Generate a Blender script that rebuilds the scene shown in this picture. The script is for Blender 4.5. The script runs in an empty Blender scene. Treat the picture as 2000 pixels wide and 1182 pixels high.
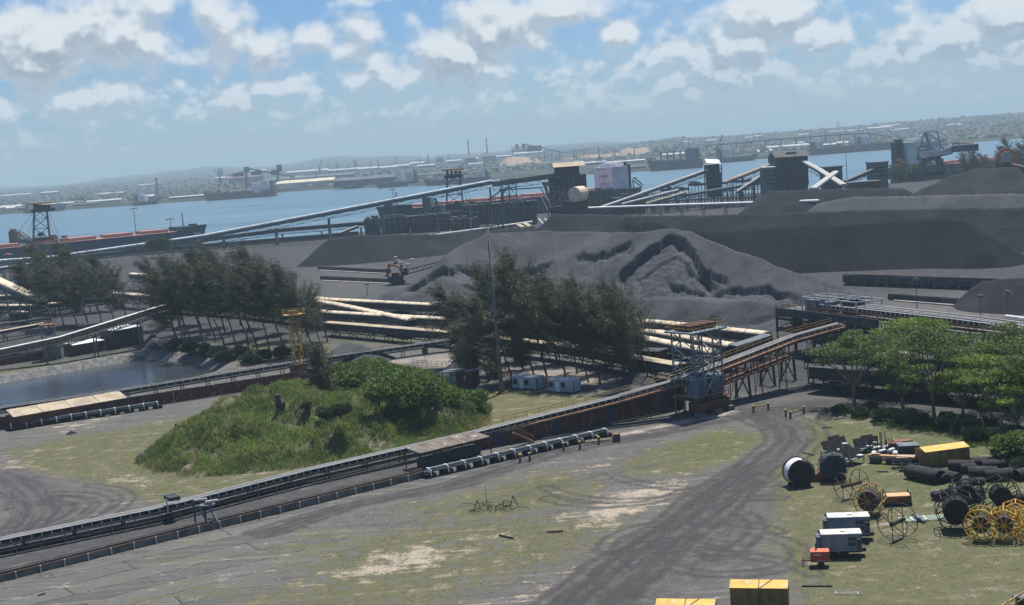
SUN_E=5.0;SKY_S=.10;SKY_TINT=(.46,.60,.80);HAZE_C=(.66,.88,1.0,1);HAZE_D=.000135;EXPO=0.35
import bpy, bmesh, math, random
import numpy as np
from mathutils import Vector, Matrix
random.seed(7); RNG=np.random.default_rng(7)
R=math.radians
F=2600.0; CX,CY=1000.0,591.0; CAMH=47.0
TH=R(4.26); PT=math.atan(294.0/F)
cF=Vector((0,math.cos(PT),-math.sin(PT))); cU=Vector((0,math.sin(PT),math.cos(PT))); cR=Vector((1,0,0))
CAM=Vector((0,0,CAMH))
def ray(px,py):
    x=float(px)-CX; y=CY-float(py)
    u=x*math.cos(TH)+y*math.sin(TH); v=-x*math.sin(TH)+y*math.cos(TH)
    return u*cR+v*cU+F*cF
def G(px,py,z=0.0):
    "point at height z seen at a pixel of the photograph"
    d=ray(px,py); return CAM+d*((float(z)-CAMH)/d.z)
def P(px,py,y):
    "point at distance y along the view seen at a pixel"
    d=ray(px,py); return CAM+d*(float(y)/d.y)
SC=bpy.context.scene; COL=SC.collection
V3=Vector
class MB:
    "collects shapes; build() links them as ONE mesh object"
    def __init__(s): s.v=[]; s.f=[]; s.sm=False
    def add(s,vs,fs):
        n=len(s.v); s.v.extend([tuple(v) for v in vs]); s.f.extend([tuple(i+n for i in f) for f in fs]); return s
    def hexa(s,a):  # 8 points bottom 4 ccw then top 4
        return s.add(a,[(3,2,1,0),(4,5,6,7),(0,1,5,4),(1,2,6,5),(2,3,7,6),(3,0,4,7)])
    def box(s,c,d,rz=0.0,ry=0.0,rx=0.0):
        M=Matrix.Rotation(rz,3,'Z')@Matrix.Rotation(ry,3,'Y')@Matrix.Rotation(rx,3,'X')
        c=V3(c); x,y,z=d[0]/2,d[1]/2,d[2]/2
        return s.hexa([c+M@V3(p) for p in [(-x,-y,-z),(x,-y,-z),(x,y,-z),(-x,y,-z),(-x,-y,z),(x,-y,z),(x,y,z),(-x,y,z)]])
    def beam(s,p,q,w=.2,h=None,up=(0,0,1)):
        p=V3(p);q=V3(q);h=h or w;d=q-p
        if d.length<1e-6:return s
        d.normalize();u=V3(up)
        if abs(d.dot(u))>.98:u=V3((0,1,0))
        a=d.cross(u).normalized();b=a.cross(d).normalized();a=a*w/2;b=b*h/2
        return s.hexa([p-a-b,p+a-b,q+a-b,q-a-b,p-a+b,p+a+b,q+a+b,q-a+b])
    def tube(s,p,q,r,n=8,r2=None,cap=True):
        p=V3(p);q=V3(q);r2=r if r2 is None else r2;d=(q-p).normalized()
        u=V3((0,0,1)) if abs(d.z)<.95 else V3((1,0,0))
        a=d.cross(u).normalized();b=d.cross(a).normalized()
        vs=[];fs=[]
        for k in range(n):
            t=2*math.pi*k/n;o=a*math.cos(t)+b*math.sin(t);vs+= [p+o*r,q+o*r2]
        for k in range(n):
            j=(k+1)%n;fs.append((2*k,2*k+1,2*j+1,2*j))
        if cap: fs.append(tuple(2*k for k in range(n)));fs.append(tuple(2*k+1 for k in reversed(range(n))))
        return s.add(vs,fs)
    def ring(s,c,ax,r,t,n=24,w=None,n2=6):
        c=V3(c);ax=V3(ax).normalized();w=w or t
        u=V3((0,0,1)) if abs(ax.z)<.95 else V3((1,0,0))
        a=ax.cross(u).normalized();b=ax.cross(a).normalized()
        vs=[];fs=[]
        prof=[(-t/2,-w/2),(t/2,-w/2),(t/2,w/2),(-t/2,w/2)]
        for k in range(n):
            th=2*math.pi*k/n;o=a*math.cos(th)+b*math.sin(th)
            for (dr,dw) in prof: vs.append(c+o*(r+dr)+ax*dw)
        for k in range(n):
            j=(k+1)%n
            for m in range(4):
                m2=(m+1)%4;fs.append((4*k+m,4*k+m2,4*j+m2,4*j+m))
        return s.add(vs,fs)
    def sweep(s,pts,prof,closed=True,caps=True):
        "profile (side,up) swept along a polyline, kept upright"
        pts=[V3(p) for p in pts];n=len(pts);m=len(prof);vs=[]
        for i,p in enumerate(pts):
            d=(pts[min(i+1,n-1)]-pts[max(i-1,0)]);d.z*=1;d.normalize()
            a=V3((d.y,-d.x,0)).normalized();b=a.cross(d).normalized()
            if b.z<0:b=-b
            vs+=[p+a*x+b*z for x,z in prof]
        fs=[]
        for i in range(n-1):
            for k in range(m if closed else m-1):
                j=(k+1)%m;fs.append((i*m+k,i*m+j,(i+1)*m+j,(i+1)*m+k))
        if closed and caps: fs.append(tuple(range(m)));fs.append(tuple((n-1)*m+k for k in reversed(range(m))))
        return s.add(vs,fs)
    def gable(s,c,L,W,H,RH,rz=0,ov=0.0):
        "gabled solid: long axis x"
        M=Matrix.Rotation(rz,3,'Z');c=V3(c);x=L/2+ov;y=W/2+ov
        vs=[(-x,-y,H),(x,-y,H),(x,y,H),(-x,y,H),(-x,0,H+RH),(x,0,H+RH)]
        return s.add([c+M@V3(p) for p in vs],[(0,1,5,4),(2,3,4,5),(0,4,3),(1,2,5),(3,2,1,0)])
    def blob(s,c,r,n=1,jit=.15):
        bm=bmesh.new();bmesh.ops.create_icosphere(bm,subdivisions=n,radius=1)
        r=r if hasattr(r,'__len__') else (r,r,r)
        vs=[V3(c)+V3((v.co.x*r[0],v.co.y*r[1],v.co.z*r[2]))*(1+random.uniform(-jit,jit)) for v in bm.verts]
        fs=[tuple(v.index for v in f.verts) for f in bm.faces];bm.free();return s.add(vs,fs)
    def build(s,name,m,parent=None,label=None,smooth=False,kind=None):
        me=bpy.data.meshes.new(name)
        off=V3((0,0,0))
        if parent is not None: off=worldloc(parent)
        if parent is None or not parent.get('_local'):
            vs=[(v[0]-off.x,v[1]-off.y,v[2]-off.z) for v in s.v]
        else: vs=s.v
        me.from_pydata(vs,[],s.f);me.materials.append(m)
        if smooth: me.polygons.foreach_set('use_smooth',[True]*len(me.polygons))
        o=bpy.data.objects.new(name,me);COL.objects.link(o)
        if parent is not None:o.parent=parent
        if label:o['label']=label
        if kind:o['kind']=kind
        return o
WL={}
def worldloc(o):
    l=V3((0,0,0))
    while o is not None: l=l+o.location;o=o.parent
    return l
def thing(name,label,cat,loc=(0,0,0),rz=0.0,group=None,local=False):
    o=bpy.data.objects.new(name,None);COL.objects.link(o);o.location=loc;o.rotation_euler=(0,0,rz)
    o.empty_display_size=.5
    o['label']=label;o['category']=cat
    if group:o['group']=group
    if local:o['_local']=1
    return o
def tag(o,label,cat,group=None):
    o['label']=label;o['category']=cat
    if group:o['group']=group
    return o
def one(mb,name,m,label,cat,base,rz=0,group=None,smooth=False):
    "a thing that is one mesh, origin at its base; mb in world coordinates"
    b=V3(base);mb.v=[(v[0]-b.x,v[1]-b.y,v[2]-b.z) for v in mb.v]
    o=mb.build(name,m,smooth=smooth);o.location=b;tag(o,label,cat,group);return o
def dup(root,loc,rz=0,label=None,scale=None,group=None):
    r=root.copy();COL.objects.link(r);r.location=loc;r.rotation_euler=(0,0,rz)
    if label:r['label']=label
    if group:r['group']=group
    if scale:r.scale=scale if hasattr(scale,'__len__') else (scale,)*3
    for ch in list(root.children):
        c=ch.copy();COL.objects.link(c);c.parent=r
        for g in list(ch.children):
            d=g.copy();COL.objects.link(d);d.parent=c
    return r
# ---------- materials
def nn(t,typ,**k):
    n=t.nodes.new(typ)
    for a,b in k.items():
        if a.startswith('i_'):
            key=a[2:];n.inputs[int(key) if key.isdigit() else key].default_value=b
        else:setattr(n,a,b)
    return n
def base(name):
    m=bpy.data.materials.new(name);m.use_nodes=True;t=m.node_tree;t.nodes.clear()
    out=nn(t,'ShaderNodeOutputMaterial');b=nn(t,'ShaderNodeBsdfPrincipled');t.links.new(b.outputs[0],out.inputs[0])
    return m,t,b
def mixc(t,f,a,b,mode='MIX'):
    n=nn(t,'ShaderNodeMix',data_type='RGBA',blend_type=mode)
    for s,v in ((0,f),(6,a),(7,b)):
        if hasattr(v,'links'): t.links.new(v,n.inputs[s])
        else: n.inputs[s].default_value=v if s==0 else (tuple(v)+(1,))[:4]
    return n.outputs[2]
def noise(t,vec,scale,det=3,rough=.55,dim='3D'):
    n=nn(t,'ShaderNodeTexNoise',noise_dimensions=dim);n.inputs['Scale'].default_value=scale;n.inputs['Detail'].default_value=det;n.inputs['Roughness'].default_value=rough
    if vec is not None:t.links.new(vec,n.inputs['Vector'])
    return n.outputs['Fac']
def mth(t,op,a,b=None,c=None,clamp=False):
    n=nn(t,'ShaderNodeMath',operation=op,use_clamp=clamp)
    for i,v in enumerate((a,b,c)):
        if v is None:continue
        if hasattr(v,'links'):t.links.new(v,n.inputs[i])
        else:n.inputs[i].default_value=v
    return n.outputs[0]
def ramp(t,f,lo,hi):
    n=nn(t,'ShaderNodeMapRange',interpolation_type='SMOOTHSTEP');t.links.new(f,n.inputs[0]);n.inputs[1].default_value=lo;n.inputs[2].default_value=hi
    return n.outputs[0]
MT={}
def mat(name,c1,c2=None,sc=.6,lo=.42,hi=.62,rough=.75,metal=0.0,bump=0.0,bsc=4.0,stretch=(1,1,1),c3=None,sc3=6):
    "two- or three-tone worn surface in object space"
    if name in MT:return MT[name]
    m,t,b=base(name);b.inputs['Specular IOR Level'].default_value=.12 if rough>.8 else .35;b.inputs['Roughness'].default_value=rough;b.inputs['Metallic'].default_value=metal
    tc=nn(t,'ShaderNodeTexCoord');mp=nn(t,'ShaderNodeMapping');mp.inputs['Scale'].default_value=stretch;t.links.new(tc.outputs['Object'],mp.inputs[0]);vec=mp.outputs[0]
    if c2 is None:c2=tuple(x*.72 for x in c1)
    col=mixc(t,ramp(t,noise(t,vec,sc,4,.6),lo,hi),c1,c2)
    if c3: col=mixc(t,ramp(t,noise(t,vec,sc3,3,.6),.55,.68),col,c3)
    t.links.new(col,b.inputs['Base Color'])
    if bump:
        bp=nn(t,'ShaderNodeBump');bp.inputs['Strength'].default_value=bump;bp.inputs['Distance'].default_value=.3;t.links.new(noise(t,vec,bsc,4,.6),bp.inputs['Height']);t.links.new(bp.outputs[0],b.inputs['Normal'])
    MT[name]=m;return m
def leafmat(name,c1,c2,sc=.5):
    m,t,b=base(name);b.inputs['Roughness'].default_value=.6
    tc=nn(t,'ShaderNodeTexCoord');f=ramp(t,noise(t,tc.outputs['Object'],sc,3,.6),.35,.65)
    geo=nn(t,'ShaderNodeNewGeometry')
    col=mixc(t,f,c1,c2)
    hsv=nn(t,'ShaderNodeHueSaturation');t.links.new(col,hsv.inputs['Color'])
    t.links.new(mth(t,'MULTIPLY_ADD',geo.outputs['Random Per Island'],.7,.65),hsv.inputs['Value'])
    t.links.new(hsv.outputs[0],b.inputs['Base Color'])
    tr=nn(t,'ShaderNodeBsdfTranslucent');t.links.new(hsv.outputs[0],tr.inputs[0])
    mx=nn(t,'ShaderNodeMixShader');mx.inputs[0].default_value=.42;t.links.new(b.outputs[0],mx.inputs[1]);t.links.new(tr.outputs[0],mx.inputs[2])
    t.links.new(mx.outputs[0],t.nodes['Material Output'].inputs[0]);return m
M=dict(
 steel=mat('steel grey',(.16,.18,.20),(.09,.10,.11),.8),
 dsteel=mat('dark steel',(.045,.05,.055),(.025,.027,.03),.8),
 gsteel=mat('green grey steel',(.11,.14,.145),(.06,.075,.08),.6),
 bsteel=mat('blue grey steel',(.17,.22,.26),(.09,.12,.15),.7,c3=(.12,.07,.05)),
 rust=mat('rusty red steel',(.16,.055,.035),(.06,.03,.025),.5,c3=(.03,.022,.02)),
 rustl=mat('rust brown',(.22,.11,.06),(.10,.055,.035),.7),
 yel=mat('yellow steel',(.42,.27,.06),(.20,.12,.04),.7,c3=(.10,.06,.03)),
 cream=mat('cream sheeting',(.72,.62,.46),(.55,.44,.31),.25,.4,.7,c3=(.36,.27,.19),sc3=1.3),
 white=mat('white sheeting',(.62,.66,.66),(.45,.48,.47),.3,c3=(.28,.26,.22),sc3=2),
 palet=mat('pale rails',(.46,.47,.44),(.30,.31,.29),.8),
 tan=mat('tan roof sheets',(.46,.38,.26),(.33,.26,.18),.3,c3=(.20,.15,.11),sc3=2),
 drk=mat('dark cladding',(.05,.055,.06),(.03,.032,.036),.4),
 navy=mat('navy cladding',(.035,.05,.075),(.025,.032,.045),.2,c3=(.06,.075,.095),sc3=.5),
 gclad=mat('grey cladding',(.12,.145,.165),(.07,.085,.10),.25),
 belt=mat('belt rubber',(.075,.075,.08),(.045,.045,.05),.4,rough=.85),
 beltl=mat('worn grey belt',(.24,.24,.245),(.16,.16,.165),.2,stretch=(.3,.3,1),rough=.5),
 conc=mat('weathered concrete',(.42,.39,.35),(.26,.24,.22),.4,c3=(.15,.14,.13),sc3=1.5),
 dconc=mat('stained concrete',(.14,.135,.12),(.08,.078,.07),.5),
 black=mat('black rubber',(.018,.018,.02),(.03,.03,.03),1.2,rough=.9),
 glass=mat('window glass',(.02,.025,.03),(.03,.035,.04),1,rough=.15),
 paint=mat('white paint',(.78,.79,.78),(.66,.66,.64),.6),
 bark=mat('bark',(.09,.075,.06),(.05,.042,.036),2),
 gbark=mat('pale green bark',(.20,.19,.10),(.11,.10,.06),1.5),
)
# ---------- camera, sun, sky, air
cam=bpy.data.cameras.new('camera');cam.lens=F/2000*36;cam.sensor_width=36;cam.clip_start=1;cam.clip_end=60000
co=bpy.data.objects.new('camera',cam);COL.objects.link(co)
ax=math.cos(TH)*cR-math.sin(TH)*cU; ay=math.sin(TH)*cR+math.cos(TH)*cU; az=-cF
co.matrix_world=Matrix(((ax.x,ay.x,az.x,CAM.x),(ax.y,ay.y,az.y,CAM.y),(ax.z,ay.z,az.z,CAM.z),(0,0,0,1)))
SC.camera=co
EL=R(66);AZ=math.atan2(.42,.91)   # azimuth from +Y towards +X
sd=V3((math.cos(EL)*math.sin(AZ),math.cos(EL)*math.cos(AZ),math.sin(EL)))
sl=bpy.data.lights.new('sun','SUN');sl.energy=SUN_E;sl.angle=R(.5);sl.color=(1,.955,.88)
so=bpy.data.objects.new('sun',sl);COL.objects.link(so);so.location=(0,0,300);so.rotation_euler=(-sd).to_track_quat('-Z','Y').to_euler()
W=bpy.data.worlds.new('World');SC.world=W;W.use_nodes=True;t=W.node_tree;t.nodes.clear()
out=nn(t,'ShaderNodeOutputWorld');bg=nn(t,'ShaderNodeBackground');bg.inputs[1].default_value=SKY_S;t.links.new(bg.outputs[0],out.inputs[0])
sky=nn(t,'ShaderNodeTexSky',sky_type='NISHITA',sun_disc=False,sun_elevation=EL,sun_rotation=AZ,altitude=50,air_density=1.0,dust_density=.35,ozone_density=3.5)
geo=nn(t,'ShaderNodeTexCoord')
sep=nn(t,'ShaderNodeSeparateXYZ');t.links.new(geo.outputs['Generated'],sep.inputs[0])
azn=mth(t,'ARCTAN2',sep.outputs[0],sep.outputs[1]);eln=mth(t,'ARCSINE',sep.outputs[2])
cmb=nn(t,'ShaderNodeCombineXYZ');t.links.new(mth(t,'MULTIPLY',azn,10),cmb.inputs[0]);t.links.new(mth(t,'MULTIPLY',eln,10),cmb.inputs[1])
# clouds: (px,py,rx,ry,strength,tilt)
CL=[(70,95,120,75,1.05),(235,70,120,65,1.0),(290,20,70,40,.7),(430,45,62,55,.8),(520,105,60,38,.8),(430,120,70,45,.6),(610,75,40,28,.75),(715,55,34,32,.8),(690,95,50,30,.75),
 (580,170,70,28,.7),(810,50,32,24,.55),(900,110,110,55,1.0),(985,60,90,60,1.05),(1090,20,80,40,1.0),(780,150,90,40,.8),(1205,75,42,28,.75),(700,3,60,10,.6),(1500,35,100,45,1.0),(1590,70,70,40,.8),(1450,95,90,45,.95),
 (1310,105,80,35,.85),(1380,155,170,45,.9),(1860,85,110,50,1.0),(1960,40,80,50,1.0),(1760,120,110,40,.9),(1960,120,110,60,.95),(1650,160,150,40,.7),
 (160,200,180,45,.72),(40,260,110,30,.5),(450,190,130,45,.62),(360,230,160,30,.4),(880,190,160,40,.65),(1080,160,110,45,.6),(1200,190,170,40,.6),(1850,195,200,40,.65),(600,235,220,25,.4),(1500,215,260,22,.4)]
def cloudgroup():
    g=bpy.data.node_groups.new('cloud_density','ShaderNodeTree')
    g.interface.new_socket('v',in_out='INPUT',socket_type='NodeSocketVector');g.interface.new_socket('d',in_out='OUTPUT',socket_type='NodeSocketFloat');g.interface.new_socket('s',in_out='OUTPUT',socket_type='NodeSocketFloat')
    gi=g.nodes.new('NodeGroupInput');go=g.nodes.new('NodeGroupOutput');v=gi.outputs[0]
    # wobble
    nz=nn(g,'ShaderNodeTexNoise',noise_dimensions='2D');nz.inputs['Scale'].default_value=3.2;nz.inputs['Detail'].default_value=3;g.links.new(v,nz.inputs['Vector'])
    sub=nn(g,'ShaderNodeVectorMath',operation='SUBTRACT');g.links.new(nz.outputs['Color'],sub.inputs[0]);sub.inputs[1].default_value=(.5,.5,.5)
    ma=nn(g,'ShaderNodeVectorMath',operation='MULTIPLY_ADD');g.links.new(sub.outputs[0],ma.inputs[0]);ma.inputs[1].default_value=(.14,.10,0);g.links.new(v,ma.inputs[2]);w=ma.outputs[0]
    acc=None
    for (px,py,rx,ry,st) in CL:
        d=ray(px,py).normalized();a=math.atan2(d.x,d.y)*10;e=math.asin(d.z)*10
        ix,iy=F/10/rx/1.15,F/10/ry/1.15
        q=nn(g,'ShaderNodeVectorMath',operation='MULTIPLY_ADD');g.links.new(w,q.inputs[0]);q.inputs[1].default_value=(ix,iy,0);q.inputs[2].default_value=(-a*ix,-e*iy,0)
        dt=nn(g,'ShaderNodeVectorMath',operation='DOT_PRODUCT');g.links.new(q.outputs[0],dt.inputs[0]);g.links.new(q.outputs[0],dt.inputs[1])
        ex=mth(g,'POWER',.42,dt.outputs['Value']);acc=mth(g,'MULTIPLY',ex,st) if acc is None else mth(g,'SMOOTH_MAX',acc,mth(g,'MULTIPLY',ex,st),.25)
    # fbm, finer lower down in the sky
    sp=nn(g,'ShaderNodeSeparateXYZ');g.links.new(v,sp.inputs[0])
    cb=nn(g,'ShaderNodeCombineXYZ');g.links.new(sp.outputs[0],cb.inputs[0])
    g.links.new(mth(g,'MULTIPLY',mth(g,'POWER',mth(g,'MAXIMUM',sp.outputs[1],.01),.72),1.7),cb.inputs[1])
    f1=noise(g,cb.outputs[0],2.6,7,.52,'2D')
    def puff(sc):
        n=nn(g,'ShaderNodeTexVoronoi',voronoi_dimensions='2D',feature='SMOOTH_F1');n.inputs['Scale'].default_value=sc;n.inputs['Smoothness'].default_value=.35
        q=nn(g,'ShaderNodeVectorMath',operation='MULTIPLY_ADD');g.links.new(sub.outputs[0],q.inputs[0]);q.inputs[1].default_value=(.12,.12,0);g.links.new(cb.outputs[0],q.inputs[2]);g.links.new(q.outputs[0],n.inputs['Vector']);return n.outputs['Distance']
    pf=mth(g,'ADD',mth(g,'MULTIPLY_ADD',puff(4.5),-.42,.17),mth(g,'MULTIPLY_ADD',puff(11),-.20,.08))
    f1=mth(g,'ADD',f1,pf)
    f2=noise(g,cb.outputs[0],1.1,3,.5,'2D')
    s=mth(g,'ADD',mth(g,'MULTIPLY_ADD',acc,.95,-.68),mth(g,'MULTIPLY_ADD',f1,.78,mth(g,'MULTIPLY',f2,.30)))
    f3=noise(g,cb.outputs[0],6.5,5,.55,'2D');band=mth(g,'SUBTRACT',1,ramp(g,sp.outputs[1],.45,1.15))
    s=mth(g,'ADD',s,mth(g,'MULTIPLY',band,mth(g,'MULTIPLY_ADD',f3,1.0,-.43)));s=mth(g,'ADD',s,.0)
    g.links.new(s,go.inputs[1]);g.links.new(ramp(g,s,.02,.60),go.inputs[0]);return g
cg=cloudgroup()
def dens(vec):
    n=nn(t,'ShaderNodeGroup');n.node_tree=cg;t.links.new(vec,n.inputs[0]);return n.outputs
def shift(vec,o):
    n=nn(t,'ShaderNodeVectorMath',operation='ADD');t.links.new(vec,n.inputs[0]);n.inputs[1].default_value=o;return n.outputs[0]
v0=cmb.outputs[0];D0=dens(v0);D1=dens(shift(v0,(.03,.11,0)))
light=ramp(t,mth(t,'SUBTRACT',D0[1],D1[1]),-.14,.26)
thick=ramp(t,D0[1],.35,.9)
ccol=mixc(t,light,(3.9,4.5,5.1),(6.5,6.8,7.0))
ccol=mixc(t,mth(t,'MULTIPLY',thick,mth(t,'SUBTRACT',1,light)),ccol,(2.8,3.3,3.8))
# clear sky, deepened a little, paler near the horizon by the real air
skyc=mixc(t,1.0,sky.outputs[0],SKY_TINT,'MULTIPLY')
fade=mth(t,'MULTIPLY_ADD',ramp(t,eln,.0,.085),.75,mth(t,'MULTIPLY',ramp(t,eln,0,.02),.25))
cl=mixc(t,mth(t,'MULTIPLY',mth(t,'MULTIPLY',D0[0],fade),.93),skyc,ccol)
t.links.new(cl,bg.inputs[0])
W.cycles.sampling_method='MANUAL';W.cycles.sample_map_resolution=256
hz=MB();hz.box((0,8200,88),(19000,17000,240));ho=hz.build('haze',M['paint'],kind='stuff');ho.display_type='WIRE'
hm=bpy.data.materials.new('haze air');hm.use_nodes=True;ht=hm.node_tree;ht.nodes.clear()
o_=nn(ht,'ShaderNodeOutputMaterial');pv=nn(ht,'ShaderNodeVolumePrincipled');pv.inputs['Color'].default_value=HAZE_C;pv.inputs['Density'].default_value=HAZE_D;pv.inputs['Anisotropy'].default_value=0.0
ht.links.new(pv.outputs[0],o_.inputs['Volume']);ho.data.materials.clear();ho.data.materials.append(hm)
ho['label']='pale blue sea haze over the harbour'
SC.view_settings.view_transform='Standard';SC.view_settings.look='None';SC.view_settings.gamma=1;SC.view_settings.exposure=EXPO
SC.cycles.volume_bounces=0;SC.cycles.max_bounces=6;SC.cycles.transparent_max_bounces=8
def interp(tab,x): return np.interp(x,[a for a,b in tab],[b for a,b in tab])
def polyG(pts,z=0): return np.array([(G(a,b,z).x,G(a,b,z).y) for a,b in pts])
def sdist(X,Y,poly):
    "signed distance to polygon, + inside"
    n=len(poly);d=np.full(X.shape,1e18);ins=np.zeros(X.shape,bool)
    for i in range(n):
        ax_,ay_=poly[i];bx,by=poly[(i+1)%n];ex,ey=bx-ax_,by-ay_
        t_=np.clip(((X-ax_)*ex+(Y-ay_)*ey)/(ex*ex+ey*ey+1e-9),0,1)
        d=np.minimum(d,(X-ax_-t_*ex)**2+(Y-ay_-t_*ey)**2)
        c=((ay_>Y)!=(by>Y))&(X<(bx-ax_)*(Y-ay_)/((by-ay_)+1e-12)+ax_);ins^=c
    d=np.sqrt(d);return np.where(ins,d,-d)
def pdist(X,Y,line):
    "distance, along and across coordinates to a polyline"
    D=np.full(X.shape,1e9);U=np.zeros(X.shape);S=np.zeros(X.shape);acc=0
    for i in range(len(line)-1):
        ax_,ay_=line[i];bx,by=line[i+1];ex,ey=bx-ax_,by-ay_;L=math.hypot(ex,ey)
        t_=np.clip(((X-ax_)*ex+(Y-ay_)*ey)/(L*L),0,1)
        dx,dy=X-ax_-t_*ex,Y-ay_-t_*ey;d=np.hypot(dx,dy);m=d<D
        D=np.where(m,d,D);U=np.where(m,acc+t_*L,U);S=np.where(m,np.sign(ex*dy-ey*dx)*d,S);acc+=L
    return D,U,S
def sstep(x,a,b): 
    t_=np.clip((x-a)/(b-a),0,1);return t_*t_*(3-2*t_)
def vnoise(X,Y,seed=0):
    "value noise"
    xi=np.floor(X).astype(np.int64);yi=np.floor(Y).astype(np.int64);fx=X-xi;fy=Y-yi
    def h(a,b):
        n=(a*374761393+b*668265263+seed*982451653)&0x7fffffff;n=((n^(n>>13))*1274126177)&0x7fffffff;return (n^(n>>16))%10007/10007.0
    fx=fx*fx*(3-2*fx);fy=fy*fy*(3-2*fy)
    return (h(xi,yi)*(1-fx)+h(xi+1,yi)*fx)*(1-fy)+(h(xi,yi+1)*(1-fx)+h(xi+1,yi+1)*fx)*fy
def fbm(X,Y,o=4,seed=0):
    s=0;a=.5
    for k in range(o): s=s+a*vnoise(X*2**k,Y*2**k,seed+k);a*=.5
    return s
SHORE=[(-400,48),(0,48),(400,50),(500,51),(542,45.5),(654,46),(864,54),(1000,51),(1240,57),(1300,57),(1415,51),(1500,50),(1800,49),(2000,48),(2500,47)]
RID1=[(-600,-5),(700,-5),(1100,-4),(1200,-3),(1277,0),(1345,4),(1390,1),(1440,-1),(1610,0),(1780,1),(1975,3),(2100,1),(2600,1)]
RID2=[(-600,2),(-100,8),(0,8),(60,3),(165,0),(200,4),(236,9),(266,3),(287,10),(317,5),(348,13),(368,11),(431,16),(482,10),(562,5),(620,12),(677,18.6),(730,12),(816,8),(860,1),(900,4),(990,2),(1070,7),(1130,7),(1190,7),(1262,1),(1400,0),(2600,0)]
QUAY=[(-800,700),(0,835),(400,900),(750,922),(1200,1030),(2000,1100),(3000,1120)]
POND=polyG([(-160,762),(0,731),(120,711),(218,694),(289,684),(393,689),(452,706),(430,724),(330,748),(0,802),(-160,829)])
MOUND=polyG([(270,905),(330,850),(440,800),(560,765),(700,735),(860,745),(960,800),(930,840),(820,870),(700,895),(560,915),(420,930),(330,925)])
def mound_h(X,Y):
    d=sdist(X,Y,MOUND)
    n=fbm(X*.16,Y*.16,4,5);h=sstep(d,-1.0,9.0)*(1.9+7.0*np.clip(n-.25,0,1)+2.6*(fbm(X*.3,Y*.3,3,8)-.4))
    # two spoil knolls on top
    for (px,py,r,a) in ((690,800,9,2.6),(560,830,8,1.4),(850,800,8,1.6),(430,850,8,1.2)):
        c=G(px,py,3);h=h+a*np.exp(-((X-c.x)**2+(Y-c.y)**2)/r**2)*sstep(d,0,5)
    return h
def height(X,Y):
    D=np.maximum(Y,1);px=CX+F*X/D
    sh=130000/interp(SHORE,px)+0*D;qy=interp(QUAY,px)
    water=(Y>qy)&(Y<sh);h=np.zeros(X.shape)
    h=h+.25*(fbm(X*.05,Y*.05,4,1)-.5)*(Y<400)+.06*(fbm(X*.6,Y*.6,2,2)-.5)*(Y<260)
    near=(Y<420)
    if near.any():
        dp=sdist(X,Y,POND);h=np.where(near&(dp>0),-np.minimum(dp*.5,3.4)+.05*fbm(X*.5,Y*.5,2,9),h)
        h=np.where(near,h+mound_h(X,Y),h)
    if not (Y>1000).any(): return np.where(water,-9.0,h)
    r1=CAMH+interp(RID1,px)*6500/F;r2=CAMH+interp(RID2,px)*12500/F
    t1=np.clip((Y-sh)/(6500-sh),0,1);n=fbm(X*.002,Y*.002,4,3)-.5
    hf=2+t1**1.3*(r1-2)+n*t1*(1-t1)*30
    t2=np.clip((Y-6500)/6000,0,1)
    hf=np.where(Y>6500,np.maximum(r1-(Y-6500)*.01,30)*(1-t2)+t2*r2,hf)
    t3=np.clip((Y-12500)/4000,0,1);hf=np.where(Y>12500,r2*(1-t3)+CAMH*t3,hf)
    h=np.where(Y>=sh,hf,h);return np.where(water,-9.0,h)
def axis(segs):
    a=[segs[0][0]]
    for e,st in segs[1:]:
        n=max(1,int(round((e-a[-1])/st)));a+=list(np.linspace(a[-1],e,n+1)[1:])
    return np.array(a)
ys=list(axis([(95,),(260,.55),(430,1.0),(900,6),(1060,8),(2200,60),(3000,14),(4500,60),(16400,190)]))
xs_=list(axis([(-9200,),(-1300,160),(-260,14),(-130,2.5),(95,.6),(260,2.5),(1300,14),(9200,160)]))
X,Y=np.meshgrid(np.array(xs_),np.array(ys));Z=height(X,Y)
def gmask(pts,w=4,off=0): return sstep(sdist(X,Y,polyG(pts)),-w*1.9+off,w*2.2+off)
A={}
gr=np.zeros(X.shape)
for pts,w,k in (
 ([(10,880),(150,850),(300,825),(420,800),(560,770),(960,770),(990,830),(700,905),(420,975),(290,990),(230,960),(120,935),(20,915)],3,1.0),
 ([(760,995),(960,945),(1130,905),(1190,960),(1130,990),(950,1020),(820,1020)],3,.85),
 ([(1200,910),(1290,868),(1400,838),(1500,845),(1490,872),(1410,915),(1300,935),(1220,930)],2,1.0),
 ([(560,1110),(700,1045),(900,1010),(1150,1000),(1290,985),(1180,1060),(1120,1100),(1000,1130),(850,1200),(500,1200),(420,1182),(600,1130)],3.5,.8),
 ([(1500,890),(1545,830),(1600,812),(1850,835),(2100,850),(2200,1250),(1600,1250),(1540,1140),(1500,1030),(1480,950)],2.5,1.0),
 ([(820,790),(900,770),(980,755),(1150,775),(1200,770),(1120,800),(1000,825),(900,840)],2,1.0),
 ([(-100,735),(0,722),(210,688),(290,676),(380,664),(640,664),(650,700),(395,689),(280,684),(215,694),(0,731)],1.2,1.0),
 ([(-100,700),(-100,620),(60,632),(180,640),(330,640),(240,670),(120,690),(0,712)],3,.9),
 ([(560,640),(800,640),(820,668),(700,675),(600,665)],3,.8)):
    gr=np.maximum(gr,k*gmask(pts,w))
A['grass']=gr
A['green']=np.maximum(gmask([(1560,815),(1850,835),(2100,850),(2100,1000),(1900,1000),(1700,960),(1620,900)],4)*.6,np.maximum(gmask([(1300,880),(1400,838),(1500,845),(1480,870),(1380,905)],2)*.9,gmask([(300,900),(560,765),(860,745),(960,800),(820,870),(560,915)],3)))
sa=np.zeros(X.shape)
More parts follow.
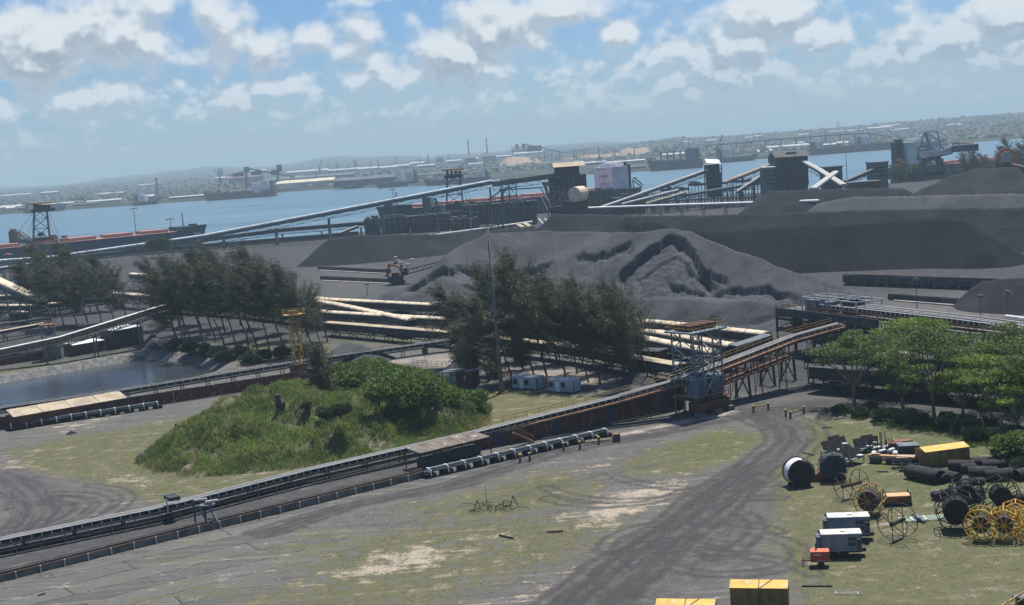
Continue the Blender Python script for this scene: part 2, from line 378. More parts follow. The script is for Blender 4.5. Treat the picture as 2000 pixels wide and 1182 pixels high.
for pts,w,k in (([(1120,1000),(1200,965),(1330,930),(1340,960),(1290,990),(1200,1020),(1120,1030)],2.5,1.0),([(660,1115),(790,1065),(890,1070),(850,1100),(720,1130)],2.5,1.0),
 ([(920,1050),(1000,1040),(1010,1060),(930,1065)],2,.6),([(0,890),(60,900),(50,940),(0,930)],2.5,.7),([(190,930),(300,930),(290,950),(200,945)],1.5,.7),([(80,840),(140,815),(260,800),(200,830),(110,850)],2,.55),
 ([(980,1182),(1080,1130),(1130,1110),(1060,1182)],2,.6),([(1120,910),(1190,890),(1200,905),(1130,925)],2,.6),([(1850,1060),(1990,1050),(1990,1080),(1860,1085)],2.5,.35),([(1700,1020),(1770,1010),(1780,1035),(1700,1040)],2,.5),([(1545,850),(1560,860),(1520,900),(1500,890)],1,.5)):
    sa=np.maximum(sa,k*gmask(pts,w))
A['sand']=sa
A['apron']=np.maximum(np.maximum(gmask([(1190,850),(1300,826),(1420,800),(1500,800),(1450,815),(1330,838),(1240,852)],1.0),gmask([(300,805),(420,785),(600,745),(640,735),(640,748),(500,775),(330,800)],1.2)*.85),
   np.maximum(gmask([(800,700),(880,690),(1240,730),(1240,775),(1050,745),(900,730),(800,715)],3)*.65,gmask([(640,720),(720,700),(1000,680),(860,700),(700,735)],2)*.6))
lot=polyG([(-200,1120),(0,1150),(300,1080),(620,955),(840,905),(900,930),(760,985),(620,1020),(760,1060),(560,1100),(420,1182),(400,1300),(-300,1300)])
A['lot']=sstep(sdist(X,Y,lot),-2,2)
A['coal']=np.clip(sstep(Y,330,380)*(Y<1100)+gmask([(800,560),(1500,620),(1700,640),(2100,660),(2100,800),(1560,770),(1400,770),(1250,720),(900,640)],6),0,1)*(1-.5*gmask([(600,500),(780,520),(760,570),(700,590),(600,580)],8))
A['coal']=np.maximum(A['coal'],.75*gmask([(-60,1095),(300,1010),(600,935),(800,895),(830,915),(640,972),(423,1020),(0,1125),(-60,1140)],1.0))
ROADS=[[(1020,1260),(1150,1150),(1280,1058),(1390,978),(1470,918),(1522,887),(1548,862),(1536,836),(1497,816),(1472,806)],[(1120,1250),(1210,1150),(1320,1060),(1410,985),(1470,930)],
 [(1600,785),(1470,810),(1340,835),(1220,858),(1080,885),(900,945),(700,985),(520,1040)],[(1500,800),(1600,790),(1750,790),(1900,800),(2100,810)],[(1470,960),(1430,1000),(1400,1050),(1440,1100),(1480,1110)],[(0,930),(60,960),(80,1000),(50,1040),(0,1060)],[(1290,1150),(1380,1080),(1450,1010),(1480,950)],[(840,1000),(1050,960),(1180,925),(1330,900)]]
RW=[3.0,3.2,2.6,6.0,3.6,4.5,4.0,1.6]
RK=[1,.85,.8,1,.6,1,.62,.5]
rd=np.zeros(X.shape);ru=np.zeros(X.shape);rv=np.zeros(X.shape)
for i,(ln,w) in enumerate(zip(ROADS,RW)):
    D_,U_,S_=pdist(X,Y,polyG(ln));m_=(1-sstep(D_,w*.5,w*1.6))*RK[i];k=m_>rd;rd=np.where(k,m_,rd);ru=np.where(k,U_+i*300,ru);rv=np.where(k,S_+i*40,rv)
rut=np.zeros(X.shape);rr_=random.Random(44)
nr=(Y<262)&(X>-90)&(X<75);Xn,Yn=X[nr],Y[nr];rn=np.zeros(Xn.shape)
arcs=[((G(cx_,cy_,0).x,G(cx_,cy_,0).y),r_,a0,a1) for cx_,cy_,r_,a0,a1 in ((1330,1090,7,0,200),(1360,1070,11,20,170),(1300,1120,9,30,250),(1420,1080,8,180,400),(1250,1040,14,-60,60),(1200,950,10,200,330),(1240,930,13,190,320),(1480,1010,9,60,200),(20,1010,10,-70,70),(20,1010,13,-60,80),(10,1005,17,-50,60),(30,1010,7,-90,90),(1400,900,16,200,290),(1380,1150,12,10,120))]
lines_=[[(c[0]+r_*math.cos(R(a0+(a1-a0)*k/14)),c[1]+r_*math.sin(R(a0+(a1-a0)*k/14))) for k in range(15)] for c,r_,a0,a1 in arcs]
for k in range(16):
    o_=rr_.uniform(-5,5);ln=[(x+o_*.9+rr_.uniform(-.5,.5),y+rr_.uniform(-1,1)) for x,y in polyG(ROADS[k%4])];lines_.append(ln)
for ln in lines_:
    D_,U_,S_=pdist(Xn,Yn,ln);wb=.35*np.sin(U_*.25+o_);rn=np.maximum(rn,1-sstep(np.abs(np.abs(S_+wb)-.95)+np.where(D_>np.abs(S_)+.3,9,0),.18,.55))
rut[nr]=rn;A['rut']=rut
A['road']=rd;A['road_u']=ru;A['road_v']=rv
A['bank']=(sdist(X,Y,POND)>-.6)*(Y<430)*1.0
A['far']=(Y>1100)*1.0
n0,n1=X.shape
verts=np.stack([X,Y,Z],-1).reshape(-1,3)
idx=np.arange(n0*n1).reshape(n0,n1);q=np.stack([idx[:-1,:-1],idx[:-1,1:],idx[1:,1:],idx[1:,:-1]],-1).reshape(-1,4)
def npmesh(name,verts,q,k=4):
    me=bpy.data.meshes.new(name);me.vertices.add(len(verts));me.vertices.foreach_set('co',np.asarray(verts,dtype=np.float32).ravel())
    me.loops.add(q.size);me.loops.foreach_set('vertex_index',q.astype(np.int32).ravel())
    me.polygons.add(len(q));me.polygons.foreach_set('loop_start',np.arange(0,q.size,k,dtype=np.int32));me.polygons.foreach_set('loop_total',np.full(len(q),k,dtype=np.int32))
    me.update(calc_edges=True);return me
me=npmesh('ground',verts,q);me.polygons.foreach_set('use_smooth',[True]*len(me.polygons))
for k,v in A.items():
    a=me.attributes.new(k,'FLOAT','POINT');a.data.foreach_set('value',np.asarray(v,dtype=np.float32).ravel())
go_=bpy.data.objects.new('ground',me);COL.objects.link(go_);go_['kind']='structure';go_['label']='coal-dusted yard and land of grass, dirt and tracks'
# ground material
m,t,b=base('ground');b.inputs['Specular IOR Level'].default_value=.12;b.inputs['Roughness'].default_value=.95
def att(n):
    a=nn(t,'ShaderNodeAttribute',attribute_name=n);return a.outputs['Fac']
tc=nn(t,'ShaderNodeTexCoord');ob=tc.outputs['Object']
big=noise(t,ob,.06,5,.6);mid=noise(t,ob,.35,5,.62);fine=noise(t,ob,2.2,4,.65);vf=noise(t,ob,7,2,.6)
mp=nn(t,'ShaderNodeMapping');t.links.new(ob,mp.inputs[0]);mp.inputs['Rotation'].default_value=(0,0,-R(34));mp.inputs['Scale'].default_value=(.045,.9,1)
stk=noise(t,mp.outputs[0],1.0,5,.6)
dirt=mixc(t,ramp(t,mid,.35,.65),(.132,.127,.118),(.086,.083,.080))
dirt=mixc(t,ramp(t,stk,.5,.66),dirt,(.16,.152,.145))
dirt=mixc(t,ramp(t,fine,.54,.70),dirt,(.19,.175,.155));dirt=mixc(t,ramp(t,vf,.53,.66),dirt,(.06,.058,.055))
grass=mixc(t,ramp(t,mid,.4,.62),(.098,.106,.046),(.125,.118,.064))
grass=mixc(t,mth(t,'MULTIPLY',att('green'),.75),grass,(.075,.105,.028))
grass=mixc(t,ramp(t,fine,.5,.7),grass,(.058,.066,.03))
grass=mixc(t,ramp(t,vf,.55,.75),grass,(.19,.175,.11))
grass=mixc(t,mth(t,'MULTIPLY',ramp(t,noise(t,ob,1.1,4,.7),.5,.64),.55),grass,(.160,.145,.10));grass=mixc(t,mth(t,'MULTIPLY',ramp(t,noise(t,ob,.8,4,.7),.56,.66),.5),grass,(.055,.062,.034))
dry=ramp(t,mth(t,'MULTIPLY_ADD',stk,.6,mth(t,'MULTIPLY',mid,.4)),.52,.62);grass=mixc(t,mth(t,'MULTIPLY',dry,.4),grass,(.165,.148,.11))
sand=mixc(t,ramp(t,fine,.4,.6),(.44,.37,.29),(.28,.24,.19))
coalc=mixc(t,ramp(t,mid,.4,.62),(.035,.036,.04),(.065,.065,.07))
conc=mixc(t,ramp(t,mid,.42,.6),(.36,.31,.265),(.20,.18,.16))
# lot slabs: joints along the conveyor direction
mp2=nn(t,'ShaderNodeMapping');t.links.new(ob,mp2.inputs[0]);mp2.inputs['Rotation'].default_value=(0,0,-R(33))
br=nn(t,'ShaderNodeTexBrick',offset=.37);br.inputs['Scale'].default_value=1;br.inputs['Brick Width'].default_value=23;br.inputs['Row Height'].default_value=4.3;br.inputs['Mortar Size'].default_value=.22;br.inputs['Mortar Smooth'].default_value=.8;br.inputs['Color1'].default_value=(.082,.081,.080,1);br.inputs['Color2'].default_value=(.148,.145,.140,1);br.inputs['Mortar'].default_value=(.035,.036,.033,1)
wv=nn(t,'ShaderNodeVectorMath',operation='ADD');t.links.new(mp2.outputs[0],wv.inputs[0]);nzc=nn(t,'ShaderNodeTexNoise');nzc.inputs['Scale'].default_value=.25;t.links.new(ob,nzc.inputs['Vector']);t.links.new(nzc.outputs['Color'],wv.inputs[1]);t.links.new(wv.outputs[0],br.inputs['Vector'])
lotc=mixc(t,ramp(t,mth(t,'MULTIPLY_ADD',big,.5,mth(t,'MULTIPLY',stk,.5)),.49,.57),br.outputs['Color'],grass)
lotc=mixc(t,mth(t,'MULTIPLY',ramp(t,stk,.5,.64),.7),lotc,(.15,.146,.14))
lotc=mixc(t,mth(t,'MULTIPLY',ramp(t,fine,.5,.68),.7),lotc,(.07,.069,.067));lotc=mixc(t,mth(t,'MULTIPLY',ramp(t,vf,.55,.66),.8),lotc,(.19,.18,.16))
col=dirt
def over(col,f,c,br_=.5,lo=.25,hi=.6):
    g=mth(t,'MULTIPLY_ADD',f,.84,mth(t,'MULTIPLY_ADD',mid,br_,-br_*.5));g=mth(t,'ADD',g,mth(t,'MULTIPLY_ADD',fine,br_*.7,-br_*.35));g=mth(t,'ADD',g,mth(t,'MULTIPLY_ADD',stk,br_*.5,-br_*.25))
    return mixc(t,ramp(t,g,lo,hi),col,c)
col=mixc(t,att('lot'),col,lotc)
col=over(col,att('grass'),grass,2.0,.18,.68)
col=over(col,att('sand'),sand,3.0,.32,.85)
col=mixc(t,mth(t,'MULTIPLY',att('coal'),.9),col,coalc)
col=over(col,att('apron'),conc,1.2,.3,.6)
# tyre-tracked road
cb=nn(t,'ShaderNodeCombineXYZ');t.links.new(mth(t,'MULTIPLY',att('road_u'),.07),cb.inputs[0]);t.links.new(mth(t,'MULTIPLY_ADD',mid,1.6,mth(t,'MULTIPLY',att('road_v'),.85)),cb.inputs[1])
tr=noise(t,cb.outputs[0],1.0,4,.65);roadc=mixc(t,ramp(t,tr,.4,.6),(.055,.054,.054),(.100,.097,.093))
roadc=mixc(t,ramp(t,fine,.56,.72),roadc,(.19,.18,.165));roadc=mixc(t,ramp(t,vf,.52,.66),roadc,(.075,.073,.072))
col=over(col,att('road'),roadc,1.5,.25,.75)
# turning tracks: thin wandering dark lines near the road
vo=nn(t,'ShaderNodeTexVoronoi',feature='DISTANCE_TO_EDGE');vo.inputs['Scale'].default_value=.09;nv=nn(t,'ShaderNodeTexNoise');nv.inputs['Scale'].default_value=.07;nv.inputs['Detail'].default_value=1.5;t.links.new(ob,nv.inputs['Vector'])
av=nn(t,'ShaderNodeVectorMath',operation='MULTIPLY_ADD');t.links.new(nv.outputs['Color'],av.inputs[0]);av.inputs[1].default_value=(22,22,0);t.links.new(ob,av.inputs[2]);t.links.new(av.outputs[0],vo.inputs['Vector'])
ln=mth(t,'SUBTRACT',1,ramp(t,vo.outputs['Distance'],.0,.035));col=mixc(t,mth(t,'MULTIPLY',mth(t,'MULTIPLY',ln,att('road')),.45),col,(.05,.05,.054))
col=mixc(t,mth(t,'MULTIPLY',att('rut'),mth(t,'MULTIPLY_ADD',mid,1.4,.05,True)),col,(.052,.050,.049))
bankc=mixc(t,ramp(t,noise(t,ob,1.1,3,.6),.4,.6),(.20,.195,.185),(.10,.10,.098));col=mixc(t,mth(t,'MULTIPLY',att('bank'),.9),col,bankc)
# far land: bush, fields and pale ground
fn=noise(t,ob,.004,6,.62);f2=noise(t,ob,.0015,4,.6);mp3=nn(t,'ShaderNodeMapping');t.links.new(ob,mp3.inputs[0]);mp3.inputs['Scale'].default_value=(.0022,.009,1);f3=noise(t,mp3.outputs[0],1,4,.65)
farc=mixc(t,ramp(t,fn,.42,.6),(.028,.038,.028),(.066,.070,.055));farc=mixc(t,ramp(t,f3,.58,.72),farc,(.16,.145,.12));farc=mixc(t,ramp(t,f2,.5,.62),farc,(.05,.062,.035))
col=mixc(t,att('far'),col,farc)
t.links.new(col,b.inputs['Base Color'])
bp=nn(t,'ShaderNodeBump');bp.inputs['Strength'].default_value=.5;bp.inputs['Distance'].default_value=.12;t.links.new(mth(t,'ADD',fine,mth(t,'MULTIPLY',vf,.5)),bp.inputs['Height']);t.links.new(bp.outputs[0],b.inputs['Normal'])
me.materials.append(m)
# harbour water
wm,t,b=base('water');b.inputs['Base Color'].default_value=(.05,.14,.18,1);b.inputs['Roughness'].default_value=.32;b.inputs['IOR'].default_value=1.33
tc=nn(t,'ShaderNodeTexCoord');mp=nn(t,'ShaderNodeMapping');t.links.new(tc.outputs['Object'],mp.inputs[0]);mp.inputs['Scale'].default_value=(.002,.012,1);wn=noise(t,mp.outputs[0],1,4,.6)
wn2=noise(t,tc.outputs['Object'],.12,4,.7)
t.links.new(mixc(t,ramp(t,wn,.35,.65),mixc(t,ramp(t,wn2,.4,.62),(.080,.155,.195),(.062,.128,.168)),(.115,.20,.24)),b.inputs['Base Color'])
bp=nn(t,'ShaderNodeBump');bp.inputs['Strength'].default_value=.9;bp.inputs['Distance'].default_value=1.0;t.links.new(noise(t,tc.outputs['Object'],.25,5,.6),bp.inputs['Height']);t.links.new(bp.outputs[0],b.inputs['Normal'])
wa=MB();wa.add([(-3600,835,-3),(3600,835,-3),(3600,3300,-3),(-3600,3300,-3)],[(0,1,2,3)]);w_=wa.build('harbour_water',wm,kind='structure');w_['label']='turquoise harbour water between the coal quay and the far shore'
pm_,t,b=base('pond water');b.inputs['Base Color'].default_value=(.035,.045,.06,1);b.inputs['Roughness'].default_value=.12
tc=nn(t,'ShaderNodeTexCoord');bp=nn(t,'ShaderNodeBump');bp.inputs['Strength'].default_value=.5;bp.inputs['Distance'].default_value=.08;t.links.new(noise(t,tc.outputs['Object'],1.8,4,.6),bp.inputs['Height']);t.links.new(bp.outputs[0],b.inputs['Normal'])
wa=MB();c=POND.mean(0);wa.add([(x,y,-1.9) for x,y in POND],[tuple(range(len(POND)))]);w_=wa.build('pond_water',pm_,kind='structure');w_['label']='blue-grey water of the settling pond'
# ---------- coal stockpiles
def seg_d(X,Y,a,b):
    ex,ey=b[0]-a[0],b[1]-a[1];t_=np.clip(((X-a[0])*ex+(Y-a[1])*ey)/(ex*ex+ey*ey+1e-9),0,1)
    return np.hypot(X-a[0]-t_*ex,Y-a[1]-t_*ey),a[2]+(b[2]-a[2])*t_
def hnear(x,y): return float(height(np.array([[float(x)]]),np.array([[float(y)]]))[0,0])
def pile(name,label,crest,mt,res,slope=.72,rough=.5,cuts=(),cat='coal pile',group=None,seed=0,zb=0,lines=(),topflat=None,grooves=.5,name2=None):
    "crest: [(px,py,dist)] pixels of the ridge at a distance; slopes at the angle of repose"
    C=[]
    for (px,py,D) in crest: p=P(px,py,D);C.append((p.x,p.y,max(p.z-zb,.5)))
    ex=max(c[2] for c in C)/slope+2
    x0,x1=min(c[0] for c in C)-ex,max(c[0] for c in C)+ex;y0,y1=min(c[1] for c in C)-ex,max(c[1] for c in C)+ex
    nx,ny=int((x1-x0)/res)+1,int((y1-y0)/res)+1
    XX,YY=np.meshgrid(np.linspace(x0,x1,nx),np.linspace(y0,y1,ny));H=np.full(XX.shape,-99.)
    wx=XX+2.5*(vnoise(XX*.12,YY*.12,seed+3)-.5);wy=YY+2.5*(vnoise(XX*.12,YY*.12,seed+4)-.5)
    for i in range(len(C)-1 if len(C)>1 else 1):
        d,z=seg_d(wx,wy,C[i],C[min(i+1,len(C)-1)]);H=np.maximum(H,z-d*slope)
    if topflat: H=np.where(H>topflat,topflat+(H-topflat)*.25,H)
    H=H+rough*(fbm(XX*.22,YY*.22,4,seed)-.5)*sstep(H,0,3)+grooves*.35*(vnoise(XX*.9,YY*.12,seed+8)-.5)*sstep(H,0,3)
    for (px,py,D,r,dep) in cuts:   # reclaimed bites: a scoop out of the toe leaves a steep ragged scarp
        c=P(px,py,D);rr=np.hypot(XX-c.x,(YY-c.y)*.8)+6*(fbm(XX*.13,YY*.13,3,seed+20)-.5)*2+1.2*(fbm(XX*.7,YY*.7,2,seed+21)-.5)
        H=np.where(rr<r,np.minimum(H,H-dep*.8*sstep(r-rr,0,1.1)*(1-.75*np.clip((r-rr)/(r*.9),0,1))+.35*(fbm(XX*.5,YY*.5,3,seed+30)-.5)),H)
    for (lp,dep,LL,na) in lines:   # dug faces: a ragged scarp line with the ground let down in front of it
        lx=[];ly=[]
        for (px,D) in lp: q_=P(px,500,D);lx.append(q_.x);ly.append(q_.y)
        yl=np.interp(XX,lx,ly)+na*2*(fbm(XX*.11,XX*0+YY*.05+seed,3,seed+40)-.5)+2.3*(fbm(XX*.33,YY*.33,4,seed+41)-.5)*2
        f=(XX-lx[0])/(lx[-1]-lx[0]);tp=sstep(f,0,.12)*(1-sstep(f,.88,1));d=yl-YY
        lump=.75+.5*vnoise(XX*.2,YY*.2,seed+42)
        H=H-dep*tp*lump*sstep(d,0,.9)*np.exp(-np.maximum(d,0)/LL)*sstep(H,0,2)+tp*sstep(d,.5,2)*np.exp(-np.maximum(d,0)/(LL*2.5))*(1.5*(fbm(XX*.35,YY*.35,4,seed+43)-.47)+.6*(vnoise(XX*1.1,YY*1.1,seed+44)-.5))
    keep=H>-.4;H=np.maximum(H,-.4)
    v=np.stack([XX,YY,H+zb],-1).reshape(-1,3);id_=np.arange(nx*ny).reshape(ny,nx)
    q=np.stack([id_[:-1,:-1],id_[:-1,1:],id_[1:,1:],id_[1:,:-1]],-1).reshape(-1,4)
    kk=keep.ravel();q=q[kk[q].any(1)];used=np.unique(q);rem=np.full(nx*ny,-1);rem[used]=np.arange(len(used))
    v=v[used];c0=np.array([v[:,0].mean(),v[:,1].mean(),zb]);me=npmesh(name,v-c0,rem[q]);me.polygons.foreach_set('use_smooth',[True]*len(me.polygons));me.materials.append(mt)
    o=bpy.data.objects.new(name,me);COL.objects.link(o);o.location=c0;return tag(o,label,cat,group)
def coalmat(name,c1,c2,c3,sc=.08):
    m=mat(name,c1,c2,sc,.4,.62,.9,0,1.0,2.6,c3=c3,sc3=3.2);return m
cA=coalmat('coal grey',(.088,.092,.099),(.064,.067,.074),(.122,.123,.126));cB=coalmat('coal dark',(.007,.009,.013),(.012,.014,.018),(.005,.006,.009));cC=coalmat('coal mid',(.016,.018,.024),(.026,.028,.034),(.012,.013,.018));cD=coalmat('coal brown grey',(.024,.025,.030),(.034,.035,.040),(.018,.019,.024))
pile('coal_pile','dark coal pile with smooth flank behind the bucket wheel reclaimer',[(640,470,640),(700,459,640),(860,456,655),(960,449,670),(1040,440,680)],cC,1.2,seed=1)
pile('coal_pile','large pale grey coal pile with ragged dug face behind the tall light mast',[(870,498,405),(905,478,415),(950,455,425),(1060,451,425),(1180,453,415),(1260,453,405),(1310,444,398),(1345,452,392),(1390,470,384),(1450,492,374),(1520,520,362),(1600,545,352),(1660,566,345)],cA,.38,rough=.8,seed=2,
 lines=(([(772,405),(880,402),(960,411),(1095,412)],2.2,5,3.0),([(1118,410),(1180,406),(1242,403)],2.0,4,3.0),([(1195,394),(1250,396),(1305,398.5),(1340,391),(1375,377),(1408,367)],3.6,12,2.4),([(1235,388),(1300,388),(1350,382)],1.6,4,3.0),([(1285,380),(1380,370),(1450,362),(1565,349)],2.2,4,3.5),([(1330,383),(1385,376),(1420,369)],2.0,4,2.5)))
pile('coal_pile','low dug coal bench of broken scarps at the foot of the pale pile',[(1270,575,352),(1340,571,346),(1420,572,336),(1500,580,326),(1540,583,318)],cA,.5,slope=.9,rough=1.2,seed=5,topflat=5.5,
 lines=(([(1265,345),(1400,330),(1545,314)],1.8,3,2.0),([(1280,340),(1400,325),(1500,313)],1.6,3,2.0),([(1300,334),(1400,320),(1480,310)],1.0,3,1.5)))
pile('coal_pile','low coal toe with a dark scarp left of the big pale pile',[(770,560,425),(850,550,412),(930,545,398),(1000,550,385)],cA,.7,slope=.6,rough=.8,seed=6,lines=(([(760,412),(850,402),(960,392)],1.6,4,2.0),([(780,400),(900,390),(1000,380)],1.2,4,2.0)))
pile('coal_pile','smooth blackish coal pile with broad flat face above the railway wagons',[(1395,452,470),(1480,445,462),(1600,440,455),(1740,432,448),(1850,424,440),(1885,432,434),(1920,455,425)],cB,.9,rough=.4,seed=7)
pile('coal_pile','long dark coal ridge in front of the straight white conveyor',[(1085,416,640),(1160,418,620),(1240,421,600),(1400,419,570),(1600,412,540),(1800,407,515),(2060,403,490)],cC,1.2,rough=.6,seed=8,lines=(([(1200,604),(1300,582),(1420,552),(1500,540)],3.0,14,4.0),))
pile('coal_pile','pale grey coal ridge over the end of the straight white conveyor',[(1600,395,610),(1660,384,600),(1800,381,585),(1940,378,570),(2080,376,560)],cA,1.4,rough=.6,seed=9)
pile('coal_pile','thin dark coal ridge below the crossed conveyors',[(1500,372,760),(1600,369,745),(1700,366,730),(1760,366,720)],cC,1.6,seed=10,rough=.5)
pile('coal_pile','brown grey coal hill below the white shiploader',[(1800,368,700),(1850,345,700),(1900,330,700),(1960,326,695),(2080,322,690)],cD,1.6,rough=.5,seed=11,slope=.6)
pile('coal_pile','pale coal slope past the end of the blackish pile',[(1960,440,470),(2010,436,462),(2080,432,455)],cC,1.1,rough=.5,seed=12)
pile('coal_pile','small dark coal pile behind the platform at the photo edge',[(1930,548,330),(1960,545,325),(2030,540,318),(2090,540,312)],cD,.6,rough=.4,seed=13)
pile('coal_pile','low pale coal strip along the foot of the blackish pile',[(1560,555,402),(1640,553,398),(1760,552,390),(1820,556,386)],cA,.9,rough=.5,seed=14,slope=.5)
pile('dirt_pile','small grey gravel pile on the apron behind the yellow-railed pit',[(893,700,285)],cA,.35,seed=15,rough=.3,cat='gravel pile')
pile('dirt_pile','dark heap of coal fines beside the tree trunks near the lattice tower',[(1240,722,262),(1262,728,258)],cA,.4,seed=16,rough=.6,cat='dirt pile')
pile('dirt_pile','low coal heap at the edge of the green mound',[(470,772,258),(510,769,256),(535,776,252)],cA,.35,seed=17,rough=.5,slope=.5,cat='dirt pile')
pile('dirt_pile','grey gravel heap under the raised conveyor by the pond',[(300,652,372)],cA,.4,seed=18,rough=.3,cat='gravel pile')
pile('dirt_pile','small black coal heap at the foot of a leaning acacia',[(1765,777,238)],cB,.3,seed=19,rough=.3,cat='dirt pile')
pile('dirt_pile','tiny dark dirt heap on the grass left of the mound',[(137,841,250)],cC,.2,seed=20,rough=.2,slope=.5,cat='dirt pile')
pile('dirt_pile','dusty gravel heap beside the left row of tree trunks',[(675,668,320),(700,672,316)],cA,.4,seed=21,rough=.4,slope=.5,cat='gravel pile')
def stations(pts,step,off=0.0):
    pts=[V3(p) for p in pts];out=[];d=off
    for a,b in zip(pts[:-1],pts[1:]):
        L=(b-a).length
        while d<=L: out.append((a+(b-a)*(d/L),(b-a).normalized()));d+=step
        d-=L
    return out
def place(parent,name,me,loc,rz=0,rest=None):
    o=bpy.data.objects.new(name,me);COL.objects.link(o);o.parent=parent;o.location=V3(loc)-worldloc(parent);o.rotation_euler=(0,rest or 0,rz);return o
def meshof(mb,name,m):
    me=bpy.data.meshes.new(name);me.from_pydata(mb.v,[],mb.f);me.materials.append(m);return me
def off(pts,side,up):
    o=[]
    for i,p in enumerate(pts):
        d=V3(pts[min(i+1,len(pts)-1)])-V3(pts[max(i-1,0)]);a=V3((d.y,-d.x,0)).normalized();o.append(V3(p)+a*side+V3((0,0,up)))
    return o
def rect(w,h,z=0): return [(-w/2,z),(w/2,z),(w/2,z+h),(-w/2,z+h)]
def handrail(mb,pts,h=1.1,step=2.5,t=.07):
    for a,b in zip(pts[:-1],pts[1:]):
        for k in (h,h*.55): mb.beam(V3(a)+V3((0,0,k)),V3(b)+V3((0,0,k)),t)
    for p,d in stations(pts,step): mb.beam(p,p+V3((0,0,h)),t)
def gz(p): return V3((p[0],p[1],0.0))
def trestle_mb(p,d,top,w,t=.35,splay=.35,rungs=True,base=0.0):
    "a braced bent under a gallery, across direction d"
    mb=MB();a=V3((d.y,-d.x,0)).normalized();H=top-base
    tl,tr=V3((p.x,p.y,top))-a*w/2,V3((p.x,p.y,top))+a*w/2
    e=w/2*(1+splay*min(H/12,1.6))
    bl,br_=V3((p.x,p.y,base))-a*e,V3((p.x,p.y,base))+a*e
    mb.beam(bl,tl,t);mb.beam(br_,tr,t);n=max(1,int(H/4.5))
    for k in range(n):
        f,g=k/n,(k+1)/n;mb.beam(bl.lerp(tl,f),br_.lerp(tr,g),t*.5);mb.beam(br_.lerp(tr,f),bl.lerp(tl,g),t*.5);mb.beam(bl.lerp(tl,g),br_.lerp(tr,g),t*.55)
    return mb
def gallery(name,label,cat,pts,w,h,roof='flat',mroof=None,mwall=None,mleg=None,legstep=18,truss=True,double=1.6,rail=None,group=None,deckz=0,legt=.35,tr_step=3.0,wallfrac=1.0,legoff=4,eave=.25,wallh=None):
    "covered conveyor gallery: deck line pts (bottom of the gallery), w wide, h high"
    mroof=mroof or M['palet'];mwall=mwall or M['drk'];mleg=mleg or M['gsteel'];pts=[V3(p) for p in pts]
    t=thing(name,label,cat,gz(pts[0]),0,group)
    if roof=='flat': pr=[(-w/2-eave,h-.1),(w/2+eave,h-.1),(w/2+eave,h+.05),(0,h+.22),(-w/2-eave,h+.05)]
    elif roof=='arc': pr=[(-w/2*math.cos(a)-0,h-.02+h*0+(w*.25)*math.sin(a)) for a in [math.pi*k/8 for k in range(9)]]
    elif roof=='low': pr=[(-w/2-.2,h-.75),(-w/2-.15,h)]+[(-w/2*math.cos(a),h+w*.14*math.sin(a)) for a in [math.pi*k/6 for k in range(1,6)]]+[(w/2+.15,h),(w/2+.2,h-.75)]
    else: pr=rect(w,.12,h)
    # sheet joints: roof as short bays
    rb=MB();rb.sweep(pts,pr);rb.build('roof',mroof,t)
    wb=MB();hh=wallh or h*wallfrac
    for sx in (-1,1): wb.sweep(off(pts,sx*w/2,0),[(-.05,h-hh),(.05,h-hh),(.05,h-.12),(-.05,h-.12)])
    wb.sweep(pts,rect(w-.2,.25,.0));wb.build('wall',mwall,t)
    if truss:
        tb=MB()
        for sx in (-1,1):
            q=off(pts,sx*(w/2+.08),0)
            for a,b in zip(q[:-1],q[1:]): 
                tb.beam(a,b,.22);tb.beam(a+V3((0,0,-double)),b+V3((0,0,-double)),.2)
            st=stations(q,tr_step)
            for k in range(len(st)-1):
                p0,p1=st[k][0],st[k+1][0];tb.beam(p0,p0+V3((0,0,-double)),.14)
                tb.beam(*((p0,p1+V3((0,0,-double))) if k%2 else (p0+V3((0,0,-double)),p1)),.14)
        tb.build('truss',mleg,t)
    if rail:
        rb=MB()
        for sx in rail:
            q=off(pts,sx*(w/2+.75),.2);handrail(rb,q,1.1,3.0)
            rb.sweep(off(pts,sx*(w/2+.45),.12),rect(.75,.08))
        rb.build('walkway_rail',mleg,t)
    for p,d in stations(pts,legstep,legoff):
        b0=0.0
        if p.z-double*truss-b0>1.0: trestle_mb(p,d,p.z-(double if truss else 0),w*.95,legt,base=b0).build('trestle',mleg,t)
    return t
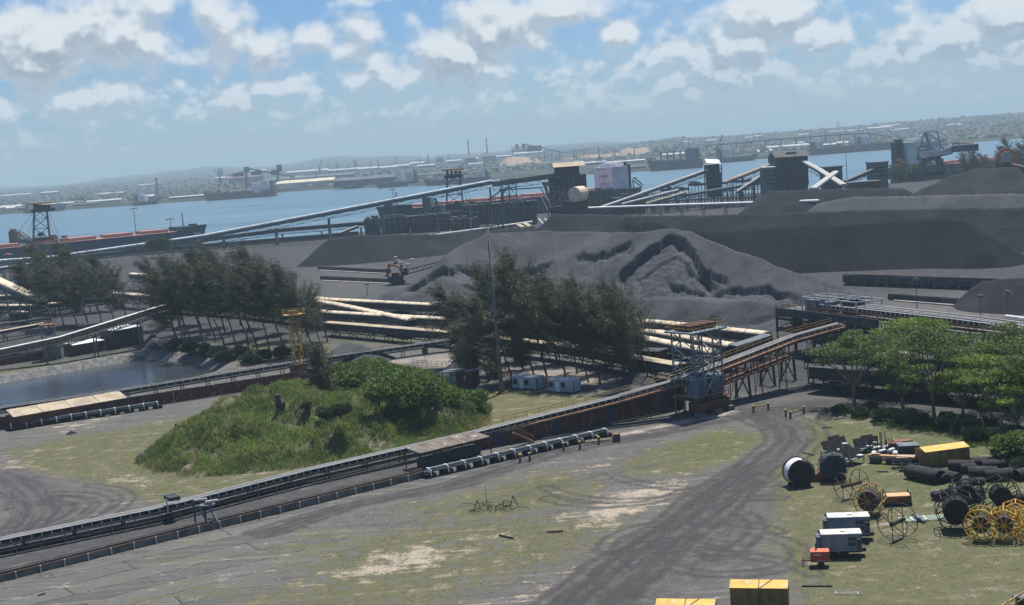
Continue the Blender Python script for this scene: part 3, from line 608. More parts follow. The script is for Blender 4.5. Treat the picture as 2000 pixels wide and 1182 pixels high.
def openbelt(name,label,pts,w=1.6,frame_step=1.25,legstep=6,group=None,mframe=None,mbelt=None,mdeck=None,below=.9,maxf=100,post=.14):
    pts=[V3(p) for p in pts];t=thing(name,label,'conveyor',gz(pts[0]),0,group);mf=mframe or M['palet']
    b=MB();b.sweep(off(pts,0,0),[(-w/2,.12),(-w*.2,-.02),(w*.2,-.02),(w/2,.12),(w/2,.15),(w*.2,.02),(-w*.2,.02),(-w/2,.15)]);b.build('belt',mbelt or M['beltl'],t)
    s=MB()
    for sx in (-1,1): s.sweep(off(pts,sx*(w/2+.12),-.62),rect(.12,.16))
    s.sweep(off(pts,0,-.5),rect(w*.75,.3))
    s.sweep(off(pts,0,-.62-below*.55),rect(w*.8,.1));s.build('stringer',mdeck or M['dsteel'],t)
    e=MB()
    for sx in (-1,1):e.sweep(off(pts,sx*(w/2+.1),.1),rect(.16,.07))
    e.build('edge_guard',mf,t)
    fb=MB();h=w/2+.1
    fb.box((0,-h,-.25),(post,.14,.62));fb.box((0,h,-.25),(post,.14,.62));fb.tube((0,-h,.02),(0,-w*.2,-.12),.07,6);fb.tube((0,h,.02),(0,w*.2,-.12),.07,6);fb.tube((0,-w*.2,-.12),(0,w*.2,-.12),.07,6)
    me=meshof(fb,'idler_frame',mf);st=stations(pts,frame_step,.3)
    for p,d in st[:maxf]: place(t,'idler_frame',me,p,math.atan2(d.y,d.x),-math.asin(d.z))
    if len(st)>maxf:
        r=MB()
        for p,d in st[maxf:]:
            a=V3((d.y,-d.x,0)).normalized()
            for sx in (-1,1): r.beam(p+a*sx*h-V3((0,0,.56)),p+a*sx*h+V3((0,0,.06)),post)
        o=r.build('idler_frame',mf,t);o['kind']='stuff'
    for p,d in stations(pts,legstep,2):
        top=p.z-.62
        if top>.4: trestle_mb(p,d,top,w+.3,.14,.15).build('leg',mdeck or M['dsteel'],t)
    return t
# ---- F1: main belt across the yard, climbing to the transfer platform
F1=[G(-90,1073,1.9),G(299,994,1.9),G(598,919,1.9),G(921,846,2.3),G(1200,777,4.4),G(1321,743,6),G(1409,710,7.2),G(1541,659,9.3),G(1640,632,10.6)]
f1=openbelt('belt_conveyor','long open belt conveyor crossing the yard and climbing past the blue lattice tower',F1,1.35,1.3,6.5,mdeck=M['dsteel'],mbelt=mat('grey belt top',(.15,.15,.155),(.10,.10,.105),.2,stretch=(.3,.3,1)),below=1.4,post=.17)
lo=MB();L_=F1[:4];lo.sweep(off(L_,0,-1.55),rect(1.5,.12))
for sx in (-1,1):lo.sweep(off(L_,sx*1.35,-1.35),rect(.1,.14));lo.sweep(off(L_,sx*1.7,-1.75),rect(.5,.06))
for p,d in stations(L_,3.1,1):
    a=V3((d.y,-d.x,0)).normalized();s_=1 
    lo.beam(p+a*1.3-V3((0,0,.7)),p+a*1.5+d*1.4-V3((0,0,1.75)),.09);lo.beam(p+a*1.3+V3((0,0,-.7)),p+a*1.9+V3((0,0,-1.6)),.07)
lo.build('return_belt_frame',M['dsteel'],f1)
rs=MB()
up=F1[3:];handrail(rs,off(up,-2.4,-.3),1.1,2.2,.08);rs.sweep(off(up,-1.9,-.35),rect(.9,.08));rs.build('far_handrail',M['yel'],f1)
rs=MB();handrail(rs,off(up[1:],2.3,-.5),1.1,2.2,.07);rs.sweep(off(up,1.75,-.55),rect(.9,.12));rs.sweep(off(up,2.25,-.62),rect(.1,.3));rs.build('near_walkway',M['rustl'],f1)
# truss box of the climbing part beyond the tower
q=[F1[5],F1[6],F1[7]];tb=MB()
for sx in (-1,1):
    e=off(q,sx*1.6,-.7);f_=off(q,sx*1.6,-3.3)
    for a,b in zip(e[:-1],e[1:]):tb.beam(a,b,.3)
    for a,b in zip(f_[:-1],f_[1:]):tb.beam(a,b,.3);tb.beam(a+V3((0,0,1.1)),b+V3((0,0,1.1)),.1)
    for (p,d),(p2,_) in zip(stations(e,1.7),stations(f_,1.7)): tb.beam(p,p2,.2)
tb.sweep(off(q,0,-3.4),rect(3.2,.12));tb.build('truss_box',M['rustl'],f1)
for px,py in ((1452,775),(1500,752),(1540,742)):
    g_=G(px,py,0)
    trestle_mb(V3((g_.x,g_.y,0)),(F1[7]-F1[6]).normalized(),5.2,2.8,.4,.6).build('trestle',M['dsteel'],f1)
# ---- panelled red wall below the belt
def panelwall(label,p0,p1,h,n,mats,cap=None,group='panelled walls below the belt conveyors'):
    t=thing('panel_wall',label,'wall',gz(p0),0,group);p0=V3(p0);p1=V3(p1);d=(p1-p0)/n;u=d.normalized();nrm=V3((u.y,-u.x,0))
    for k in range(n):
        a=p0+d*k+u*.08;b=p0+d*(k+1)-u*.08;mb=MB();hh=h[0]+(h[1]-h[0])*k/n
        mb.beam(a+V3((0,0,hh/2)),b+V3((0,0,hh/2)),.12,hh)
        for j in range(1,5): c_=a.lerp(b,j/5);mb.beam(c_+nrm*.1,c_+nrm*.1+V3((0,0,hh)),.08)
        mb.build('panel',mats[k%len(mats)],t)
    pb=MB()
    for k in range(n+1): c=p0+d*k;hh=h[0]+(h[1]-h[0])*k/n;pb.beam(c+nrm*.12,c+nrm*.12+V3((0,0,hh+.35)),.18)
    pb.beam(p0+V3((0,0,h[0]+.1)),p1+V3((0,0,h[1]+.1)),.25,.18);pb.build('frame',M['dsteel'],t);return t
rbl=mat('blue painted panel',(.05,.07,.16),(.06,.045,.06),.6,c3=(.1,.1,.12));rr2=mat('faded red panel',(.15,.05,.035),(.07,.03,.028),.45,c3=(.22,.19,.18),sc3=1.0);rr3=mat('orange red panel',(.24,.085,.05),(.12,.045,.03),.6)
panelwall('long red and blue panelled wall under the climbing belt conveyor',G(930,880,0),G(1335,797,0),(2.2,4.0),26,[M['rust'],rr2,rbl,rr2,M['rust'],rr3,rr2])
panelwall('low rusty red panelled wall between the settling pond and the concrete track',G(-40,846,0),G(620,742,0),(2.3,2.3),34,[rr2,M['rust'],rr2,rr2,M['rust']])
panelwall('dark rusty panelled wall beneath the sloping gallery at the far pond bank',G(-40,720,0),G(118,697,0),(2.4,2.4),10,[M['rust'],rr2])
# ---- shelter with brown roof over the belt tail
def shelter(name,label,p0,p1,w,h,mroof,mpost,bays=5,walls=False,mw=None,pitch=.35,cat='shelter'):
    p0=V3(p0);p1=V3(p1);d=(p1-p0);u=d.normalized();a=V3((u.y,-u.x,0));t=thing(name,label,cat,gz(p0))
    for k in range(bays):
        f=p0+d*(k/bays)+u*.06;g=p0+d*((k+1)/bays)-u*.06;mb=MB();z=V3((0,0,h));zr=V3((0,0,h+pitch))
        c=[f+a*w/2+z,g+a*w/2+z,g-a*w/2+zr,f-a*w/2+zr]
        th=V3((0,0,.08));mb.hexa([c[0],c[1],c[2],c[3]]+[x+th for x in c]);mb.build('roof_sheet',mroof,t)
    pb=MB()
    for k in range(bays+1):
        c=p0+d*(k/bays)
        for s in (-1,1): pb.beam(c+a*s*w*.46,c+a*s*w*.46+V3((0,0,h)),.16)
        pb.beam(c+a*w*.46+V3((0,0,h-.1)),c-a*w*.46+V3((0,0,h-.05+pitch)),.14)
    for s in (-1,1): pb.beam(p0+a*s*w*.46+V3((0,0,h-.15)),p1+a*s*w*.46+V3((0,0,h-.15)),.14)
    pb.build('frame',mpost,t)
    if walls:
        wb=MB();z=V3((0,0,h*.48))
        wb.beam(p0+a*w*.44+z,p1+a*w*.44+z,.06,h*.86);wb.beam(p0-a*w*.44+z,p1-a*w*.44+z,.06,h*.86);wb.beam(p0+a*w*.44+z,p0-a*w*.44+z,.06,h*.86);wb.beam(p1+a*w*.44+z,p1-a*w*.44+z,.06,h*.86);wb.build('wall',mw or M['rust'],t)
    return t
broof=mat('brown roof sheets',(.17,.135,.105),(.10,.08,.065),.4,c3=(.38,.33,.28),sc3=.7)
t=shelter('shelter','brown-roofed open shelter over the tail of the long belt conveyor',G(808,918,0),G(945,884,0),4.2,2.8,broof,M['dsteel'],5)
mb=MB();c=(G(808,918,0)+G(945,884,0))/2;u=(G(945,884,0)-G(808,918,0)).normalized();mb.beam(c-u*5.5+V3((0,0,.8)),c+u*5.5+V3((0,0,.8)),1.8,1.3);mb.build('drive_unit',M['drk'],t)
shelter('shelter','long low canopy of tan sheets over the belt beside the settling pond',G(22,838,0),G(244,799,0),4.8,2.6,M['tan'],M['dsteel'],4,True,M['rust'],.9)
shelter('shed','small shed with bright white roof on the pond bank, nearer the blue tower',G(135,695,0),G(197,684,0),5.5,3.0,M['paint'],M['steel'],3,True,M['rust'],.2,'shed')
shelter('shed','taller open shed with white roof between the blue tower and the yellow stair',G(212,682,0),G(268,671,0),6.5,5.2,M['paint'],M['steel'],3,True,M['drk'],.3,'shed')
shelter('shed','low tan-roofed shed at the left photo edge under the thick sloping gallery',G(25,632,0),G(52,628,0),5,3.5,M['tan'],M['steel'],2,True,M['drk'],.3,'shed')
# ---- footed beam conveyors with white collars
def beamrun(label,p0,p1,n,group='low beam conveyors on black footings'):
    p0=V3(p0);p1=V3(p1);d=p1-p0;u=d.normalized();a=V3((u.y,-u.x,0));rz=math.atan2(u.y,u.x);t=thing('beam_conveyor',label,'conveyor',gz(p0),0,group)
    b=MB();z=V3((0,0,1.05));b.beam(p0+z,p1+z,.75,.55);b.beam(p0+z+a*.5-V3((0,0,.1)),p1+z+a*.5-V3((0,0,.1)),.12,.2);b.build('beam',M['gsteel'],t)
    tp=MB();tp.beam(p0+z+V3((0,0,.3)),p1+z+V3((0,0,.3)),.5,.06);tp.build('cover',M['steel'],t)
    cm=MB();cm.box((0,0,1.05),(.18,.95,.7));cm.box((0,-.7,.75),(.15,.2,.9));cm=meshof(cm,'collar',M['paint']);fm=MB();fm.box((0,0,.32),(1.7,1.5,.6));fm.box((0,0,.66),(.9,.9,.2));fm=meshof(fm,'footing',M['black'])
    for k in range(n+1): c=p0+d*(k/n);place(t,'collar',cm,c,rz);place(t,'footing',fm,c,rz)
    return t
beamrun('grey-green beam conveyor on black footings in front of the red and blue wall',G(838,932,0),G(1182,853,0),11)
beamrun('grey-green beam conveyor on black footings below the tan canopy',G(22,840,0),G(308,797,0),10)
# ---- trough F2
t=thing('conveyor_trough','low concrete trough conveyor with weeds, nearest the bottom left of the yard','conveyor',gz(G(0,1140,0)))
T_=[G(-90,1156,0),G(423,1028,0),G(832,928,0)];T_=[V3((p.x,p.y,0)) for p in T_]
for s_,hh,mm in ((1,.85,M['dconc']),(-1,.7,M['dconc'])):
    b=MB();b.sweep(off(T_,s_*.95,0),rect(.18,hh));b.build('side_wall',mm,t)
b=MB();b.sweep(T_,rect(1.6,.35));b.build('belt',M['belt'],t)
me=meshof(MB().box((0,0,.45),(.16,.18,.95)),'post',M['palet'])
for p,d in stations(off(T_,1.12,0),3.0,1): place(t,'post',me,p,math.atan2(d.y,d.x))
b=MB()
for s_ in (1,-1): b.sweep(off(T_,s_*.95,hh+.14),rect(.12,.1))
b.build('rail',M['rustl'],t)
# ---- M1 middle belt beside the pond
M1=[G(-60,806,2.4),G(240,762,2.4),G(590,705,2.4),G(850,668,2.6),G(930,655,3.2)]
m1=openbelt('belt_conveyor','open belt conveyor between the settling pond and the green mound',M1,1.9,1.9,6,mbelt=M['belt'],mframe=M['palet'],maxf=95)
b=MB();handrail(b,off(M1,-1.7,-.6),1.1,3);b.build('handrail',M['yel'],m1)
# ---- M2 sloping gallery at the far pond bank
M2=[G(-50,706,3.0),G(120,670,5.2),G(370,592,10.5),G(420,578,11.5)]
m2=gallery('conveyor_gallery','long sloping brown gallery with thin pale roof rising behind the pond','conveyor',M2,1.5,1.7,'flat',M['paint'],M['rustl'],M['steel'],14,True,1.0,rail=(1,),tr_step=2,legt=.28,wallfrac=.8,eave=-.3)
b=MB();s0=G(292,664,0);s1=G(352,612,7.5)
for o_ in (-.6,.6): b.beam(s0+V3((0,o_,0)),s1+V3((0,o_,0)),.15,.3);b.beam(s0+V3((0,o_,1)),s1+V3((0,o_,1)),.08)
for k in range(20): c=s0.lerp(s1,k/20);b.box(c,(.3,1.2,.05))
for k in range(8): c=s0.lerp(s1,k/7);b.beam(c+V3((0,-.6,0)),c+V3((0,-.6,1)),.07)
one(b,'stair',M['yel'],'yellow steel stair climbing to the sloping brown gallery behind the pond','stair',gz(s0))
openbelt('belt_conveyor','short dark belt conveyor ending at the blue tower beside the pond',[G(-60,648,4.2),G(0,633,4.4),G(98,620,4.6)],1.8,1.6,7,mbelt=M['belt'],mframe=M['palet'])
gallery('conveyor_gallery','short tan gallery below the dark belt conveyor at the left edge','conveyor',[G(-60,664,2.5),G(85,637,2.5)],2,1.0,'flat',M['tan'],M['drk'],M['steel'],9,False,legt=.2)
# ---- K: covered conveyors with cream hoods
kg='cream-hooded covered conveyors along the coal yard'
def hood(label,pts,legstep=14,w=2.7,h=1.7):
    t=gallery('covered_conveyor',label,'conveyor',pts,w,h,'arc',M['cream'],M['drk'],M['dsteel'],legstep,True,1.3,rail=(1,),group=kg,tr_step=3.5,legt=.22,wallfrac=.9)
    m=w/2+.05
    for p,d in stations(pts,5.5,1):
        r=MB();a=V3((d.y,-d.x,0)).normalized();pr=[(-m*math.cos(q),h+(w*.25+.04)*math.sin(q)) for q in [math.pi*k/8 for k in range(9)]]
        for (x0,z0),(x1,z1) in zip(pr[:-1],pr[1:]): r.beam(p+a*x0+V3((0,0,z0)),p+a*x1+V3((0,0,z1)),.1,.05)
        r.build('hood_joint',M['tan'],t)
    return t
hood('cream-hooded conveyor nearest the coal pile, ending at the small grey box',[G(258,543,5),G(400,558,4.6),G(560,586,4.2),G(640,596,3.6),G(848,608,3.4)])
hood('longest cream-hooded conveyor, passing behind both tree clumps to the steel platform',[G(640,598,3.4)*.0+G(905,623,3.2),G(1290,645,3.4),G(1500,669,3.6)])
hood('cream-hooded conveyor second from the coal pile at the lattice tower',[G(225,582,3.4),G(370,595,3.2),G(480,603,3),G(640,622,2.8),G(930,640,2.6),G(1100,652,2.8),G(1290,665,3.2),G(1432,692,3.4)])
hood('cream-hooded conveyor nearest the trees, third from the coal pile at the lattice tower',[G(1000,646,2.0),G(1236,671,2.4),G(1400,706,2.8)])
hood('short diagonal cream-hooded conveyor merging into the long one beside the trees',[G(520,584,3.2),G(660,606,3.0),G(805,638,3.0)])
hood('cream-hooded conveyor behind the acacia crowns, upper of the two',[G(1600,668,3.4),G(1700,690,3.0),G(1880,704,3.0),G(2080,730,3)])
hood('cream-hooded conveyor behind the acacia crowns, lower of the two',[G(1640,694,2.6),G(1880,722,2.4),G(2080,748,2.4)])
gallery('conveyor_gallery','short navy covered gallery feeding down to the belt beside the steel platform','conveyor',[G(1432,690,4.2),G(1500,668,5.2)],2.2,1.5,'flat',M['gclad'],M['navy'],M['dsteel'],5,False,legt=.2)
gallery('conveyor_gallery','dark open-sided gallery under the acacias with steel legs','conveyor',[G(1590,735,2.6),G(1800,752,2.6),G(2080,775,2.6)],3.2,2.0,'flat',M['dsteel'],M['drk'],M['dsteel'],7,True,1.0,legt=.25)
gallery('conveyor_gallery','second dark gallery under the acacias, nearer the coal yard','conveyor',[G(1580,705,4.2),G(1800,722,4.2),G(2080,745,4.2)],3.0,2.2,'flat',M['dsteel'],M['navy'],M['dsteel'],7,True,1.2,legt=.25)
gallery('conveyor_gallery','dark low gallery below the cream hoods left of the lattice tower','conveyor',[G(640,640,2.2),G(900,662,2.2),G(1120,690,2.2),G(1330,728,2.2)],2.6,1.6,'flat',M['tan'],M['drk'],M['dsteel'],8,True,.8,legt=.22)
# grey box at the end of the first hood and red box left of the tower
def housebox(name,label,cat,c,d,rz,mw,mr,roofth=.25,ov=.3,gable=0,extra=None):
    t=thing(name,label,cat,V3((c[0],c[1],c[2])),0)
    b=MB();b.box(V3(c)+V3((0,0,d[2]/2)),d,rz);b.build('wall',mw,t)
    r=MB()
    if gable: r.gable(V3(c)+V3((0,0,.01)),d[0],d[1],d[2],gable,rz,ov)
    else: r.box(V3(c)+V3((0,0,d[2]+roofth/2+.002)),(d[0]+2*ov,d[1]+2*ov,roofth),rz)
    r.build('roof',mr,t);return t
housebox('drive_house','small grey-green drive house at the end of the cream-hooded conveyor','drive house',G(866,612,1.5),(4.5,3,3.2),-.7,M['gclad'],M['palet'])
t=housebox('machine_shed','rusty red machine box behind the trees left of the lattice tower','machine shed',G(1268,722,0),(6.5,4,4.0),-.6,M['rust'],M['drk'])
# ---- thick pale gallery at far left edge
gallery('conveyor_gallery','thick pale-roofed gallery descending at the left photo edge','conveyor',[G(-70,523,17),G(0,560,12.5),G(84,598,6.0)],3.6,2.4,'low',M['cream'],M['gsteel'],M['gsteel'],16,True,1.2,legt=.4)
gallery('conveyor_gallery','flat pale-roofed gallery level with the lamp post at the left photo edge','conveyor',[G(-60,590,5),G(50,583,5),G(120,590,5)],2.4,1.4,'arc',M['cream'],M['drk'],M['dsteel'],12,True,1.0,legt=.25)
gallery('conveyor_gallery','lower flat pale gallery crossing behind the left trees','conveyor',[G(-60,607,3.6),G(80,604,3.6),G(230,586,4)],2.4,1.4,'arc',M['cream'],M['drk'],M['dsteel'],12,True,1.0,legt=.25)
gallery('conveyor_gallery','pale low gallery passing behind the bare lamp post at far left','conveyor',[G(-60,538,5),G(60,520,6)],3,1.6,'flat',M['palet'],M['drk'],M['gsteel'],14,True,1.0,legt=.3)
# ---- C: quay conveyors
C1=[P(-120,566,850),P(100,512,842),P(400,459,832),P(716,399,822),P(962,352,815)];C1[0].z=max(C1[0].z,.3);C1[1].z=max(C1[1].z,.3)
for p_ in C1:p_.z=max(p_.z-2.4,.4)
gallery('conveyor_gallery','longest high conveyor gallery with white roof rising from the trees to the transfer house','conveyor',C1,3.6,2.4,'low',M['white'],M['gsteel'],M['gsteel'],34,True,2.0,rail=None,legt=.75,tr_step=5,legoff=20,eave=.6)
C1b=[P(962,355,815),P(1085,338,812)];
for p_ in C1b:p_.z-=3
c1=gallery('conveyor_gallery','dark open-topped gallery section joining the white roof to the transfer house','conveyor',C1b,4.2,2.8,'flat',M['drk'],M['gsteel'],M['gsteel'],60,True,2.4,legt=.7,tr_step=4,rail=(1,-1),legoff=200)
def lattice(mb,c,w,d,z0,z1,n,t=.3,rz=0):
    R_=Matrix.Rotation(rz,3,'Z');cs=[V3(c)*1 for _ in range(4)];o=[R_@V3((sx*w/2,sy*d/2,0)) for sx,sy in ((-1,-1),(1,-1),(1,1),(-1,1))]
    cc=V3((c[0],c[1],0));h=(z1-z0)/n
    for k in range(4): mb.beam(cc+o[k]+V3((0,0,z0)),cc+o[k]+V3((0,0,z1)),t)
    for j in range(n):
        a=z0+h*j;b=a+h
        for k in range(4):
            p,q=cc+o[k],cc+o[(k+1)%4];mb.beam(p+V3((0,0,a)),q+V3((0,0,b)),t*.5) if (j+k)%2 else mb.beam(q+V3((0,0,a)),p+V3((0,0,b)),t*.5)
            mb.beam(p+V3((0,0,b)),q+V3((0,0,b)),t*.6)
for px,y in ((988,815),(1003,815)):
    p_=P(px,392,y);b=MB();lattice(b,p_,4.5,5,0,30.5,6,.55);b.build('support_tower',M['gsteel'],c1)
C2=[P(385,468,872),P(560,446,872),P(735,432,868)]
for p_ in C2:p_.z-=2
gallery('conveyor_gallery','middle dark level gallery with short legs below the long white-roofed one','conveyor',C2,3.4,2.3,'flat',M['gsteel'],M['drk'],M['gsteel'],26,True,1.6,legt=.5,tr_step=4,rail=(1,))
C3=[P(60,560,800),P(240,505,835),P(420,478,845),P(700,452,855)]
for p_ in C3:p_.z=max(p_.z-2.2,1.2)
gallery('conveyor_gallery','lowest dark quay conveyor running behind the trees','conveyor',C3,4.2,2.2,'flat',M['dsteel'],M['navy'],M['dsteel'],12,True,.8,legt=.4,tr_step=4)
gallery('conveyor_gallery','pale straight gallery along the quay behind the first dark coal pile','conveyor',[P(780,473,760),P(945,451,760),P(1040,438,765)],3,1.6,'low',M['palet'],M['rust'],M['gsteel'],20,False,legt=.4)
gallery('conveyor_gallery','short tan incline gallery at the end of the middle quay conveyor','conveyor',[P(664,459,842),P(700,445,846)],3,1.5,'flat',M['tan'],M['drk'],M['gsteel'],20,False)
for k,(a,b_) in enumerate((((1012,437),(1046,457)),((1024,434),(1062,458)))):
    q=[P(a[0],a[1],735),P(b_[0],b_[1],700)]
    for p_ in q:p_.z-=1.5
    gallery('conveyor_gallery',('pale short conveyor sloping down beside the stacker, left one','pale short conveyor sloping down beside the stacker, right one')[k],'conveyor',q,2.2,1.2,'flat',M['tan'],M['drk'],M['gsteel'],15,False,legt=.3)
b=MB()
for o_ in (0,4.5): 
    p0=P(1052+o_*2.6,427,700);p1=P(1075+o_*2.6,455,690);b.beam(p0,p1,.5);b.beam(V3((p0.x,p0.y,0)),p0,.4)
one(b,'inclined_frame',M['paint'],'pair of thin white inclined beams standing on the coal by the stacker','steel frame',gz(P(1052,440,700)))
# long straight white line conveyor on the stockyard
C7=[P(1084,407,870),P(1340,398,800),P(1600,390,735)]
for p_ in C7:p_.z-=1.4
gallery('covered_conveyor','long straight low conveyor with bright white roof above the coal ridge','conveyor',C7,2.6,1.2,'low',M['paint'],M['drk'],M['dsteel'],16,True,1.0,legt=.3,tr_step=4)
b=MB();p_=P(1486,398,765);b.beam(p_,P(1492,387,765),.7);b.beam(V3((p_.x,p_.y,2)),p_,.5);one(b,'marker_post',M['palet'],'short pale strut leaning across the straight white-roofed conveyor','strut',gz(p_))
# right-hand cluster of inclined galleries
C4=[P(1172,404,880),P(1230,384,885),P(1384,329,890)]
for p_ in C4:p_.z-=2.3
gallery('conveyor_gallery','inclined pale-roofed gallery rising to the small roofed tower, left of the black shed','conveyor',C4,4,2.0,'low',M['palet'],M['gsteel'],M['gsteel'],24,True,2.2,legt=.6,tr_step=4,legoff=30)
C5=[P(1418,352,890),P(1545,303,880)]
for p_ in C5:p_.z-=2.5
gallery('conveyor_gallery','wide striped gallery rising from the roofed tower to the peak of the black shed','conveyor',C5,7,1.6,'low',M['tan'],M['gsteel'],M['gsteel'],22,True,2.2,legt=.6,tr_step=4)
C6=[P(1554,303,878),P(1600,328,850),P(1648,358,800)]
for p_ in C6:p_.z-=2.2
gallery('conveyor_gallery','bright gallery descending from the peak of the black shed to the right','conveyor',C6,4.0,1.4,'low',M['palet'],M['gsteel'],M['gsteel'],40,True,2.2,legt=.6,tr_step=4)
C8=[P(1587,366,790),P(1632,333,835)]
for p_ in C8:p_.z-=2
gallery('conveyor_gallery','bright short gallery crossing under the descending one','conveyor',C8,3.8,1.4,'low',M['palet'],M['gsteel'],M['gsteel'],40,False,legt=.5)
C9=[P(1650,353,830),P(1704,330,840)]
for p_ in C9:p_.z-=1.8
gallery('conveyor_gallery','dark gallery rising to the isolated grey tower block','conveyor',C9,3.2,1.8,'flat',M['gclad'],M['navy'],M['gsteel'],24,True,1.4,legt=.5)
for k,((a,b_),lb,mm) in enumerate(((((1262,396),(1340,374)),'tan gallery with twin roofs below the left inclined gallery',M['tan']),(((1215,397),(1325,369)),'thin pale gallery directly under the left inclined gallery',M['palet']),(((1440,372),(1494,337)),'short pale gallery entering the grey block beside the black shed',M['palet']),(((1330,380),(1500,352)),'level grey gallery carried on dense legs left of the grey block',M['gsteel']))):
    q=[P(a[0],a[1],868+k*3),P(b_[0],b_[1],872+k*3)]
    for p_ in q:p_.z-=1.8
    gallery('conveyor_gallery',lb,'conveyor',q,3.2,1.5,'low',mm,M['navy'],M['dsteel'],9,True,1.4,legt=.4,tr_step=3)
cas_leaf=leafmat('casuarina needles',(.042,.057,.029),(.068,.075,.039),.25)
cas_leaf2=leafmat('casuarina brown needles',(.062,.066,.036),(.085,.078,.05),.25)
aca_leaf=leafmat('acacia leaves',(.115,.17,.03),(.06,.105,.022),.35)
aca_leaf2=leafmat('bright acacia leaves',(.20,.28,.035),(.12,.19,.028),.35)
bush_leaf=leafmat('bush leaves',(.13,.20,.04),(.075,.125,.026),.4)
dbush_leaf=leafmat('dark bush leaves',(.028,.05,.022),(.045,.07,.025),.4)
def sprays(c,dirs,L,Wd,rng,drop=0.0):
    "thin diamonds: c (n,3) bases, dirs (n,3)"
    n=len(c);d=dirs/np.linalg.norm(dirs,axis=1)[:,None];r=rng.normal(size=(n,3));s=np.cross(d,r);s/=np.linalg.norm(s,axis=1)[:,None]
    L=L*rng.uniform(.6,1.4,n)[:,None];Wd=Wd*rng.uniform(.6,1.4,n)[:,None]
    tip=c+d*L;tip[:,2]-=drop*L[:,0];m=c+d*L*.5
    v=np.stack([c,m+s*Wd,tip,m-s*Wd],1).reshape(-1,3);q=np.arange(4*n).reshape(n,4);return v,q
def rotz(a,o):
    pass
def taper(mb,pts,r0,r1,n=6):
    k=len(pts)-1
    for i in range(k): mb.tube(pts[i],pts[i+1],r0+(r1-r0)*i/k,n,r0+(r1-r0)*(i+1)/k,cap=(i==k-1))
def local_tree(name,label,cat,trunk,bark,v,q,leaf,group):
    t=thing(name,label,cat,(0,0,0),0,group,local=True)
    trunk.build('trunk',bark,t,smooth=True);me=npmesh('crown',v,q);me.materials.append(leaf);o=bpy.data.objects.new('crown',me);COL.objects.link(o);o.parent=t;return t
def make_casuarina(seed,H,lean,leaf,nb=34,dens=1.0,low=.28,spread=1.0):
    rng=np.random.default_rng(seed);rd_=random.Random(seed);tr=MB();pts=[];x=0;y=0
    for k in range(9):
        f=k/8;pts.append(V3((-lean*H*f**1.5+x,y,H*f)));x+=rd_.uniform(-.25,.25);y+=rd_.uniform(-.25,.25)
    taper(tr,pts,.24,.05);C=[];Dr=[];
    def at(f): 
        k=min(int(f*8),7);return pts[k].lerp(pts[k+1],f*8-k)
    for i in range(nb):
        f=low+(1-low)*(i+rd_.random())/nb;b=at(min(f,.999));az=rd_.uniform(0,2*math.pi);el=rd_.uniform(.25,1.0)+.3*f
        ln=(H*.30*(1.05-f)**.6+1.2)*rd_.uniform(.6,1.15)*spread
        d=V3((math.cos(az)*math.cos(el)-.45,math.sin(az)*math.cos(el),math.sin(el)*.75)).normalized();e=b+d*ln;m=b.lerp(e,.5)+V3((0,0,-.1*ln))
        taper(tr,[b,m,e],.07,.02,4);ns=int(26*dens*ln/2.2)
        for s in range(ns):
            g=rd_.uniform(.15,1.05);p=(b.lerp(m,g*2) if g<.5 else m.lerp(e,g*2-1))
            C.append((p.x+rng.normal()*.38,p.y+rng.normal()*.38,p.z+rng.normal()*.28))
            Dr.append((d.x*.7-.55+rng.normal()*.4,d.y*.6+rng.normal()*.45,.45+rng.normal()*.4))
    for s in range(int(60*dens)):
        p=at(rd_.uniform(.8,1));C.append((p.x+rng.normal()*.3,p.y+rng.normal()*.3,p.z+rng.normal()*.3));Dr.append((-.6+rng.normal()*.3,rng.normal()*.3,.9))
    v,q=sprays(np.array(C),np.array(Dr),1.15,.058,rng,.3)
    return local_tree('casuarina_tree','x','tree',tr,M['bark'],v,q,leaf,None)
cas=[make_casuarina(1,21.5,.30,cas_leaf,46,1.8,.40,1.4),make_casuarina(2,18,.38,cas_leaf,46,2.0,.36,1.5),make_casuarina(3,14,.26,cas_leaf2,44,2.0,.2,1.5),make_casuarina(4,23.5,.40,cas_leaf,42,1.6,.48,1.35),make_casuarina(5,11,.3,cas_leaf2,42,1.9,.08,1.35)]
used=set()
def plant(protos,k,px,py,s,rz,label,group,z=0.0):
    p=G(px,py,0);p.z=z if z is not None else 0
    if k not in used and protos is cas:
        used.add(k);o=protos[k];o.location=p;o.rotation_euler=(0,0,rz);o.scale=(s,s,s);o['label']=label;o['group']=group;return o
    return dup(protos[k],p,rz,label,s,group)
# right clump in front of the pale coal pile
GC='casuarina trees in the clump behind the white cabins'
cl=[(925,735,4,.95),(955,745,2,.9),(1000,748,1,.95),(1022,725,0,.95),(1045,742,2,1.0),(1068,735,0,1.05),(1090,712,3,1.0),(1105,745,1,.95),(1128,730,0,.92),(1150,748,3,.82),(1172,752,1,.9),(1186,730,0,.88),(1206,750,3,.78),(1222,742,1,.86),(1240,720,0,.8),(1252,745,2,.9),(960,715,1,.85),(1010,700,3,.9),(1060,700,1,.95),(1140,705,1,.95),(1200,708,2,1.0),(985,760,2,.6),(1268,748,3,.74),(1280,735,1,.85),(1262,725,0,.8),(925,715,1,.95)]
for i,(px,py,k,s) in enumerate(cl):
    lb=('dark windswept casuarina in the clump behind the two white cabins' if i not in (6,0,15) else {6:'tallest casuarina of the middle clump, its tip against the pale coal pile',0:'low bushy casuarina at the left end of the clump, beside the tall mast',15:'casuarina with forked crown near the right end of the clump behind the cabins'}[i])
    plant(cas,k,px,py,s,random.uniform(-.5,.5),lb,GC)
GB='casuarina trees in the large clump behind the pond'
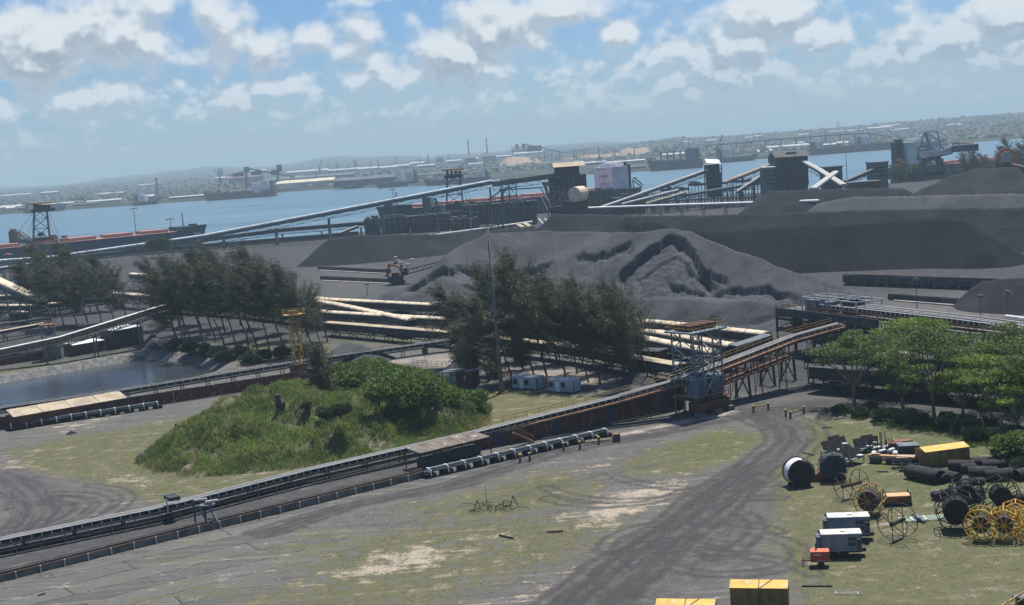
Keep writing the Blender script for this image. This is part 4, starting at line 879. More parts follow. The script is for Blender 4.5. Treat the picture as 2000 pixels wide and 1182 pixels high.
cl=[(345,665,2,1.2),(372,672,1,1.1),(398,676,0,1.05),(420,668,1,1.15),(440,680,3,.95),(462,682,0,1.0),(485,676,1,1.2),(505,688,3,.95),(528,690,0,1.0),(552,684,1,1.15),(612,690,0,.98),(632,694,1,.9),(590,682,3,.92),(395,648,3,.95),(440,650,0,1.1),(490,652,3,1.0),(545,655,0,1.1),(600,660,1,1.1),(640,668,2,1.0),(350,640,1,1.15),(470,636,1,1.3),(540,636,1,1.25),(410,632,2,1.3),(575,650,2,1.2)]
for i,(px,py,k,s) in enumerate(cl):
    lb='dark windswept casuarina in the clump between the pond and the hooded conveyors' if i not in (0,11) else {0:'leftmost casuarina of the large clump behind the pond, by the yellow stair',11:'rightmost casuarina of the large clump, beside the yellow lattice tower'}[i]
    plant(cas,k,px,py,s,random.uniform(-.5,.5),lb,GB)
GA='casuarina trees at the far left by the blue tower'
for i,(px,py,k,s) in enumerate([(100,630,1,1.15),(125,638,0,.95),(150,640,1,1.1),(172,632,2,1.3),(200,636,0,.9),(222,630,1,1.05),(248,626,2,1.2),(85,612,2,1.3),(140,608,1,1.2),(190,606,1,1.25),(236,604,1,1.1),(118,600,1,1.3),(165,598,0,1.1)]):
    plant(cas,k,px,py,s,random.uniform(-.5,.5),'dark casuarina in the far left clump behind the sloping brown gallery' if i else 'leftmost casuarina of the far left clump, by the thick pale gallery',GA)
GD='casuarinas on the skyline at the right edge'
for px,D,k,s in ((1838,1050,2,.8),(1852,1045,2,.9),(1896,1040,2,1.35),(1908,1046,4,1.8),(1922,1040,2,1.2),(1938,1050,4,1.2),(1968,1040,2,1.5),(1985,1046,0,1.25),(2005,1040,2,1.6),(2025,1040,0,1.3)):
    p=P(px,340,D);dup(cas[k],(p.x,p.y,0),random.uniform(-1,1),'dark casuarina silhouetted beside the white shiploader' if px<1950 else 'casuarina at the right photo edge beside the red-rimmed drum',s,GD)
# small conical conifer left of the dark shelter and dead stems on the mound
def make_acacia(seed,H,Rc,leaf,layers=3,dens=1.0):
    rng=np.random.default_rng(seed);rd_=random.Random(seed);tr=MB();C=[];Dr=[]
    fork=H*rd_.uniform(.22,.34);b0=V3((0,0,0));b1=V3((rd_.uniform(-.5,.5),rd_.uniform(-.4,.4),fork));taper(tr,[b0,b0.lerp(b1,.5)+V3((.1,0,0)),b1],.34,.24,8)
    npads=int(13*layers/3)
    for i in range(npads):
        az=2*math.pi*(i+rd_.random()*.7)/npads*2.618;rr=Rc*math.sqrt((i+.5)/npads)*.95
        hz_=H*(1-.30*(rr/Rc)**1.6)*rd_.uniform(.86,1.0)-(.16*H if i%4==3 else 0)
        e=V3((math.cos(az)*rr,math.sin(az)*rr,hz_));m=b1.lerp(e,.5)+V3((math.cos(az)*.5,math.sin(az)*.5,.08*H+rd_.uniform(-.4,.3)))
        taper(tr,[b1,m,e],.15,.03,5)
        pr=Rc*rd_.uniform(.30,.46);n=int(620*dens)
        a=rng.uniform(0,2*np.pi,n);r=pr*np.sqrt(rng.uniform(0,1,n))*(1+.18*np.sin(a*3+i));zz=rng.uniform(-.5,.55,n)*pr*.42*np.sqrt(np.clip(1-(r/pr/1.2)**2,0.05,1))+.10*pr
        # clumpy: keep points where a lumpy field is high
        px_,py_=e.x+r*np.cos(a),e.y+r*np.sin(a);kp=vnoise(px_*1.6+seed*10,py_*1.6+50)>.30
        for X_,Y_,Z_ in zip(px_[kp],py_[kp],zz[kp]): C.append((X_,Y_,e.z+Z_));Dr.append((rng.normal(),rng.normal(),rng.normal()*.35+.05))
    v,q=sprays(np.array(C),np.array(Dr),.36,.13,rng,.0)
    return local_tree('acacia_tree','x','tree',tr,M['gbark'],v,q,leaf,None)
aca=[make_acacia(11,12.5,6.2,aca_leaf),make_acacia(12,15.5,7.6,aca_leaf,4),make_acacia(13,8.5,4.2,aca_leaf2,3,.8),make_acacia(14,14,7.0,aca_leaf2,4)]
GE='flat-topped acacia trees along the road at the right'
ac=[(1668,795,0,1.0,'leftmost flat-topped acacia with forked pale trunk beside the road'),(1660,745,0,.8,None),(1825,815,1,.98,'tall acacia with a straight pale trunk behind the small black coal heap'),(1765,800,2,1.0,'small acacia with thin leaning trunk between the two largest acacias'),
 (1790,750,3,.92,None),(1880,820,2,.95,'thin-trunked small acacia right of the tall one'),(1940,838,3,.86,'acacia with thick pale trunk near the right photo edge'),(1990,850,2,1.05,'bright green young acacia at the right photo edge'),(1985,800,1,.92,None),(1735,775,1,.72,None),(1960,785,3,.8,None),(2050,840,1,.95,None)]
au=set()
for px,py,k,s,lb in ac:
    p=G(px,py,0);lb=lb or 'broad flat-topped acacia in the row in front of the dark galleries';rz=random.uniform(0,6)
    if k not in au: au.add(k);o=aca[k];o.location=p;o.rotation_euler=(0,0,rz);o.scale=(s,)*3;o['label']=lb;o['group']=GE
    else: dup(aca[k],p,rz,lb,s,GE)
# bushes: round leafy clump trees
def make_bush(seed,H,Rb,leaf,n=2600,trunk=True,L=.38,Wd=.15):
    rng=np.random.default_rng(seed);tr=MB();C=[];Dr=[];rd_=random.Random(seed)
    for i in range(9):
        az=i*2.4;r=Rb*rd_.uniform(.2,.72);e=V3((math.cos(az)*r,math.sin(az)*r,H*rd_.uniform(.45,.82)));taper(tr,[V3((0,0,-.4)),V3((e.x*.3,e.y*.3,e.z*.5)),e],.10,.02,5)
        pr=Rb*rd_.uniform(.34,.55);m=n//9;d=rng.normal(size=(m,3));d/=np.linalg.norm(d,axis=1)[:,None];rad=pr*rng.uniform(.45,1,m)[:,None]**.6
        pt=np.array(e)+d*rad*np.array([1,1,.8]);C.append(pt);Dr.append(d+rng.normal(size=(m,3))*.6+np.array([0,0,.3]))
    C=np.concatenate(C);Dr=np.concatenate(Dr);k=C[:,2]>-.1;v,q=sprays(C[k],Dr[k],L,Wd,rng,.1)
    return local_tree('bush','x','bush',tr,M['bark'],v,q,leaf,None)
bu=[make_bush(21,5.2,4.2,bush_leaf,5200),make_bush(22,3.0,2.4,bush_leaf,2600),make_bush(23,4.0,3.4,dbush_leaf,3600),make_bush(24,2.0,2.0,dbush_leaf,1800)]
bus=set()
def putbush(k,px,py,s,lb,group,zz=None,D=None,name='bush',cat='bush'):
    if D:
        p=P(px,py,D)
        if zz is not None:p.z=zz
    else:
        p=G(px,py,0)
        for _ in range(6): z=hnear(p.x,p.y);p=G(px,py,z)
    if k not in bus: bus.add(k);o=bu[k];o.location=p;o.rotation_euler=(0,0,random.uniform(0,6));o.scale=(s,s,s);o['label']=lb;o['group']=group;return o
    return dup(bu[k],p,random.uniform(0,6),lb,s,group)
GM='bushes on the green mound'
putbush(0,800,800,1.35,'largest round dark green bush, on the right shoulder of the mound',GM)
putbush(0,725,748,.95,'bright leafy bush at the top of the mound beside the panelled wall',GM)
putbush(0,850,815,1.0,'broad bush on the right slope of the mound below the dark hut',GM)
putbush(0,760,770,1.0,'bushy shrub left of the largest round bush on the mound',GM)
putbush(1,690,765,1.2,'small bush at the left of the mound top, right of the dark conifer',GM)
putbush(1,670,745,1.1,'small pale bush behind the mound next to the belt conveyor',GM)
for px,py in ((900,822),(880,800),(830,838),(780,850),(930,800),(740,790)): putbush(1,px,py,1.1,'small green shrub on the right slope of the mound',GM)
for px,py,k_ in ((640,822,2),(665,815,2),(735,830,2),(600,800,3)): putbush(k_,px,py,.55,'dark bush added in place of the eroded hollow on the mound front',GM)  # dark bushes added to stand for the dark eroded hollow
for px,py in ((520,815),(600,880),(430,870),(690,860)): putbush(1,px,py,.75,'low green shrub among the tall grass on the mound front',GM)
# dark conifer on the mound + stump
p=G(650,775,4);o=dup(cas[4],(p.x,p.y,hnear(p.x,p.y)),.4,'dark spiky young conifer on the mound crest below the yellow tower',.85,GM)
p=G(632,752,0);dup(cas[4],(p.x,p.y,0),1.4,'brownish young conifer behind the mound beside the belt conveyor',.8,GM)
for px,py in ((548,815),):
    p=G(px,py,5);z=hnear(p.x,p.y);b=MB();b.tube((p.x,p.y,z-.5),(p.x-.2,p.y,z+3.0),.75,9,.45);b.tube((p.x+.3,p.y,z-.3),(p.x+.9,p.y,z+1.6),.4,7,.25);one(b,'tree_stump',M['bark'],'dark dead tree stump standing on the mound','tree stump',(p.x,p.y,z))
p=G(346,855,0);b=MB();b.tube((p.x,p.y,0),(p.x,p.y,2.6),.32,8,.22);one(b,'tree_stump',cas_leaf,'short dark leafy post at the left foot of the mound','tree stump',(p.x,p.y,0))
b=MB();p=G(280,898,0);b.blob((p.x,p.y,.35),(1.3,1.0,.8),2,.12);one(b,'boulder',M['drk'],'black boulder at the left toe of the mound','boulder',(p.x,p.y,0))
# understory under the acacias
GU='dark shrubs under the acacias'
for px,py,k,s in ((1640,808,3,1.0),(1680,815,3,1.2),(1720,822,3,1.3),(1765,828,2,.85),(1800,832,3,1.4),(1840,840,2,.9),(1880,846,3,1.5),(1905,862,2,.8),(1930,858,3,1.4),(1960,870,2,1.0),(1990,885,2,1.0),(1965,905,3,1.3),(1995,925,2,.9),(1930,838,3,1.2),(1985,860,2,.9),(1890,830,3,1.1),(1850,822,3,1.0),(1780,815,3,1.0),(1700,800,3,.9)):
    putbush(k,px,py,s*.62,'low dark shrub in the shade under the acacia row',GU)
putbush(1,1985,905,1.3,'bright green shrub at the right photo edge in front of the dark shrubs',GU)
GP='shrubs under the casuarinas'
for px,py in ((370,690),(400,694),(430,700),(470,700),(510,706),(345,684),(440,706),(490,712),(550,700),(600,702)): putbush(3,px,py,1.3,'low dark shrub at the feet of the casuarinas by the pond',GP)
for px,py,D in ((1758,352,1060),(1775,350,1066),(1792,352,1060)): putbush(2,px,py,3.2,'olive green bush on the coal yard edge before the pale ship',GP,D=D,zz=0)
for px,py in ((300,490),(318,488)): putbush(2,px,py,1.8,'green tree crown showing over the long white-roofed gallery',GP,D=790)
for px,py in ((250,716),(262,712)):pass
# long grass and weeds over the mound: uncountable
def grasspatch(name,label,n,fn,L,Wd,leaf,seed,up=.8):
    rng=np.random.default_rng(seed);x,y=fn(rng,n);z=height(x,y);c=np.stack([x,y,z-.05],-1);d=np.stack([rng.normal(size=len(x))*.5,rng.normal(size=len(x))*.5,np.full(len(x),up)],-1)
    v,q=sprays(c,d,L,Wd,rng,.25);me=npmesh(name,v,q);me.materials.append(leaf);o=bpy.data.objects.new(name,me);COL.objects.link(o);o['kind']='stuff';o['label']=label;return o
gl=leafmat('tall grass',(.23,.30,.075),(.11,.165,.04),.12);gl2=leafmat('yellow grass',(.30,.28,.13),(.19,.20,.08),.12)
def inpoly(poly,marg=0,thr=None,sc=.3,sd_=3):
    def f(rng,n):
        lo,hi=poly.min(0),poly.max(0);x=rng.uniform(lo[0],hi[0],n);y=rng.uniform(lo[1],hi[1],n);k=sdist(x,y,poly)>marg
        if thr is not None:k&=fbm(x*sc,y*sc,3,sd_)>thr
        return x[k],y[k]
    return f
grasspatch('tall_grass','tall green grass and weeds covering the mound',210000,inpoly(MOUND,-.5,.33,.35),1.15,.055,gl,31,1.3)
grasspatch('tall_grass','tufts of rank yellowish grass on the mound',90000,inpoly(MOUND,-1.5,.46,.5,11),1.3,.05,gl2,32,1.4)
grasspatch('tall_grass','shaded weeds under the acacia row',50000,inpoly(polyG([(1600,800),(1700,798),(1850,812),(2060,830),(2060,960),(1960,910),(1850,850),(1700,830)]),0,.40,.35),.7,.09,bush_leaf,33)
grasspatch('reeds','brown reeds standing in the shallow end of the pond',2500,lambda r,n:(lambda c:(c.x+r.normal(size=n)*4.5,c.y+r.normal(size=n)*2.2))(G(268,718,-1.9)),2.0,.06,cas_leaf2,34)
grasspatch('weeds','green weeds growing along the concrete trough',9000,lambda r,n:(lambda f:(T_[0].x+(T_[2].x-T_[0].x)*f+r.normal(size=n)*.5+.2,T_[0].y+(T_[2].y-T_[0].y)*f+1.1+r.normal(size=n)*.35))(np.clip(r.normal(.35,.2,n),0,1)),.4,.05,gl,35)
grasspatch('weeds','scattered weeds along the pond bank road',7000,inpoly(polyG([(0,722),(210,686),(290,674),(380,664),(640,668),(650,700),(395,689),(280,684),(215,694),(0,731)]),0,.4,.3),.5,.07,gl,36)

FIELD=polyG([(1500,880),(1560,825),(1850,845),(2080,860),(2080,1230),(1600,1230),(1550,1130),(1490,1010)])
grasspatch('grass_tufts','short dry grass tufts over the equipment field',70000,inpoly(FIELD,0,.36,.5,61),.13,.05,leafmat('dry tufts',(.15,.16,.06),(.22,.20,.11),.2),41,.9)
LAWN=polyG([(560,1110),(760,1030),(850,990),(960,945),(1150,905),(1300,865),(1490,845),(1400,915),(1290,985),(1120,1100),(850,1200),(500,1200)])
grasspatch('grass_tufts','sparse grass tufts on the worn middle of the yard',70000,inpoly(LAWN,0,.42,.5,62),.13,.05,leafmat('sparse tufts',(.12,.14,.05),(.20,.18,.10),.2),42,.9)
WEST=polyG([(10,880),(150,850),(300,825),(420,800),(330,900),(420,940),(700,905),(960,850),(880,880),(420,975),(290,990),(120,935)])
grasspatch('grass_tufts','grass tufts on the flat ground left of the mound',45000,inpoly(WEST,0,.38,.5,63),.15,.055,leafmat('west tufts',(.13,.16,.05),(.20,.19,.09),.2),43,.9)
# loose stones and coal lumps
rng=np.random.default_rng(77);x=rng.uniform(-75,60,26000);y=rng.uniform(122,232,26000);k=fbm(x*.12,y*.12,4,71)>.5;x,y=x[k],y[k];z=height(x,y);n=len(x);r=rng.uniform(.03,.10,n)
v=np.stack([np.stack([x-r,y-r*.6,z],-1),np.stack([x+r,y-r*.5,z],-1),np.stack([x,y+r,z],-1),np.stack([x+r*.2,y,z+r*.9],-1)],1).reshape(-1,3);b0=np.arange(n)*4
q=np.concatenate([np.stack([b0,b0+1,b0+3],-1),np.stack([b0+1,b0+2,b0+3],-1),np.stack([b0+2,b0,b0+3],-1)])
me=npmesh('loose_stones',v,q,3);sm,t,b=base('stones');b.inputs['Roughness'].default_value=.95;b.inputs['Specular IOR Level'].default_value=.1;g_=nn(t,'ShaderNodeNewGeometry');t.links.new(mixc(t,ramp(t,g_.outputs['Random Per Island'],.35,.8),(.03,.03,.03),(.20,.185,.165)),b.inputs['Base Color']);me.materials.append(sm)
o=bpy.data.objects.new('loose_stones',me);COL.objects.link(o);o['kind']='stuff';o['label']='loose stones and coal lumps strewn over the yard'
def pxw(n,D): return n*D/F
def BXm(mb,px0,py0,px1,py1,D,dep,rz=0):
    "upright block whose front spans a pixel rectangle at distance D"
    c=P((px0+px1)/2,py1,D);w=pxw(px1-px0,D);h=pxw(py1-py0,D);mb.box((c.x,c.y+dep/2,c.z+h/2),(w,dep,h),rz);return c,w,h
def text(parent,s,loc,size,rot,m,name='lettering'):
    cu=bpy.data.curves.new(name,'FONT');cu.body=s;cu.size=size;cu.extrude=.02;cu.align_x='CENTER';cu.align_y='CENTER'
    cu.materials.append(m);o=bpy.data.objects.new(name,cu);COL.objects.link(o)
    me=bpy.data.meshes.new_from_object(o);bpy.data.objects.remove(o);me.materials.clear();me.materials.append(m)
    o=bpy.data.objects.new(name,me);COL.objects.link(o);o.parent=parent;o.location=loc;o.rotation_euler=rot;return o
blk=mat('black paint',(.02,.02,.022),(.03,.03,.032),.5);hullb=mat('navy hull',(.022,.04,.075),(.03,.045,.07),.06,stretch=(1,1,4),c3=(.05,.05,.06),sc3=.4)
hullr=mat('red hull',(.16,.045,.035),(.11,.04,.035),.1);deckr=mat('red oxide deck',(.40,.17,.13),(.28,.11,.09),.2,c3=(.50,.36,.32),sc3=.6);shipw=mat('ship white',(.72,.70,.74),(.60,.58,.62),.15);shipg=mat('ship pale green',(.50,.60,.56),(.42,.5,.47),.15)
orange=mat('orange paint',(.62,.16,.07),(.5,.13,.06),.8)
def ship(label,bow,ang,L,B,H,mh,md=None,mw=None,house=True,hh=17,funnel=None,draft=.4,n=7,hatch=True,group=None,crane=0,simple=False,ztop=None,hl=14):
    "bow tip at `bow` (world), heading ang; hull in local frame with +x to the bow"
    md=md or deckr;mw=mw or shipw;zw=-3.0
    t=thing('cargo_ship',label,'ship',(bow.x-math.cos(ang)*L/2,bow.y-math.sin(ang)*L/2,zw),ang,group,local=True)
    b=MB();prof=[(-L/2,B*.36),(-L/2+8,B*.5),(L*.32,B*.5),(L*.42,B*.36),(L*.48,B*.13),(L/2,0)]
    def outline(z,rake,sh=1): return [(x+(rake if x>L*.4 else 0)*( (x-L*.4)/(L*.1) if x>L*.4 else 0),y*sh,z) for x,y in prof]+[(x+(rake if x>L*.4 else 0)*((x-L*.4)/(L*.1) if x>L*.4 else 0),-y*sh,z) for x,y in reversed(prof[:-1])]
    def shell(z0,z1,r0,r1,s0=1,s1=1,cap=True):
        m_=MB();a=outline(z0,r0,s0);c=outline(z1,r1,s1);k=len(a);m_.add(a+c,[(i,(i+1)%k,k+(i+1)%k,k+i) for i in range(k)]+([tuple(range(k,2*k))] if cap else []));return m_
    shell(-1,H*draft,-5,-3).build('lower_hull',hullr,t);shell(H*draft+.01,H,-3,0).build('hull',mh,t)
    f=MB();fp=[(L*.40,B*.40),(L*.44,B*.30),(L*.48,B*.13),(L/2,0)];a=[(x,y,H+.01) for x,y in fp]+[(x,-y,H+.01) for x,y in reversed(fp[:-1])];c=[(x+ (1.2 if x>L*.47 else .3),y*1.03,H+2.8) for x,y,_ in a];k=len(a);f.add(a+c,[(i,(i+1)%k,k+(i+1)%k,k+i) for i in range(k)]+[tuple(range(k,2*k))]);f.build('forecastle',mh,t)
    d=MB();d.box((-L*.03,0,H+.1),(L*.84,B*.96,.2));d.build('deck',md,t)
    if hatch:
        x0,x1=-L/2+30,L*.385;st=(x1-x0)/n
        for k in range(n): h=MB();h.box((x0+st*(k+.5),0,H+1.2),(st*.72,B*.56,2.0));h.build('hatch_cover',md,t)
        r=MB()
        for s_ in (-1,1):
            r.beam((-L/2+28,s_*B*.49,H+1.3),(L*.40,s_*B*.49,H+1.3),.25)
            for k in range(24): x=-L/2+28+(L*.9-28)*k/24;r.beam((x,s_*B*.49,H+.2),(x,s_*B*.49,H+1.3),.15)
        if not simple:r.build('bulwark_rail',M['palet'],t)
    m_=MB();m_.tube((L*.43,0,H+2.8),(L*.43,0,H+13),.7,8,.45);m_.beam((L*.43,-2.2,H+10),(L*.43,2.2,H+10),.5);m_.box((L*.43,0,H+11.6),(2,3,.5));m_.build('foremast',mw,t)
    w=MB();w.box((L*.46,0,H+3.4),(5,4,1.2));w.build('windlass',blk,t)
    if house:
        hx=-L/2+19;b=MB();b.box((hx,0,H+hh/2+.2),(hl,B*.86,hh));b.box((hx-1,0,H+hh+1.6),(10,B*.6,2.8));b.box((hx+2,0,H+hh-.8+.9),(7,B*1.02,.5));hs=b.build('superstructure',mw,t)
        if not simple:
            for r_ in range(4):
                wb=MB()
                for k in range(9):
                    if (k*7+r_*3)%5==0: continue
                    wb.box((hx+7.06,-B*.36+B*.72*k/8,H+2.6+r_*3.4),(.1,.8,.8))
                wb.build('portholes',M['glass'],hs)
            wb=MB();wb.box((hx+4.05,0,H+hh+2.0),(.1,B*.52,1.0));wb.build('bridge_windows',M['glass'],hs)
            for k in range(4): db=MB();db.box((hx-9.5,0,H+2.5+k*3.4),(6,B*.8,.3));db.box((hx-8.5,0,H+1+k*3.4),(3,B*.5,3));db.build('aft_deck',mw,hs)
            rb=MB();rb.tube((hx,B*.12,H+hh+3),(hx,B*.12,H+hh+10),.35,6);rb.beam((hx,B*.12-2,H+hh+8),(hx,B*.12+2,H+hh+8),.3);rb.blob((hx+1,-B*.2,H+hh+4.2),1.3,2,0);rb.build('radar_mast',mw,t)
        fb=MB();fb.box((hx-hl/2-5,0,H+hh*.5),(7,8,hh+2));fb.box((hx-hl/2-4,0,H+hh+2),(4,5,2.5));fb.build('funnel',funnel or blk,t)
        lb=MB();lb.box((-L/2+2.5,-B*.2,H+5),(9,2.4,2.4),ry=.5);lb.build('lifeboat',orange,t)
    for k in range(crane):
        x=-L/2+30+(L*.8-30)*(k+.5)/crane;cb=MB();cb.tube((x,0,H),(x,0,H+14),1.3,8);cb.box((x,0,H+14),(4,3.5,3));cb.beam((x+1,0,H+13),(x+18,2,H+20),.9);cb.build('deck_crane',mw,t)
    return t
s1=ship('navy bulk carrier with red oxide deck, its bow right of the left shiploader',P(401,438,945),math.atan2(70,118),228,32,12.2,hullb,draft=.2)
text(s1,'OCEANIC',(228/2-11,-7.6,9.5),2.3,(R(90),0,R(-34)),M['paint'],'bow_lettering')
s2=ship('dark navy bulk carrier behind the long gallery with white accommodation block',P(737,404,945),math.pi+R(27),214,32,15.5,hullb,draft=.2)
hx=-214/2+19
text(s2,'EL MELODI',(hx+7.2,0,15.5+10.2),2.6,(R(90),0,R(90)),M['navy'],'house_lettering')
text(s2,'SAFETY FIRST',(hx+9.0+.3,0,15.5+15.6),1.8,(R(90),0,R(90)),M['navy'],'house_lettering')
text(s2,'NO SMOKING',(hx+7.2,0,15.5+4.6),1.2,(R(90),0,R(90)),M['navy'],'house_lettering')
s3=ship('white-green ship superstructure with ringed emblem and black funnel behind the right coal hill',P(2172,280,1150),R(10),200,32,13,hullb,mw=shipg,hh=20,draft=.3,hl=25)
hx=-100+19
eb=MB();eb.ring((hx-1,-32*.43-.1,13+14),(0,1,0),2.6,1.0,24,.15);eb.box((hx-1,-32*.43-.1,13+14),(2.2,.1,2.2),ry=.8);eb.build('emblem',M['navy'],s3)
# quayside gallery legs already stand on the ground; shiploaders
def loader_left(label,ax_,ay_,D,roofm):
    q=lambda dx,dy,dd=0:P(ax_+dx,ay_+dy,D+dd)
    t=thing('shiploader',label,'shiploader',gz(P(ax_,ay_,D)))
    lg=MB()
    for dd in (0,11):
        for (a,b) in (((-12,0),(-10,-78)),((22,0),(13,-78))):
            p0=q(*a,dd);p1=q(*b,dd);lg.beam((p0.x,p0.y,0),p0,1.3);lg.beam(p0,p1,1.1)
        for k in range(3):
            y0,y1=-14-k*20,-34-k*20;lg.beam(q(-12,y0,dd),q(15-k,y1,dd),.4);lg.beam(q(19-k*2,y0,dd),q(-11,y1,dd),.4);lg.beam(q(-12,y1,dd),q(16,y1,dd),.4)
    lg.build('tower',M['gsteel'],t)
    tp=MB();BXm(tp,ax_-16,ay_-72,ax_+19,ay_-66,D-1,13);
    for k in range(4): BXm(tp,ax_-12+k*8,ay_-80,ax_-8+k*8,ay_-72,D+2,6)
    tp.build('top_machinery',M['dsteel'],t)
    rf=MB();BXm(rf,ax_-20,ay_-84,ax_+22,ay_-81,D-2,14);rf.build('roof',roofm,t)
    bm_=MB();pts=[q(-10,5),q(-22,-14),q(-38,-26),q(-50,-27)]
    for dd in (0,5):
        e=[p+V3((0,dd,0)) for p in pts]
        for a,b in zip(e[:-1],e[1:]):
            bm_.beam(a,b,.7);bm_.beam(a-V3((0,0,4)),b-V3((0,0,4)),.6)
            for k in range(4): c=a.lerp(b,k/4);c2=a.lerp(b,(k+1)/4);bm_.beam(c,c-V3((0,0,4)),.3);bm_.beam(c,c2-V3((0,0,4)),.3)
    for p_ in pts: bm_.beam(p_,p_+V3((0,5,0)),.5)
    bm_.build('boom',M['palet'],t)
    ch=MB();BXm(ch,ax_-58,ay_-28,ax_-42,ay_-2,D-1,8);c=q(-40,0);ch.tube(c,c+V3((0,0,-9)),1.6,8);BXm(ch,ax_-36,ay_-12,ax_-24,ay_-4,D-2,5);BXm(ch,ax_-58,ay_-32,ax_-50,ay_-28,D,5);ch.build('chute',M['gsteel'],t)
    for (a,b) in (((-12,-66),(-40,-28)),((-10,-60),(-22,-22)),((18,-70),(38,-18)),((16,-64),(30,-14))): cb=MB();cb.beam(q(*a,5),q(*b,5),.16);cb.build('stay_cable',M['dsteel'],t)
    ms=MB();rr=random.Random(int(ax_))
    for k in range(13):
        x=rr.uniform(-8,52);y=rr.uniform(-22,4)-8*(x<20);w=rr.uniform(4,12);h=rr.uniform(4,10);BXm(ms,ax_+x,ay_+y,ax_+x+w,ay_+y+h,D+rr.uniform(-2,8),5)
    BXm(ms,ax_-10,ay_-16,ax_+26,ay_-6,D,11);BXm(ms,ax_-14,ay_-2,ax_+60,ay_+8,D+2,12);ms.build('machine_deck',M['rustl'] if ax_<300 else M['drk'],t)
    for s_ in (-10,20,48):
        p=q(s_,5,6);l=MB();l.beam((p.x,p.y,0),(p.x,p.y,max(p.z,1)),1.2);l.build('leg',M['gsteel'],t)
    return t
loader_left('green-grey shiploader with tall braced tower and yellowish cap at the far left',77,480,885,M['yel'])
loader_left('green-grey shiploader half hidden behind the long white-roofed gallery',884,414,905,M['yel'])
# right-hand shiploader with pale A-frame
t=thing('shiploader','white A-frame shiploader with long grey boom in front of the white-green ship','shiploader',gz(P(1825,340,800)));q=lambda x,y,dd=0:P(x,y,800+dd)
a=MB()
for pr in (((1806,258),(1857,286)),((1830,256),(1880,284)),((1836,270),(1852,269)),((1806,258),(1830,256))): a.beam(q(*pr[0],0 if pr[0][0]<1820 else 3),q(*pr[1],0 if pr[0][0]<1820 else 3),1.7,.8)
a.build('stay_beam',M['paint'],t)
a=MB()
for pr in (((1806,258),(1791,298)),((1808,262),(1822,292)),((1791,298),(1802,318)),((1806,258),(1818,300)),((1791,290),(1818,288)),((1830,256),(1838,290))): a.beam(q(*pr[0]),q(*pr[1]),.9)
for k in range(7): a.beam(q(1795+k*8,300),q(1795+k*8,284),.4);a.beam(q(1795,285+k%2*8),q(1853,283+k%2*8),.35)
a.build('mast_frame',M['palet'],t)
a=MB();a.beam(q(1800,309),q(1858,296),3.5,3.0);a.beam(q(1857,292),q(1909,288),4.0,3.6);a.build('boom',M['steel'],t);a=MB();a.beam(q(1857,284.5),q(1909,281),6,.6);a.build('boom_roof',M['paint'],t)
a=MB()
for k in range(9):
    x=1800+k*6.5;a.beam(q(x,308-k*1.4,-2),q(x+6,297-k*1.2,-2),.45);a.beam(q(x+6,308-k*1.4,-2),q(x,297-k*1.2,-2),.45)
for dd in (-2,5): a.beam(q(1798,298,dd),q(1858,287,dd),.7);a.beam(q(1798,308,dd),q(1858,298,dd),.7)
a.beam(q(1812,262),q(1828,290),.7);a.beam(q(1822,268),q(1842,290),.6);a.beam(q(1796,292),q(1856,284),.8);a.build('truss',M['paint'],t)
a=MB();[BXm(a,1862+k*9,279,1867+k*9,283,799,3) for k in range(5)];a.build('boom_vent',M['rustl'],t)
a=MB();BXm(a,1798,302,1838,311,802,8);BXm(a,1800,310,1810,342,800,4);BXm(a,1834,310,1844,344,800,4);BXm(a,1803,290,1818,300,803,5);a.beam(q(1808,318),q(1822,309),1.5);a.beam(q(1836,318),q(1824,309),1.5);a.build('portal',M['steel'],t)
a=MB();BXm(a,1806,336,1843,343,798,10);a.build('bogie',M['drk'],t)
# stacker with drum counterweight
t=thing('stacker','stacker with brown mast, long thin boom and big silver drum above the coal','stacker',gz(P(1085,400,745)));q=lambda x,y,dd=0:P(x,y,745+dd)
a=MB();
for dd in (0,4): a.beam(q(1060,356,dd),q(1083,410,dd),2.0,1.2)
a.build('mast',M['rustl'],t)
a=MB();
for dd in (0,5):
    for pr in (((1062,362),(1120,374)),((1066,372),(1122,380)),((1076,398),(1115,388)),((1064,364),(1080,404)),((1083,404),(1100,376)),((1100,376),(1108,392)),((1092,370),(1076,394)),((1112,374),(1100,394))): a.beam(q(*pr[0],dd),q(*pr[1],dd),.45)
a.build('counter_frame',M['steel'],t)
a=MB();c=q(1127,379);a.tube(c+V3((-1.8,-3.6,0)),c+V3((3.2,3.4,0)),4.2,24);a.build('counterweight_drum',M['cream'],t,smooth=False)
a=MB();
for dd in (0,2.5): a.beam(q(1060,366,dd),q(1000,370,dd),.7);a.beam(q(1000,369,dd),q(975,371,dd),.9);a.beam(q(980,371,dd),q(952,392,dd),.8)
a.build('boom',M['gsteel'],t)
a=MB();a.beam(q(1055,366),q(1082,408),.9);a.beam(q(1057,384),q(1070,410),.5);a.build('curved_arm',M['paint'],t)
a=MB();BXm(a,1072,404,1098,412,745,9);BXm(a,1105,392,1148,409,748,6);a.beam(gz(q(1085,411)),q(1085,411),3,3);a.build('base',M['drk'],t)
t=thing('support_mast','pale green lattice mast carrying the thin stacker boom','mast',gz(P(977,440,760)));a=MB();p0=gz(P(981,440,760));a.beam(p0,P(982,372,760),1.0);a.beam(gz(P(970,440,755)),P(980,376,758),.6);a.beam(P(974,400,757),P(983,400,760),.5);a.build('post',M['gsteel'],t);a=MB();a.box(P(982,372,760),(4,3,1));a.build('head',M['gsteel'],t)
